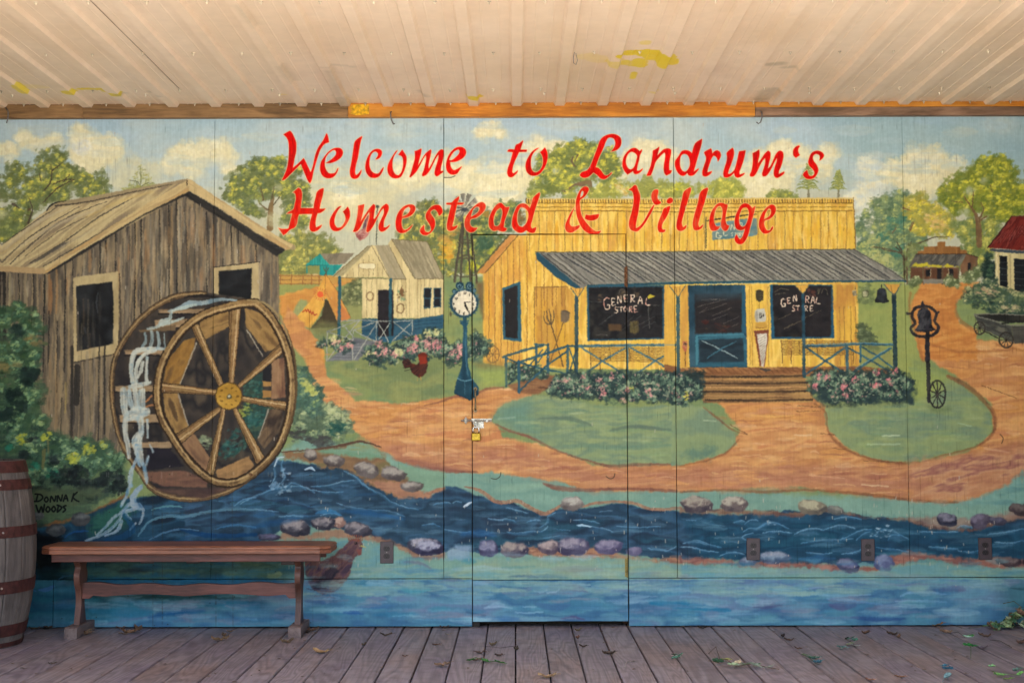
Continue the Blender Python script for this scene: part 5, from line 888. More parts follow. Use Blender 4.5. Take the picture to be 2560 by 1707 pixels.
# front posts and railings right
S([(122, 430), (125, 1110)], 32, ['2b4a58', '345665', '223e4a'], smooth=False); bracket(122, 335, 1.0)
S([(1235, 400), (1242, 800), (1245, 1140)], 28, ['28485a', '32566a', '223e4a'], smooth=False); P([(1160, 328), (1292, 325), (1235, 405)], ['c9984a', 'd4a44e']); S([(1160, 328), (1232, 405)], 7, '6a6650'); S([(1292, 325), (1240, 405)], 7, '6a6650'); S([(1215, 335), (1222, 385)], 4, '82663a')
S([(2045, 410), (2052, 700), (2058, 1090)], 38, ['1e2f3c', '283e4c', '1a2832'], smooth=False); P([(1955, 322), (2110, 318), (2045, 410)], ['c9984a', 'bf9048']); S([(1955, 322), (2040, 415)], 10, '565c58'); S([(2110, 318), (2050, 415)], 10, '565c58'); S([(2020, 330), (2030, 390)], 5, '82663a')
for q, w in (([(1255, 868), (1500, 870), (1740, 850), (2030, 858)], 22), ([(1628, 870), (1630, 1130)], 26), ([(1748, 870), (1748, 1010)], 20), ([(1265, 885), (1430, 1000), (1600, 1110)], 18), ([(1610, 885), (1440, 1000), (1265, 1120)], 18), ([(1640, 885), (1840, 1000), (2020, 1100)], 16), ([(2020, 890), (1840, 1000), (1660, 1120)], 20), ([(1760, 880), (1900, 960), (2030, 1060)], 14)): S(q, w, ['2c4f64', '3b6478', '243f52'], smooth=False, br=.3)
for q in ([(1260, 862), (1740, 842), (2030, 850)], [(1700, 1070), (1900, 950), (2015, 880)], [(0, 860), (100, 858)]): S(q, 6, '6b93a2', a=.7)
S([(355, 318), (600, 314), (1000, 308)], 5, '8fb2ba', a=.6)
# store sign
F(1760, 470, 10.455)
P([(210, 1360), (205, 1130), (290, 920), (800, 840), (1300, 775), (1380, 790), (1390, 1210), (1350, 1240), (800, 1310)], ['5f7f86', '6a8a8e', '76837c', '557880', '7a877e'], L=20, W=40)
S([(60, 860), (240, 820), (460, 800), (700, 760), (1000, 720), (1370, 680)], [16, 30, 26, 36, 34, 20], '2b2a26'); S([(45, 760), (45, 1560)], 34, '54503f')
c_ = 'cfcaa8'
word([[(60, 20), (20, 10), (5, 60), (30, 130), (100, 140), (130, 90), (70, 80)]], 300, 1150, 1.15, 26, c_); word([[(0, 0), (0, 80), (90, 80)]], 510, 1150, 1.0, 24, c_); word([[(0, 150), (15, 10), (90, 120), (110, 0)]], 695, 950, 1.0, 26, c_)
for ch, x in (('S', 700), ('T', 780), ('O', 860), ('R', 920), ('E', 985)): word(GL[ch], x, 1165, 1.7 if ch != 'E' and ch != 'R' else 1.35, 15, c_)
word([[(0, 20), (40, 0), (60, 50), (20, 90)]], 930, 910, 1, 20, c_)
# flowering hedges
def hedge(circ, n=1.0, pink=True, fl=('c9848a', 'd28f8c', 'c27a7c', 'd8a79a')):
    tree(circ, [['2f3f40', '384a46', '283638'], ['4f6656', '5a7060', '466054'], ['7d9078', '8c9a7c', '6e846c']], 3.8, ang=60, dens=1.1)
    A_ = sum((c[2]/FR[2])**2 for c in circ)
    D(circ, int(A_/34*n), 2.2, ['a3a888', 'b5b494', '98a486'], 60, 80, .5, .8)
    D(circ, int(A_/95*n), 2.1, list(fl), 60, 80, .6, .8)
F(1180, 560, 3.409)
P([(620, 1330), (900, 1260), (1960, 1260), (1970, 1500), (1300, 1500), (700, 1470)], ['2c3a3c', '344446', '26302f'], feather=10, rough=12)
hedge([(680, 1370, 70), (760, 1330, 60), (850, 1330, 70), (800, 1400, 80), (930, 1350, 80), (960, 1420, 70), (1050, 1350, 80), (1120, 1420, 80), (1180, 1330, 60), (1240, 1300, 50), (1280, 1400, 80), (1380, 1380, 90), (1380, 1460, 60), (1440, 1320, 60), (1500, 1370, 90), (1540, 1450, 70), (1600, 1300, 50), (1630, 1360, 90), (1700, 1430, 80), (1770, 1330, 60), (1840, 1380, 70), (1900, 1420, 60), (1800, 1460, 60)])
for c in ((800, 1320), (1080, 1330), (1110, 1400), (1200, 1300), (1280, 1500), (1320, 1410), (980, 1390), (940, 1300), (1500, 1420), (1120, 1440)): D([(c[0], c[1], 26)], 15, 2.2, ['d98c8c', 'cf7d7e', 'dca79a'], 60)
for c in ((1810, 1470), (1360, 1400)): D([(c[0], c[1], 30)], 14, 2.2, ['d4bf4e', 'd9cb66'])
F(1660, 620, 3.563)
P([(1290, 1180), (1500, 1120), (2140, 1110), (2220, 1180), (2220, 1370), (1400, 1390)], ['2c3a3c', '344446', '3a443a'], feather=10, rough=12)
hedge([(40, 1180, 70), (130, 1160, 60), (220, 1230, 80), (60, 1270, 80), (180, 1310, 80), (290, 1290, 50), (100, 1340, 50)])
hedge([(1370, 1140, 60), (1440, 1180, 80), (1350, 1250, 60), (1530, 1160, 80), (1560, 1260, 90), (1650, 1170, 80), (1680, 1280, 90), (1760, 1160, 80), (1830, 1240, 90), (1900, 1150, 70), (1960, 1240, 90), (2050, 1140, 70), (2080, 1240, 80), (1500, 1310, 60), (1760, 1330, 60), (2150, 1200, 60), (2100, 1310, 50)])
for c in ((1610, 1225), (1590, 1240), (1370, 1135), (1450, 1150), (1700, 1170), (1860, 1230), (1900, 1220), (2000, 1180), (2050, 1100), (1620, 1310), (1900, 1110), (1340, 1220)): D([(c[0], c[1], 28)], 17, 2.3, ['d9747c', 'cf6a74', 'e09a98'], 60)
D([(190, 1320, 40)], 20, 2.2, ['d4bf4e', 'd9cb66'])
F(1180, 560, 3.409)
P([(290, 1370), (640, 1280), (700, 1290), (640, 1400), (560, 1450), (400, 1440)], ['6f4c38', '7f5a42', '8f6a4c', '5c4032'], feather=4, L=60, W=5, ang=-4)
hedge([(360, 1230, 50), (450, 1250, 50), (340, 1290, 40), (540, 1250, 50), (600, 1290, 36), (470, 1300, 40)], .9)
for q, w in (([(396, 1180), (400, 1430)], 24), ([(400, 1420), (640, 1200)], 16), ([(288, 1200), (288, 1380)], 20), ([(410, 1180), (560, 1220), (700, 1255)], 12)): S(q, w, bl, smooth=False, br=.3)
# little wagon wheel at left, shrubs
F(1180, 560, 3.409)
S([(20, 0), (10, 480)], 1, '5d5648', a=0)
tree([(60, 1060, 70), (30, 1000, 50), (110, 1010, 40), (20, 1120, 50)], [['4a5f54', '56695a'], ['6b7d62', '7a8a68'], ['9ba06e', 'a9a872']], 4)
S([(175+56*math.cos(t), 1108+70*math.sin(t)) for t in np.linspace(0, 6.3, 15)], 10, '7d6240')
for i in range(4): t = i/4*3.14; S([(175-50*math.cos(t), 1108-64*math.sin(t)), (175+50*math.cos(t), 1108+64*math.sin(t))], 6, '7d6240')
P([(0, 1180), (270, 1170), (290, 1230), (60, 1230)], ['7a6a44', '8a7448'], feather=12, a=.6); P([(40, 1240), (280, 1230), (280, 1370), (100, 1380)], ['8f9858', '9aa35a', '83905c'], feather=14, a=.8, L=50, W=14)
# ---- school hedges and rooster
F(680, 560, 3.409)
hedge([(830, 1090, 50), (900, 1060, 60), (900, 1130, 70), (980, 1080, 60), (1020, 1130, 60), (1090, 1060, 60), (1180, 1010, 70), (1180, 1080, 70), (1260, 1040, 80), (1340, 1000, 80), (1300, 1100, 60), (1400, 950, 60), (1440, 1030, 60), (1420, 1090, 50), (1330, 930, 50), (540, 1010, 50), (600, 1050, 50), (650, 1010, 40), (1130, 1120, 60), (1540, 1100, 70), (1600, 1040, 50), (1480, 1060, 60), (1540, 1160, 60), (1740, 980, 60), (1790, 1060, 60), (1700, 1080, 50), (430, 1030, 40)], .8)
for c, r in (((915, 1020), 34), ((1200, 1060), 44), ((1330, 1010), 50), ((1400, 1030), 50), ((1050, 1110), 30), ((960, 1090), 40), ((880, 1110), 26), ((660, 1030), 34), ((540, 1000), 34), ((1570, 1090), 54), ((1600, 1040), 30), ((1230, 975), 24), ((590, 1060), 26)): D([(c[0], c[1], r)], int(r*.9), 2.6, ['d98a8a', 'c97880', 'e0a09c', 'd4a08c'], 60)
for c in ((1330, 930), (1400, 920), (830, 1100), (1080, 1090), (520, 980)): D([(c[0], c[1], 34)], 30, 2.8, ['cfc98c', 'c2bf7c', 'd6cf9c'], 60)
D([(830, 1150, 60), (930, 1160, 60), (1180, 1130, 50), (1300, 1140, 60)], 90, 4, ['26383c', '2f4442', '344a48'])
P([(1250, 1100), (1290, 1095), (1320, 1130), (1325, 1200), (1300, 1280), (1255, 1305), (1200, 1270), (1170, 1220), (1130, 1230), (1110, 1200), (1120, 1150), (1160, 1140), (1200, 1190), (1240, 1200), (1262, 1150)], ['3a2422', '4a2c26', '5f3024', '2c2022'], feather=1.5, rough=2, smooth=True, ang=40, L=16, W=4)
P([(1245, 1110), (1290, 1092), (1325, 1110), (1310, 1140), (1325, 1180), (1260, 1200), (1250, 1150)], ['7a2f22', '8a3424', '63281e'], feather=1.5, rough=2)
S([(1325, 1125), (1340, 1130)], [8, 3], 'b58a4a'); S([(1240, 1305), (1235, 1330)], 5, 'b58a4a'); S([(1265, 1300), (1270, 1330)], 5, 'b58a4a')
for q in ([(1170, 1190), (1120, 1140)], [(1180, 1200), (1105, 1180)], [(1180, 1220), (1115, 1220)], [(1190, 1235), (1130, 1250)]): S(q, [4, 14, 4], '231d20')
# ---- clock
P([(1800, 490), (1740, 500), (1745, 620), (1800, 810)], ['6a5038', '7a5c40'], feather=8, a=.8)
P([(1600, 840), (1635, 820), (1672, 840), (1660, 870), (1665, 1100), (1670, 1200), (1705, 1330), (1640, 1350), (1580, 1320), (1615, 1200), (1625, 1000), (1628, 870)], ['27495a', '30586a', '1f3c4c'], L=8, W=60)
S([(1605, 825), (1672, 825)], [14, 14], '35596a'); S([(1640, 795), (1640, 830)], 30, '27495a'); S([(1650, 900), (1655, 1200), (1670, 1300)], 8, '4c7383', a=.6)
P([(1580, 1310), (1640, 1335), (1710, 1320), (1760, 1390), (1760, 1450), (1690, 1500), (1550, 1440), (1560, 1380)], ['27495a', '22404f', '2f5566'], L=30, W=20)
S([(1580, 1312), (1640, 1335), (1710, 1320)], 7, '6b93a2', a=.8); S([(1640, 1335), (1642, 1450)], 5, '4c7383', a=.6); S([(1555, 1440), (1690, 1500)], 6, '162c38')
for (x, y, r) in ((1600, 525, 34), (1682, 525, 36), (1552, 570, 20), (1724, 562, 18)):
    P(ell(x, y, r, r, 12), ['223c4a', '2c4a5a'], smooth=True); S([(x+r*.75*math.cos(t)*(1-t/9), y+r*.75*math.sin(t)*(1-t/9)) for t in np.linspace(0, 8, 14)], 5, '7f9aa0')
P(ell(1636, 672, 122, 122, 24), ['223c4a', '2a4858', '1c3440'], smooth=True)
P(ell(1638, 670, 102, 106, 24), ['d3c6ae', 'dccfb8', 'cabda4'], smooth=True, feather=1.5)
for i in range(24): t = i/24*6.283; D([(1636+122*math.cos(t), 672+124*math.sin(t), 5)], 2, 2.6, ['5a7680', '35515f'])
ds = {'12': (1642, 583), '1': (1686, 600), '2': (1708, 634), '3': (1716, 682), '4': (1710, 720), '5': (1680, 752), '6': (1638, 760), '7': (1596, 745), '8': (1560, 720), '9': (1547, 680), '10': (1566, 632), '11': (1597, 600)}
DG = {'0': [[(5, 0), (0, 9), (5, 18), (10, 9), (5, 0)]], '1': [[(5, 0), (4, 18)]], '2': [[(1, 3), (7, 0), (8, 8), (0, 17), (10, 17)]], '3': [[(1, 2), (8, 2), (4, 8), (9, 12), (1, 18)]], '4': [[(7, 18), (7, 0), (0, 11), (10, 11)]], '5': [[(9, 0), (2, 1), (1, 8), (9, 11), (1, 18)]], '6': [[(8, 0), (1, 9), (3, 18), (9, 13), (2, 11)]], '7': [[(0, 1), (9, 1), (4, 18)]], '8': [[(5, 0), (1, 4), (9, 13), (5, 18), (1, 13), (9, 4), (5, 0)]], '9': [[(9, 6), (4, 8), (1, 4), (6, 0), (9, 4), (7, 18)]]}
for k_, (x, y) in ds.items():
    for j, ch in enumerate(k_): word(DG[ch], x-8+j*14-(len(k_)-1)*6, y-10, 1.15, 4.5, '2a2724')
S([(1638, 668), (1690, 662)], [5, 14, 4], '1d1b1c'); S([(1640, 668), (1650, 700), (1670, 742)], [6, 18, 4], '1d1b1c'); P(ell(1638, 668, 7, 7, 8), '1d1b1c')
P(ell(1520, 765, 8, 22, 8), ['6a6248', '4c4838'], smooth=True)
# ---- right side: cabin, red roof house, bell, wagon
F(2160, 380, 3.015)
P([(380, 1000), (420, 980), (700, 985), (870, 975), (760, 1060), (700, 1120), (690, 1200), (730, 1290), (850, 1340), (850, 1568), (420, 1568), (330, 1180), (340, 1080)], ['be7f46', 'c98c50', 'b57542', 'c4864a', 'd09a5c'], feather=4, rough=5, ang=4, L=60, W=9)
P([(340, 1000), (420, 1000), (340, 1180), (420, 1568), (270, 1568), (270, 1000)], ['8d955c', '959a5c'], feather=5, rough=4)
P([(760, 1080), (700, 1120), (690, 1200), (730, 1290), (860, 1330), (1206, 1200), (1206, 1060), (900, 1040)], ['7f8c60', '88945e', '76845c'], feather=5, rough=5)
for q, w in (([(350, 1060), (340, 1180), (400, 1400), (440, 1568)], [20, 14, 14, 20]), ([(690, 1130), (700, 1230), (760, 1300), (850, 1350)], [12, 20, 30, 20]), ([(480, 1440), (700, 1500), (1100, 1490)], [10, 20, 10]), ([(1000, 1450), (1206, 1500)], [20, 14])): S(q, w, '96603c', a=.6, br=.6, soft=4)
for i in range(40): x = rng.uniform(480, 1150); y = rng.uniform(1350, 1568); S([(x, y), (x+60, y+6)], [2, 9, 2], ['dba868', 'd9a45e', 'b4763f'][i % 3], a=.5, br=.6)
for i in range(30): x = rng.uniform(380, 640); y = rng.uniform(1030, 1330); S([(x, y), (x+50, y+3)], [2, 8, 2], ['d9a262', 'b4723e'][i % 2], a=.5, br=.6)
tree([(360, 780, 50), (350, 850, 50), (380, 730, 50)], [['6f7850'], ['83885a'], ['9a9a64']], 3.4)
P([(405, 770), (405, 745), (448, 742), (448, 712), (553, 708), (553, 676), (612, 676), (612, 708), (722, 712), (724, 735), (772, 738), (774, 768)], ['8a6038', '9a6c40', '7a5432'], L=6, W=30)
P([(770, 765), (855, 790), (850, 880), (740, 960), (720, 860)], ['7a5a44', '86654c', '6a4c3a'], L=10, W=30)
P([(335, 870), (385, 770), (772, 768), (715, 862)], ['5a5650', '6a655c', '4d4a48', '7a766a'], ang=50, L=30, W=6)
P([(345, 868), (390, 830), (560, 850), (725, 855), (720, 868)], ['b5a63a', 'c2b23c', '9a9044'], rough=5, feather=2)
P([(350, 870), (715, 868), (710, 980), (345, 985)], ['6d4c3a', '5f4232', '7a5844'], L=20, W=20)
for x in (322, 445, 588, 708, 845): S([(x, 870 if x < 800 else 790), (x+2, 990 if x < 800 else 880)], 14, ['5c4a3a', '74604a'], smooth=False)
for q in ((465, 885, 500, 935), (548, 875, 580, 955), (640, 880, 672, 935)): P([(q[0], q[1]), (q[2], q[1]), (q[2], q[3]), (q[0], q[3])], ['242326', '2c2a2c'])
S([(500, 885), (500, 935)], 5, 'b5a584'); S([(636, 880), (636, 935)], 5, 'b5a584'); P([(782, 835), (802, 830), (802, 885), (782, 890)], ['26262a'])
P([(440, 955), (600, 955), (600, 990), (450, 990)], ['8a8478', '7a756a'])
S([(770, 765), (858, 792)], 7, '4a3a2c'); S([(390, 768), (774, 768)], 5, '4a3524')
for c in ([(370, 980, 36), (400, 975, 34)], [(650, 975, 44), (620, 980, 30), (690, 990, 30)], [(770, 950, 44), (820, 920, 50), (860, 900, 40)]): tree(c, [['5f6a4a'], ['848c64', '9aa078'], ['b8b890', 'a8ac80']], 3)
tree([(930, 780, 24), (935, 850, 44), (950, 920, 50), (940, 890, 50)], [['22302e', '2a3a34'], ['344a3e', '2e4238'], ['4a5f4a']], 3.6)
P([(985, 740), (1300, 740), (1300, 1070), (1100, 1060), (990, 1000)], ['cdbd8e', 'c2b080', 'd6c89a', 'b5a478'], L=8, W=60)
P([(930, 720), (1110, 485), (1300, 480), (1300, 750)], ['6f2a26', '7c322c', '5d2422', '8a4038', '4f2022'], ang=55, L=36, W=5)
for i in range(14): x = 980+i*22; S([(x, 690-i*6), (x+70, 600-i*8)], [2, 6, 2], 'b08078', a=.45, br=.6)
S([(1110, 485), (930, 722)], 6, '3c2422'); S([(1110, 484), (1206, 482)], 7, '5c3a34')
P([(945, 728), (1300, 750), (1300, 775), (945, 745)], ['3f4750', '4c545c'])
for q in ((1018, 780, 1078, 1015), (1128, 800, 1195, 1050)):
    P([(q[0], q[1]), (q[2], q[1]+6), (q[2]+4, q[3]+8), (q[0]+6, q[3]-10)], ['1f2226', '272a2e', '1a1c20'], L=20, W=30)
    for i in range(1, 5): y = q[1]+(q[3]-q[1])*i/5; S([(q[0], y), (q[2], y+5)], 3, '7a7a70', a=.5)
S([(1100, 770), (1105, 1060)], 9, 'a3946c', a=.8); S([(1000, 760), (1000, 1000)], 7, 'e0d4aa', a=.7)
tree([(900, 1030, 60), (960, 1000, 60), (830, 1070, 60), (1000, 1060, 60), (780, 1080, 40), (1060, 1080, 50), (980, 1180, 60), (1060, 1160, 70), (1140, 1130, 70), (1200, 1100, 60), (1180, 1190, 60), (940, 1100, 60)], [['46584a', '3a4c44', '55644c'], ['77805c', '6b7858'], ['a5a276', 'b5ae80', '94986a']], 3.8)
D([(1080, 1170, 50), (1140, 1180, 40), (950, 1050, 50), (880, 1050, 40)], 80, 3, ['c9a98a', 'd2b690', 'bf9478', 'c2b88c'])
D([(870, 1130, 60), (820, 1130, 40), (970, 1120, 50), (960, 1200, 40), (1060, 1215, 50), (1160, 1220, 50)], 90, 4.5, ['2b3834', '34443c', '2f4a44'])
# hay wagon
P([(830, 1222), (1020, 1215), (1300, 1235), (1300, 1290), (1060, 1280), (920, 1260)], ['2b2b2a', '343330', '3f3d38'])
P([(832, 1235), (900, 1250), (1110, 1310), (1125, 1440), (1020, 1390), (880, 1330)], ['4c4c48', '5a5a54', '3f403e', '68665c'], ang=-20, L=40, W=5)
P([(1110, 1310), (1300, 1305), (1300, 1430), (1130, 1445)], ['4a4844', '57544e', '3c3a38'], L=60, W=6)
S([(830, 1225), (1020, 1218), (1206, 1232)], 8, '77746a'); S([(832, 1232), (1110, 1305), (1206, 1300)], 8, '7d7a70', smooth=False); S([(1040, 1290), (1206, 1270)], 10, '2a2a28')
S([(900, 1345), (1010, 1400)], 8, '2f2c2a')
for (x, y, r, ry) in ((870, 1325, 40, 46), (1070, 1415, 52, 56), (1230, 1430, 40, 46)):
    S([(x+r*math.cos(t), y+ry*math.sin(t)) for t in np.linspace(0, 6.3, 16)], 11, '383430')
    for i in range(5): t = i/5*3.14; S([(x-r*math.cos(t), y-ry*math.sin(t)), (x+r*math.cos(t), y+ry*math.sin(t))], 5, '453e36')
    P(ell(x, y, 10, 10, 8), '2c2826')
# bell on its post
iron = ['26252a', '302e34', '1f1f22']
S([(475, 1380), (475, 1568)], [34, 34], iron, smooth=False)
S([(440, 1160), (380, 1180), (362, 1240), (385, 1290), (350, 1330), (380, 1375), (455, 1390), (530, 1370), (560, 1320), (530, 1270), (545, 1220), (500, 1170), (440, 1160)], 22, iron)
P([(430, 1140), (440, 1120), (452, 1145), (455, 1165), (430, 1165)], iron); S([(325, 1215), (360, 1215)], [20, 12], iron); S([(540, 1215), (562, 1205)], [12, 18], iron)
P([(380, 1340), (410, 1300), (400, 1220), (420, 1180), (450, 1170), (490, 1190), (505, 1240), (510, 1300), (540, 1340), (500, 1350), (400, 1350)], ['1f1f24', '2c2c32', '47464a', '26262c'], smooth=True, ang=60, L=16, W=5)
P([(430, 1300), (455, 1280), (455, 1330), (400, 1335)], ['5a585c'], feather=10, a=.6); S([(455, 1315), (462, 1350)], [16, 20], '2a2a2e'); S([(400, 1330), (520, 1335)], 7, '4c4a4e', a=.7)
F(1700, 940, 2.735)
S([(1690, -340), (1695, -100), (1700, 170)], 26, ['26252a', '35323a', '1f1f22'], smooth=False)
P([(1700, 200), (1860, 215), (1820, 250), (1720, 245)], ['6a7854', '5f7050'], feather=10, a=.7)
S([(1758+56*math.cos(t), 122+92*math.sin(t)) for t in np.linspace(0, 6.3, 20)], 12, '2c2a2c')
for i in range(5): t = i/5*3.14+.3; S([(1758-52*math.cos(t), 122-88*math.sin(t)), (1758+52*math.cos(t), 122+88*math.sin(t))], 7, '332f2e')
P(ell(1760, 128, 9, 12, 8), '4a4440')
# ---- brush edges dragged ragged and worked wet into wet, colours knocked back by age
F(0, 0, 1)
scumble([(560, 1455), (2556, 1452), (2556, 1552), (110, 1556), (110, 1460)], 230, 16, 80, ['7aa3b0', '8fb4c0', '5a7f9c', '80809a', '3f6f94', '9db8c4', '6a98a0', '4a86a0', '8a8494'], False, .5)
scumble([(700, 1400), (900, 1380), (1100, 1420), (1560, 1405), (2280, 1430), (2556, 1430), (2556, 1448), (640, 1448)], 90, 12, 70, ['8fa89a', '76a0a4', '98a890', '6a9098', '8a9a9a'], False, .5)
scumble([(700, 1450), (2556, 1448), (2556, 1482), (700, 1486)], 130, 15, 80, ['7d9c98', '86a4a0', '6f9498', '8fa89c', '7a98a4'], False, .65)
scumble([(120, 1380), (560, 1390), (900, 1400), (700, 1440), (120, 1450)], 60, 14, 80, ['2f5f78', '4a6a5c', '1f4460', '3a7090', '5a6a50'], False, .45)
ys_, xs2 = np.mgrid[0:CH, 0:CW].astype(np.float32)
am_ = 1.2+1.9*np.clip((ys_-640)/90, 0, 1)
dx_ = (fbm(xs2/8, ys_/8, 2)-.5)*am_+(vn(xs2/2.3, ys_/2.3)-.5)*.9; dy_ = (fbm(xs2/8+50, ys_/8+20, 2)-.5)*am_*.8+(vn(xs2/2.3+9, ys_/2.3+5)-.5)*.8
IMG[:] = IMG[np.clip(ys_+dy_, 0, CH-1).astype(np.int32), np.clip(xs2+dx_, 0, CW-1).astype(np.int32)]
sm_ = (IMG+np.roll(IMG, 1, 0)+np.roll(IMG, -1, 0)+np.roll(IMG, 1, 1)+np.roll(IMG, -1, 1))/5; IMG[:] = sm_*.4+IMG*.6
gy_ = IMG.mean(2, keepdims=True); IMG[:] = gy_+(IMG-gy_)*.98
# ---- red lettering
def LT(conts, halo='efc08e'):
    conts = conts if isinstance(conts[0][0], (list, tuple)) else [conts]
    Q = [smoothpts(TR(c), True, 4) for c in conts]
    al = np.concatenate(Q); x0, y0 = np.floor(al.min(0)-6).astype(int); x1, y1 = np.ceil(al.max(0)+6).astype(int)
    yy, xx = np.mgrid[y0:y1, x0:x1].astype(np.float32)+.5
    d = sdf(Q, xx, yy); R = IMG[y0:y1, x0:x1]
    m = np.clip((2.1-d)/1.3, 0, 1)*.8*np.clip(.5+fbm(xx/9+1, yy/9, 2), .3, 1); R += (hx(halo)-R)*m[..., None]
    m = np.clip(.55-d, 0, 1)
    SEED[0] += 1
    n = fbm(xx/4.5+SEED[0]*9, yy/26+SEED[0], 3); t = np.clip((yy-y0)/(y1-y0), 0, 1)
    n2 = fbm(xx/30+SEED[0]*3, yy/30, 2)
    redp = REDPAL[0]
    col = pal(np.clip((n-.5)*2.4+.5+(n2-.5)*1.2, 0, 1), redp)
    thin = 1-REDPAL[1]*np.clip((fbm(xx/14+SEED[0], yy/30, 3)-.5)*5, 0, 1)
    R += (col-R)*(m*thin)[..., None]
REDPAL = [['ba0402', 'd00402', 'dc0603', 'c80603', 'e4100a'], .08]
F(690, 320, 9.8)
LT([(185, 165), (260, 120), (340, 75), (380, 110), (450, 240), (490, 350), (497, 450), (490, 600), (455, 750), (430, 900), (415, 985), (550, 870), (680, 745), (740, 860), (850, 1095), (900, 960), (935, 800), (970, 650), (1040, 480), (1150, 320), (1200, 220), (1235, 140), (1255, 160), (1300, 355), (1190, 400), (1090, 530), (1040, 660), (980, 850), (920, 1060), (870, 1290), (835, 1355), (800, 1325), (740, 1200), (610, 885), (360, 1130), (200, 1275), (145, 1285), (190, 1190), (255, 1040), (300, 830), (318, 600), (318, 450), (300, 320), (260, 240)])
LT([(1225, 865), (1330, 865), (1440, 830), (1530, 780), (1610, 700), (1640, 620), (1625, 550), (1570, 500), (1480, 495), (1400, 515), (1290, 590), (1180, 720), (1110, 830), (1082, 960), (1095, 1080), (1140, 1170), (1220, 1225), (1300, 1235), (1390, 1215), (1460, 1150), (1510, 1060), (1528, 985), (1510, 1000), (1450, 1100), (1370, 1120), (1300, 1115), (1240, 1050), (1200, 950), (1197, 850), (1215, 740), (1280, 635), (1350, 580), (1410, 545), (1450, 555), (1475, 590), (1465, 660), (1400, 740), (1310, 810)])
LT([(1940, 330), (2095, 212), (2115, 225), (2085, 300), (2040, 520), (2000, 760), (1960, 900), (1942, 1010), (1940, 1110), (1958, 1165), (2010, 1130), (2095, 1025), (2090, 1080), (2050, 1170), (2000, 1230), (1920, 1250), (1850, 1220), (1820, 1150), (1812, 1040), (1840, 900), (1880, 650), (1905, 470)])
F(900, 340, 8.4)
LT([(325, 500), (370, 430), (380, 380), (350, 340), (310, 330), (260, 360), (215, 440), (197, 560), (205, 660), (245, 745), (310, 790), (390, 790), (450, 710), (497, 655), (490, 700), (430, 820), (370, 870), (290, 885), (210, 865), (150, 800), (115, 700), (118, 600), (145, 490), (200, 380), (270, 305), (360, 277), (440, 300), (462, 350), (440, 430), (400, 475)])
LT([(790, 312), (770, 315), (690, 420), (620, 540), (582, 640), (580, 740), (610, 820), (680, 880), (770, 893), (850, 865), (910, 770), (960, 630), (978, 500), (970, 430), (925, 350), (885, 292), (850, 340), (805, 400), (850, 415), (890, 450), (908, 560), (900, 660), (860, 780), (810, 832), (750, 815), (700, 740), (680, 620), (685, 530), (720, 420)])
LT([(1150, 325), (1215, 305), (1285, 270), (1290, 290), (1240, 520), (1215, 640), (1290, 510), (1380, 370), (1480, 290), (1493, 300), (1490, 370), (1440, 600), (1440, 700), (1500, 600), (1590, 420), (1660, 320), (1710, 288), (1750, 300), (1758, 350), (1735, 520), (1700, 660), (1695, 745), (1745, 735), (1745, 760), (1690, 800), (1640, 840), (1600, 850), (1570, 810), (1575, 720), (1610, 600), (1645, 480), (1650, 390), (1600, 460), (1540, 580), (1470, 720), (1390, 820), (1320, 852), (1305, 830), (1340, 720), (1370, 600), (1390, 480), (1385, 400), (1330, 480), (1250, 640), (1170, 770), (1060, 872), (1040, 860), (1070, 780), (1110, 640), (1150, 490), (1155, 400)])
LT([[(1890, 550), (2000, 545), (2090, 510), (2180, 450), (2225, 370), (2215, 295), (2160, 245), (2080, 235), (2000, 260), (1920, 330), (1860, 420), (1820, 530), (1808, 650), (1830, 740), (1890, 800), (1970, 815), (2040, 790), (2090, 720), (2138, 650), (2130, 645), (2040, 700), (1970, 720), (1930, 690), (1900, 630)], [(1870, 495), (1920, 400), (1990, 320), (2060, 285), (2090, 310), (2080, 370), (2010, 450), (1950, 500), (1890, 515)]])
F(1250, 320, 7.35)
LT([(135, 435), (160, 400), (268, 402), (295, 315), (350, 290), (415, 235), (425, 245), (375, 402), (495, 405), (485, 440), (350, 445), (310, 530), (260, 640), (232, 740), (228, 820), (250, 840), (325, 785), (325, 800), (270, 870), (210, 908), (160, 895), (135, 840), (140, 760), (190, 620), (235, 450)])
LT([(715, 372), (690, 375), (600, 430), (520, 540), (475, 650), (472, 740), (500, 820), (560, 870), (630, 882), (720, 850), (800, 760), (850, 660), (875, 540), (865, 440), (825, 362), (790, 400), (735, 450), (770, 500), (790, 580), (780, 690), (730, 780), (660, 818), (610, 805), (575, 740), (565, 640), (580, 530), (630, 440)])
LT([(2040, 437), (2075, 395), (2110, 330), (2120, 270), (2090, 200), (2040, 180), (1990, 185), (1950, 240), (1900, 370), (1830, 520), (1790, 620), (1755, 725), (1800, 735), (1860, 790), (1910, 860), (1960, 878), (2050, 818), (2055, 835), (1990, 900), (1920, 942), (1850, 930), (1790, 870), (1715, 820), (1640, 890), (1560, 918), (1500, 905), (1465, 870), (1500, 820), (1600, 780), (1660, 700), (1720, 550), (1800, 340), (1840, 230), (1910, 160), (2050, 115), (2140, 130), (2210, 180), (2230, 250), (2210, 340), (2140, 410)])
F(1550, 330, 9.046)
LT([[(300, 885), (170, 965), (110, 900), (60, 790), (55, 700), (90, 560), (170, 450), (260, 380), (350, 368), (400, 400), (445, 440), (490, 400), (497, 410), (450, 530), (430, 640), (400, 740), (380, 880), (430, 880), (510, 830), (510, 850), (440, 925), (370, 957), (315, 940)], [(265, 450), (210, 475), (160, 540), (132, 640), (140, 740), (190, 830), (240, 850), (300, 820), (350, 720), (375, 620), (390, 550), (350, 490)]])
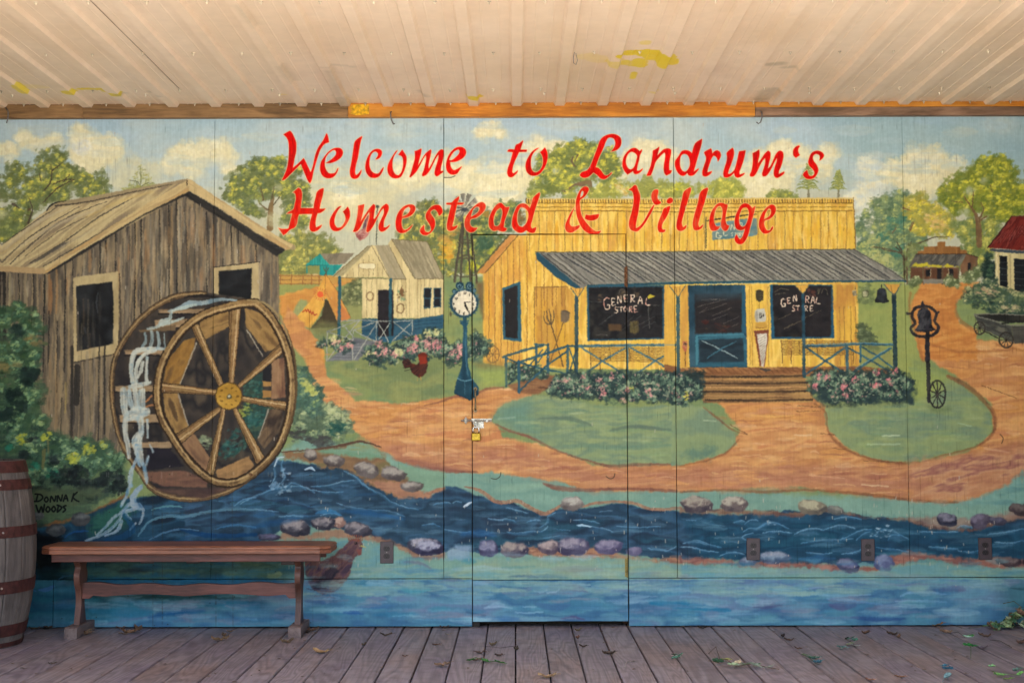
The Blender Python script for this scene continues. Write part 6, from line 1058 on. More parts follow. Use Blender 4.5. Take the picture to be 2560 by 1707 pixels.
LT([(750, 425), (800, 400), (885, 340), (885, 360), (840, 545), (900, 480), (990, 400), (1100, 378), (1155, 405), (1155, 470), (1120, 650), (1110, 780), (1115, 870), (1170, 872), (1150, 930), (1050, 985), (1020, 960), (990, 870), (995, 740), (1020, 600), (1020, 490), (1000, 465), (900, 560), (800, 690), (760, 820), (710, 950), (690, 985), (600, 992), (640, 900), (690, 780), (720, 640), (740, 520)])
LT([[(1855, 160), (1700, 265), (1630, 490), (1580, 445), (1480, 418), (1400, 440), (1320, 560), (1250, 660), (1240, 730), (1270, 850), (1340, 960), (1420, 997), (1470, 980), (1520, 930), (1550, 980), (1600, 995), (1660, 980), (1740, 900), (1782, 845), (1770, 830), (1665, 905), (1700, 780), (1750, 600), (1790, 460), (1845, 260)], [(1455, 500), (1400, 520), (1365, 580), (1352, 690), (1365, 800), (1410, 880), (1470, 905), (1530, 860), (1575, 770), (1580, 660), (1550, 560), (1510, 515)]])
LT([(1900, 465), (1950, 430), (2055, 378), (2080, 430), (2085, 500), (2140, 440), (2200, 422), (2260, 460), (2280, 530), (2260, 600), (2210, 675), (2195, 600), (2150, 550), (2110, 540), (2070, 600), (2040, 680), (1985, 850), (1975, 920), (2075, 890), (2075, 905), (2000, 985), (1930, 1010), (1870, 990), (1860, 920), (1900, 770), (1940, 650), (1945, 570), (1920, 520)])
F(1800, 330, 8.4)
LT([(140, 445), (265, 338), (285, 380), (292, 470), (240, 660), (190, 790), (165, 880), (200, 885), (290, 815), (310, 780), (350, 640), (390, 460), (403, 412), (535, 392), (520, 480), (480, 640), (430, 780), (405, 850), (415, 900), (510, 865), (515, 880), (450, 935), (370, 962), (320, 940), (295, 860), (220, 930), (130, 962), (80, 945), (68, 880), (100, 740), (140, 610), (148, 520)])
LT([(685, 450), (740, 425), (820, 375), (830, 470), (800, 620), (800, 665), (880, 550), (940, 460), (1010, 398), (1050, 430), (1055, 540), (1030, 640), (1005, 775), (1050, 730), (1120, 590), (1180, 460), (1250, 400), (1310, 420), (1332, 480), (1310, 620), (1270, 750), (1235, 830), (1235, 890), (1345, 835), (1350, 860), (1260, 940), (1200, 967), (1150, 945), (1128, 870), (1150, 740), (1190, 620), (1195, 545), (1140, 640), (1050, 820), (960, 930), (900, 935), (885, 890), (920, 760), (950, 640), (945, 550), (900, 600), (840, 700), (760, 870), (700, 935), (640, 935), (628, 915), (660, 820), (690, 640)])
LT([(1660, 288), (1675, 310), (1645, 350), (1640, 420), (1675, 490), (1595, 545), (1550, 510), (1532, 450), (1545, 370), (1600, 310)])
LT([(2085, 608), (2095, 560), (2090, 500), (2060, 475), (2010, 465), (1960, 500), (1948, 560), (1970, 620), (2030, 700), (2062, 800), (2040, 880), (1980, 960), (1890, 993), (1800, 975), (1740, 910), (1760, 860), (1830, 805), (1850, 880), (1880, 925), (1930, 930), (1970, 900), (1980, 850), (1940, 780), (1880, 720), (1852, 640), (1870, 560), (1920, 450), (2010, 403), (2100, 410), (2160, 450), (2180, 500), (2150, 560)])
REDPAL[:] = [['be1808', 'd01406', 'da200a', 'c61c0a', 'd62e1c'], .22]
F(690, 460, 7.84)
LT([(330, 170), (385, 120), (440, 75), (480, 100), (510, 190), (505, 300), (490, 400), (485, 475), (740, 478), (745, 400), (780, 260), (805, 160), (870, 105), (930, 85), (935, 110), (910, 250), (870, 400), (855, 490), (970, 487), (930, 530), (870, 568), (815, 575), (790, 660), (775, 760), (785, 855), (900, 800), (895, 825), (830, 900), (770, 930), (710, 935), (665, 890), (660, 800), (690, 660), (712, 592), (600, 590), (450, 597), (430, 660), (410, 780), (370, 850), (270, 900), (200, 970), (145, 1005), (100, 940), (50, 865), (120, 885), (245, 880), (270, 780), (320, 580), (210, 585), (250, 550), (340, 500), (370, 390), (390, 300), (385, 220), (370, 185)])
LT([(1280, 440), (1230, 450), (1160, 520), (1090, 630), (1055, 720), (1060, 820), (1100, 900), (1160, 925), (1240, 915), (1320, 860), (1400, 760), (1445, 650), (1450, 560), (1435, 500), (1405, 448), (1370, 490), (1312, 545), (1350, 610), (1362, 690), (1330, 780), (1270, 850), (1200, 860), (1155, 800), (1145, 710), (1170, 610), (1220, 510)])
LT([(1612, 430), (1728, 400), (1725, 450), (1660, 740), (1750, 600), (1850, 460), (1910, 398), (1940, 420), (1930, 540), (1910, 680), (1930, 690), (1980, 620), (2080, 450), (2160, 390), (2200, 420), (2210, 490), (2170, 600), (2120, 720), (2110, 850), (2150, 855), (2230, 800), (2220, 830), (2140, 910), (2070, 938), (2020, 900), (2015, 820), (2060, 700), (2115, 570), (2110, 480), (2060, 530), (2000, 640), (1920, 800), (1840, 920), (1800, 950), (1770, 930), (1790, 800), (1830, 660), (1830, 550), (1790, 600), (1700, 760), (1620, 900), (1560, 940), (1510, 935), (1540, 860), (1580, 700), (1605, 530)])
F(970, 460, 9.046)
LT([[(320, 780), (450, 750), (560, 680), (620, 570), (600, 500), (540, 470), (450, 475), (350, 520), (270, 600), (210, 700), (175, 850), (175, 950), (200, 1050), (260, 1105), (360, 1108), (450, 1060), (530, 980), (562, 920), (470, 1000), (400, 1040), (350, 1030), (315, 960), (305, 850)], [(325, 740), (340, 650), (390, 560), (470, 515), (505, 560), (490, 620), (430, 690)]])
LT([(1150, 725), (1125, 650), (1090, 600), (1040, 580), (980, 610), (960, 650), (1000, 720), (1050, 800), (1065, 900), (1040, 1010), (970, 1100), (870, 1160), (790, 1150), (730, 1090), (725, 1050), (760, 980), (820, 930), (825, 1040), (850, 1080), (910, 1095), (965, 1060), (970, 990), (930, 900), (860, 780), (855, 700), (900, 610), (980, 520), (1080, 478), (1170, 490), (1220, 560), (1235, 640), (1200, 690)])
LT([(1315, 465), (1325, 430), (1440, 420), (1500, 360), (1605, 285), (1605, 330), (1570, 420), (1720, 430), (1690, 460), (1560, 470), (1530, 600), (1490, 800), (1450, 960), (1490, 965), (1570, 935), (1560, 980), (1490, 1040), (1400, 1065), (1345, 1030), (1330, 960), (1350, 820), (1390, 640), (1430, 475)])
LT([[(1870, 800), (2000, 760), (2120, 670), (2200, 560), (2205, 480), (2140, 415), (2060, 430), (1950, 510), (1850, 620), (1770, 740), (1732, 860), (1740, 970), (1790, 1060), (1870, 1095), (1960, 1070), (2025, 990), (1940, 990), (1880, 960), (1850, 880)], [(1870, 750), (1890, 670), (1930, 570), (1990, 520), (2050, 520), (2070, 550), (2050, 620), (1980, 690)]])
F(1200, 460, 6.918)
LT([[(310, 800), (240, 812), (170, 760), (150, 670), (165, 570), (220, 450), (300, 350), (360, 330), (410, 370), (440, 400), (505, 398), (500, 430), (460, 540), (420, 660), (410, 750), (460, 770), (450, 805), (400, 825), (340, 815)], [(350, 412), (290, 460), (250, 540), (232, 640), (245, 720), (290, 735), (340, 700), (370, 600), (390, 500), (375, 430)]])
LT([[(1025, 148), (1035, 165), (1010, 270), (950, 450), (900, 640), (880, 730), (900, 775), (970, 745), (965, 800), (930, 845), (860, 840), (800, 800), (750, 835), (680, 845), (600, 800), (560, 740), (555, 640), (590, 500), (660, 370), (730, 340), (800, 355), (865, 420), (890, 340), (920, 240)], [(700, 405), (660, 470), (640, 560), (645, 660), (680, 730), (740, 745), (800, 680), (835, 580), (835, 500), (800, 440), (750, 410)]])
LT([[(1730, 280), (1800, 230), (1860, 150), (1880, 90), (1850, 50), (1800, 50), (1740, 100), (1690, 190), (1660, 300), (1655, 400), (1675, 550), (1720, 680), (1780, 780), (1870, 850), (2060, 855), (2095, 810), (2010, 820), (1930, 770), (1830, 660), (1760, 550), (1730, 400)], [(1732, 245), (1740, 170), (1765, 115), (1790, 130), (1785, 190)]])
LT([(1640, 402), (1580, 480), (1520, 600), (1480, 700), (1478, 780), (1510, 830), (1580, 842), (1660, 800), (1725, 740), (1720, 710), (1640, 735), (1580, 730), (1552, 690), (1560, 600), (1600, 500)])
LT([(1830, 530), (1870, 540), (1960, 535), (2060, 520), (2040, 590), (1960, 630), (1880, 632), (1812, 600)])
F(1560, 450, 9.8)
LT([(110, 245), (180, 200), (260, 130), (300, 140), (340, 240), (390, 360), (397, 440), (375, 600), (350, 800), (310, 980), (290, 1100), (290, 1185), (360, 1150), (450, 1060), (540, 920), (640, 730), (725, 615), (745, 620), (690, 760), (600, 920), (500, 1080), (400, 1200), (320, 1262), (240, 1255), (160, 1215), (122, 1120), (130, 990), (190, 780), (230, 580), (235, 420), (210, 300), (170, 260)])
LT([(780, 235), (830, 240), (840, 290), (820, 400), (830, 470), (910, 550), (870, 590), (780, 612), (720, 560), (680, 480), (670, 400), (690, 310), (730, 255)])
LT([(1130, 435), (1190, 465), (1200, 520), (1150, 570), (1090, 580), (1045, 545), (1065, 480)])
LT([(1135, 640), (980, 700), (930, 820), (870, 960), (830, 1100), (828, 1210), (860, 1280), (960, 1285), (1010, 1250), (1015, 1215), (950, 1220), (925, 1170), (950, 1060), (1010, 960), (1080, 830), (1120, 720)])
LT([(1620, 185), (1640, 210), (1610, 350), (1560, 520), (1500, 720), (1440, 920), (1415, 1080), (1450, 1160), (1530, 1105), (1520, 1170), (1440, 1240), (1370, 1252), (1310, 1220), (1285, 1150), (1300, 1000), (1350, 780), (1420, 480), (1475, 280)])
LT([(2040, 190), (2055, 215), (2030, 330), (1970, 560), (1900, 780), (1840, 980), (1820, 1100), (1850, 1165), (1940, 1085), (1930, 1140), (1850, 1215), (1770, 1235), (1710, 1220), (1688, 1130), (1690, 1020), (1740, 800), (1810, 560), (1870, 310), (1950, 230)])
F(1760, 470, 10.455)
LT([(420, 395), (350, 420), (250, 530), (180, 660), (145, 800), (135, 920), (150, 1040), (200, 1115), (300, 1115), (370, 1080), (425, 1000), (370, 1010), (320, 1005), (275, 930), (255, 820), (275, 680), (310, 560), (360, 490), (430, 475), (470, 530), (485, 640), (470, 780), (445, 900), (450, 1010), (490, 1090), (550, 1130), (610, 1100), (660, 990), (600, 965), (570, 900), (560, 800), (580, 640), (610, 500), (612, 435), (560, 430), (500, 400)])
LT([[(1060, 405), (960, 460), (900, 560), (840, 690), (805, 820), (805, 960), (840, 1060), (930, 1105), (1010, 1100), (1070, 1060), (1045, 1160), (1000, 1280), (940, 1350), (895, 1300), (855, 1215), (810, 1280), (800, 1350), (840, 1430), (910, 1470), (1000, 1460), (1090, 1360), (1150, 1230), (1200, 1050), (1250, 870), (1300, 680), (1345, 470), (1260, 530), (1190, 450), (1130, 415)], [(1070, 515), (1000, 540), (950, 640), (920, 740), (915, 860), (940, 970), (1000, 1020), (1070, 990), (1120, 900), (1160, 780), (1175, 650), (1150, 560), (1120, 520)]])
LT([[(1590, 860), (1700, 820), (1800, 740), (1870, 620), (1875, 530), (1830, 455), (1760, 440), (1660, 490), (1570, 590), (1490, 720), (1440, 880), (1440, 1010), (1480, 1110), (1560, 1190), (1650, 1190), (1730, 1150), (1800, 1060), (1800, 1005), (1760, 1040), (1720, 1110), (1640, 1110), (1590, 1020), (1570, 920)], [(1570, 820), (1590, 700), (1640, 600), (1690, 540), (1735, 560), (1750, 640), (1720, 720), (1650, 780)]])
# the painting runs on past both ends of the picture
for r_ in range(CH):
    z_ = WZ1-(r_+.5)/PPM; ys_ = 1055-(z_-HCAM)*473.5
    xl = int((on_wall(4, ys_)[0]-WX0)*PPM)+1; xr_ = int((on_wall(2556, ys_)[0]-WX0)*PPM)
    IMG[r_, :xl] = IMG[r_, xl:2*xl][::-1]; IMG[r_, xr_:] = IMG[r_, 2*xr_-CW:xr_][::-1]
IMG[-2:] = IMG[-3]
F(0, 1080, 2.903)
# signature
sg = '15181a'
for q in ([(275, 450), (262, 500)], [(255, 448), (300, 455), (310, 475), (285, 498), (250, 502)], [(335, 470), (322, 490), (335, 505), (350, 490), (340, 470)], [(365, 505), (372, 465), (395, 500), (405, 462)], [(415, 502), (420, 460), (442, 498), (452, 455)], [(460, 500), (478, 455), (492, 497)], [(465, 482), (490, 480)], [(535, 445), (520, 500)], [(560, 435), (530, 470), (560, 498)], [(570, 500), (572, 502)]): S(q, 11, sg, br=.1)
for q in ([(262, 530), (282, 580), (300, 540), (312, 578), (322, 525)], [(345, 540), (333, 562), (348, 578), (362, 560), (352, 540)], [(388, 538), (375, 558), (388, 576), (403, 558), (392, 538)], [(425, 530), (415, 576)], [(415, 528), (448, 545), (418, 578)], [(478, 532), (460, 540), (475, 560), (458, 578)]): S(q, 12, sg, br=.1)
# grime rubbed into the joints and up from the deck
for q in ([(534, 292), (528, 1447)], [(1109, 292), (1110, 1447)], [(1684, 292), (1692, 1447)], [(2257, 292), (2272, 1447)], [(1179, 586), (1180, 1560)], [(1567, 586), (1568, 1560)], [(1180, 586), (1567, 586)], [(100, 1453), (2556, 1445)]):
    n_ = 26
    for i in range(n_):
        t0, t1 = i/n_, (i+rng.uniform(.4, 1))/n_; S([(q[0][0]+(q[1][0]-q[0][0])*t0, q[0][1]+(q[1][1]-q[0][1])*t0), (q[0][0]+(q[1][0]-q[0][0])*t1, q[0][1]+(q[1][1]-q[0][1])*t1)], rng.uniform(1.5, 5), '3a2e26', a=rng.uniform(.1, .5)*(.35 if q[0][0] in (534, 2257) else 1), br=.8, soft=2)
for i in range(260):
    x = rng.uniform(60, 2556); y = 1562-abs(rng.normal(0, 14)); S([(x, y), (x+rng.uniform(1, 8), y+rng.uniform(-1, 1))], rng.uniform(1, 4), '3c3a3c', a=rng.uniform(.1, .5), br=0)
for i in range(70):
    x = rng.uniform(0, 2556); S([(x, 293), (x+rng.uniform(-2, 2), 293+rng.uniform(6, 40))], rng.uniform(1, 7), ['5a4c3a', 'd8d4c4', '7a6a54'][i % 3], a=rng.uniform(.08, .3), br=.8, soft=3)
# ---- nail heads
for q in ((207, 317), (355, 312), (503, 309), (542, 326), (637, 312), (789, 313), (935, 307), (1098, 323), (1116, 463), (1100, 493), (1230, 305), (1381, 309), (1518, 308), (1675, 335), (1691, 336), (1676, 504), (1691, 501), (1842, 332), (1956, 313), (2102, 308), (2249, 311), (2263, 313), (2263, 531), (2252, 533), (290, 640), (56, 699), (1119, 560), (1517, 526), (793, 578), (787, 865), (930, 933), (1116, 760), (1116, 966), (940, 638), (1106, 870), (1377, 1198), (1521, 1007), (1524, 1238), (1372, 1408), (1218, 1392), (1682, 1137), (1712, 1005), (1960, 996), (1806, 996), (2152, 800), (1812, 835), (1960, 790), (930, 1187), (1121, 1401), (1115, 1079), (1702, 1192), (2396, 990), (2255, 1380), (2000, 1010), (645, 1432), (928, 1432), (1500, 1430), (450, 1350), (385, 1225), (700, 1340)): S([(q[0]-.8, q[1]), (q[0]+.8, q[1]+.5)], 5, '2e2620', a=.85, br=0)
for x, y in ((18, 318), (22, 314), (200, 332), (197, 326), (1820, 308)): D([(x, y, 6)], 14, 2.5, ['7a5238', '8f6848', '5a4030'])
# ---- age: checks in the plywood face, flecks, drips
F(0, 0, 1)
yy, xx = np.mgrid[0:CH, 0:CW].astype(np.float32)
g = fbm(xx/1.6, yy/70, 2); g2 = fbm(xx/2.2+80, yy/26+40, 2)
band = (yy < (WZ1-.305)*PPM).astype(np.float32)             # face grain runs upright above the skirting boards
gh = fbm(xx/60, yy/1.7, 2)
grain = (g-.5)*band+(gh-.5)*(1-band)
IMG *= (1+.055*grain+.05*(g2-.5))[..., None]
ck = np.clip((vn(xx/1.15, yy/34)-.86)*9, 0, 1)*np.clip((fbm(xx/120+9, yy/90, 3)-.47)*6, 0, 1)*band
IMG *= (1-.2*ck)[..., None]
mot = fbm(xx/5, yy/5, 3)-.5
IMG *= (1+.08*mot)[..., None]
for i in range(260):                                        # pale flecks where paint has lifted, mostly on the water
    x, y = (rng.uniform(700, 2500), rng.uniform(1240, 1420)) if i < 170 else (rng.uniform(50, 2500), rng.uniform(300, 1500))
    S([(x, y), (x+rng.uniform(-1, 1), y+rng.uniform(2, 8))], rng.uniform(1, 2.4), 'b5a899', a=.6, br=0)
for i in range(60):                                        # dark runs and cracks
    x, y = rng.uniform(0, 2560), rng.uniform(295, 760)
    S([(x, y), (x+rng.uniform(-1, 1), y+rng.uniform(6, 36))], [.8, 1.4, .5], '5a5344', a=.25, br=0)
for q in ([(1110, 444), (1128, 444), (1138, 440)], [(1228, 1195), (1240, 1197), (1250, 1190), (1252, 1180)], [(1515, 1190), (1525, 1196), (1534, 1193), (1537, 1183)], [(2500, 1085), (2508, 1095), (2504, 1108)]): S(q, 1.6, '3c342c', a=.8)
IMG[:] = np.clip((IMG-.5)*1.1+.508, 0.012, 1)
# colours picked with the light in them, darker at left; partly divided out below
L_ = np.where(IMG <= .04045, IMG/12.92, ((IMG+.055)/1.055)**2.4)
w_ = np.clip(np.linspace(0, 1, CH)*1.8, 0, 1)[:, None, None]
L_ = L_/(np.array([1.12, .98, .86])*(1-w_)+np.array([1.17, 1.14, 1.18])*w_)
ALB = np.clip(np.where(L_ <= .0031308, L_*12.92, 1.055*np.maximum(L_, 1e-6)**(1/2.4)-.055), 0, .93).astype(np.float32)
# ------------------------------------------------------------------ helpers
COL = C.collection
R0 = random.Random(5)
def link(name, me, mat=None, parent=None):
    o = bpy.data.objects.new(name, me); COL.objects.link(o)
    if mat is not None and len(me.materials) == 0: me.materials.append(mat)
    if parent is not None: o.parent = parent
    return o
def empty(name, loc=(0, 0, 0), rz=0.0):
    o = bpy.data.objects.new(name, None); COL.objects.link(o); o.location = loc; o.rotation_euler = (0, 0, rz); o.empty_display_size = .05
    return o
def tag(o, label=None, cat=None, group=None, kind=None):
    if label: o['label'] = label
    if cat: o['category'] = cat
    if group: o['group'] = group
    if kind: o['kind'] = kind
    return o
def mesh(name, V, Fc, smooth=False, uv=None):
    me = bpy.data.meshes.new(name); me.from_pydata([tuple(v) for v in V], [], Fc); me.update()
    if smooth: me.polygons.foreach_set('use_smooth', [True]*len(me.polygons))
    return me
class MB:
    def __init__(s): s.V = []; s.F = []
    def box(s, x0, x1, y0, y1, z0, z1, b=0.0, top=0.0):
        n = len(s.V)
        if b <= 0:
            s.V += [(x0, y0, z0), (x1, y0, z0), (x1, y1, z0), (x0, y1, z0), (x0, y0, z1), (x1, y0, z1), (x1, y1, z1), (x0, y1, z1)]
            s.F += [tuple(n+i for i in f) for f in ((0, 3, 2, 1), (4, 5, 6, 7), (0, 1, 5, 4), (1, 2, 6, 5), (2, 3, 7, 6), (3, 0, 4, 7))]
        else:
            bm = bmesh.new(); bmesh.ops.create_cube(bm, size=1.0)
            for v in bm.verts: v.co = Vector(((x0+x1)/2+v.co.x*(x1-x0), (y0+y1)/2+v.co.y*(y1-y0), (z0+z1)/2+v.co.z*(z1-z0)))
            bmesh.ops.bevel(bm, geom=bm.edges[:], offset=b, segments=1, affect='EDGES')
            bm.verts.index_update()
            for v in bm.verts: s.V.append(tuple(v.co))
            for f in bm.faces: s.F.append(tuple(n+v.index for v in f.verts))
            bm.free()
        return s
    def tube(s, pts, r, k=6, cap=True):
        n0 = len(s.V); m = len(pts); rs = r if isinstance(r, (list, tuple)) else [r]*m
        for i, p in enumerate(pts):
            p = Vector(p); a = Vector(pts[max(0, i-1)]); b = Vector(pts[min(m-1, i+1)]); d = (b-a).normalized()
            u = d.orthogonal().normalized() if i == 0 else (u-d*u.dot(d)).normalized()
            w = d.cross(u)
            for j in range(k):
                t = 2*math.pi*j/k; s.V.append(tuple(p+(u*math.cos(t)+w*math.sin(t))*rs[i]))
        for i in range(m-1):
            for j in range(k):
                a = n0+i*k+j; b = n0+i*k+(j+1) % k; s.F.append((a, b, b+k, a+k))
        if cap: s.F.append(tuple(n0+j for j in reversed(range(k)))); s.F.append(tuple(n0+(m-1)*k+j for j in range(k)))
        return s
    def prism(s, pts, axis, a0, a1):
        """pts 2-D outline extruded along axis 'x','y' or 'z' from a0 to a1"""
        n = len(s.V); m = len(pts)
        def q(p, a): return {'x': (a, p[0], p[1]), 'y': (p[0], a, p[1]), 'z': (p[0], p[1], a)}[axis]
        s.V += [q(p, a0) for p in pts]+[q(p, a1) for p in pts]
        s.F.append(tuple(n+i for i in range(m))); s.F.append(tuple(n+m+i for i in reversed(range(m))))
        for i in range(m): j = (i+1) % m; s.F.append((n+i, n+m+i, n+m+j, n+j))
        return s
    def disc(s, c, r, y0, y1, k=12):
        pts = [(c[0]+r*math.cos(t*2*math.pi/k), c[1]+r*math.sin(t*2*math.pi/k)) for t in range(k)]
        return s.prism(pts, 'y', y0, y1)
    def build(s, name, mat, parent=None, smooth=False, fix=True):
        me = mesh(name, s.V, s.F, smooth)
        if fix:
            bm = bmesh.new(); bm.from_mesh(me); bmesh.ops.recalc_face_normals(bm, faces=bm.faces[:]); bm.to_mesh(me); bm.free()
        return link(name, me, mat, parent)
# ------------------------------------------------------------------ materials
def lin(c):
    if isinstance(c, str): c = [int(c[i:i+2], 16)/255 for i in (0, 2, 4)]
    return tuple((x/12.92 if x <= .04045 else ((x+.055)/1.055)**2.4) for x in c[:3])+(1,)
def newmat(name, rough=.6, spec=.35, metal=0.0):
    m = bpy.data.materials.new(name); m.use_nodes = True; b = m.node_tree.nodes['Principled BSDF']
    b.inputs['Roughness'].default_value = rough; b.inputs['Metallic'].default_value = metal
    b.inputs['Specular IOR Level'].default_value = spec
    return m, m.node_tree, b
def N(nt, t, **kw):
    n = nt.nodes.new(t)
    for k, v in kw.items():
        if k.startswith('i_'): n.inputs[k[2:].replace('_', ' ')].default_value = v
        else: setattr(n, k, v)
    return n
def ramp(nt, cols, fac):
    r = nt.nodes.new('ShaderNodeValToRGB'); e = r.color_ramp.elements
    while len(e) < len(cols): e.new(.5)
    for i, (p, c) in enumerate(cols): e[i].position = p; e[i].color = lin(c)
    nt.links.new(fac, r.inputs[0]); return r.outputs[0]
def coords(nt, scale=(1, 1, 1), rot=(0, 0, 0), which='Object', rnd=0.0):
    tc = N(nt, 'ShaderNodeTexCoord'); mp = N(nt, 'ShaderNodeMapping')
    mp.inputs['Scale'].default_value = scale; mp.inputs['Rotation'].default_value = rot
    nt.links.new(tc.outputs[which], mp.inputs[0])
    if rnd:
        oi = N(nt, 'ShaderNodeObjectInfo'); ml = N(nt, 'ShaderNodeVectorMath', operation='SCALE'); ml.inputs[0].default_value = (1.7, 5.3, 3.1)
        ms = N(nt, 'ShaderNodeMath', operation='MULTIPLY'); ms.inputs[1].default_value = rnd
        nt.links.new(oi.outputs['Random'], ms.inputs[0]); nt.links.new(ms.outputs[0], ml.inputs['Scale'])
        nt.links.new(ml.outputs[0], mp.inputs['Location'])
    return mp.outputs[0]
def noise(nt, vec, scale, detail=4, rough=.55, dist=0.0):
    n = N(nt, 'ShaderNodeTexNoise'); n.inputs['Scale'].default_value = scale; n.inputs['Detail'].default_value = detail
    n.inputs['Roughness'].default_value = rough; n.inputs['Distortion'].default_value = dist
    if vec is not None: nt.links.new(vec, n.inputs['Vector'])
    return n.outputs['Fac']
def mixc(nt, fac, a, b, mode='MIX'):
    m = N(nt, 'ShaderNodeMix', data_type='RGBA', blend_type=mode)
    for s, v in ((0, fac), (6, a), (7, b)):
        if isinstance(v, (int, float)): m.inputs[s].default_value = v
        elif isinstance(v, (tuple, str)): m.inputs[s].default_value = lin(v) if isinstance(v, str) else v
        else: nt.links.new(v, m.inputs[s])
    return m.outputs[2]
def bump(nt, b, h, strength=.3, dist=.002):
    n = N(nt, 'ShaderNodeBump'); n.inputs['Strength'].default_value = strength; n.inputs['Distance'].default_value = dist
    nt.links.new(h, n.inputs['Height']); nt.links.new(n.outputs[0], b.inputs['Normal'])
def wood(name, c0, c1, c2, axis='y', rough=.7, grain=1.0, rings=True, spec=.3, var=.25):
    """weathered timber, grain along the given object axis, every board different"""
    m, nt, b = newmat(name, rough, spec)
    st = {'x': (.12, 1, 1), 'y': (1, .12, 1), 'z': (1, 1, .12)}[axis]
    v = coords(nt, st, rnd=9.0)
    n1 = noise(nt, v, 9, 5, .6, .4); n2 = noise(nt, v, 95*grain, 3, .6)
    sep = N(nt, 'ShaderNodeMath', operation='MULTIPLY_ADD'); nt.links.new(n1, sep.inputs[0]); sep.inputs[1].default_value = 26.0 if rings else 4.0
    nt.links.new(n2, sep.inputs[2])
    sn = N(nt, 'ShaderNodeMath', operation='SINE'); nt.links.new(sep.outputs[0], sn.inputs[0])
    hf = N(nt, 'ShaderNodeMath', operation='MULTIPLY_ADD'); nt.links.new(sn.outputs[0], hf.inputs[0]); hf.inputs[1].default_value = .22; hf.inputs[2].default_value = .5
    mx = N(nt, 'ShaderNodeMath', operation='ADD'); nt.links.new(hf.outputs[0], mx.inputs[0])
    n3 = N(nt, 'ShaderNodeMath', operation='MULTIPLY_ADD'); nt.links.new(n2, n3.inputs[0]); n3.inputs[1].default_value = .9; n3.inputs[2].default_value = -.45
    nt.links.new(n3.outputs[0], mx.inputs[1])
    c = ramp(nt, [(.2, c0), (.5, c1), (.85, c2)], mx.outputs[0])
    oi = N(nt, 'ShaderNodeObjectInfo'); hs = N(nt, 'ShaderNodeHueSaturation')
    mr = N(nt, 'ShaderNodeMapRange'); mr.inputs['To Min'].default_value = 1-var; mr.inputs['To Max'].default_value = 1+var
    nt.links.new(oi.outputs['Random'], mr.inputs[0]); nt.links.new(mr.outputs[0], hs.inputs['Value']); nt.links.new(c, hs.inputs['Color'])
    big = noise(nt, coords(nt, (1, 1, 1), rnd=4), 3.5, 4); d = ramp(nt, [(.35, '9a9a9a'), (.65, 'ffffff')], big)
    c = mixc(nt, .55, hs.outputs[0], d, 'MULTIPLY')
    nt.links.new(c, b.inputs['Base Color']); bump(nt, b, mx.outputs[0], .35, .0015)
    return m
def plain(name, c, rough=.5, metal=0.0, spec=.4, nz=.25, sc=40):
    m, nt, b = newmat(name, rough, spec, metal)
    n = noise(nt, coords(nt), sc, 4); k = [int(c[i:i+2], 16) for i in (0, 2, 4)]
    dk = [max(0, int(x*(1-nz))) for x in k]; lt = [min(255, int(x*(1+nz*.6))) for x in k]
    col = ramp(nt, [(.3, '%02x%02x%02x' % tuple(dk)), (.7, '%02x%02x%02x' % tuple(lt))], n)
    nt.links.new(col, b.inputs['Base Color']); bump(nt, b, n, .15, .0008)
    return m
# ------------------------------------------------------------------ outdoor ground, building shell
gm, nt, b = newmat('gravel_yard', .95, .1)
n = noise(nt, coords(nt), .9, 8); c = ramp(nt, [(.3, '8f8a82'), (.5, 'aaa59c'), (.62, '9f998c'), (.85, '86866c')], n); nt.links.new(c, b.inputs['Base Color']); bump(nt, b, noise(nt, coords(nt), 30, 6), .5, .02)
GZ = -.55
g = MB(); g.V = [(-150, -150, GZ), (150, -150, GZ), (150, 150, GZ), (-150, 150, GZ)]; g.F = [(0, 1, 2, 3)]
tag(g.build('ground', gm, fix=False), kind='structure')
M_dark = plain('dark_timber', '2a2420', .9)
M_frame = plain('framing_timber', '6b5a45', .85)
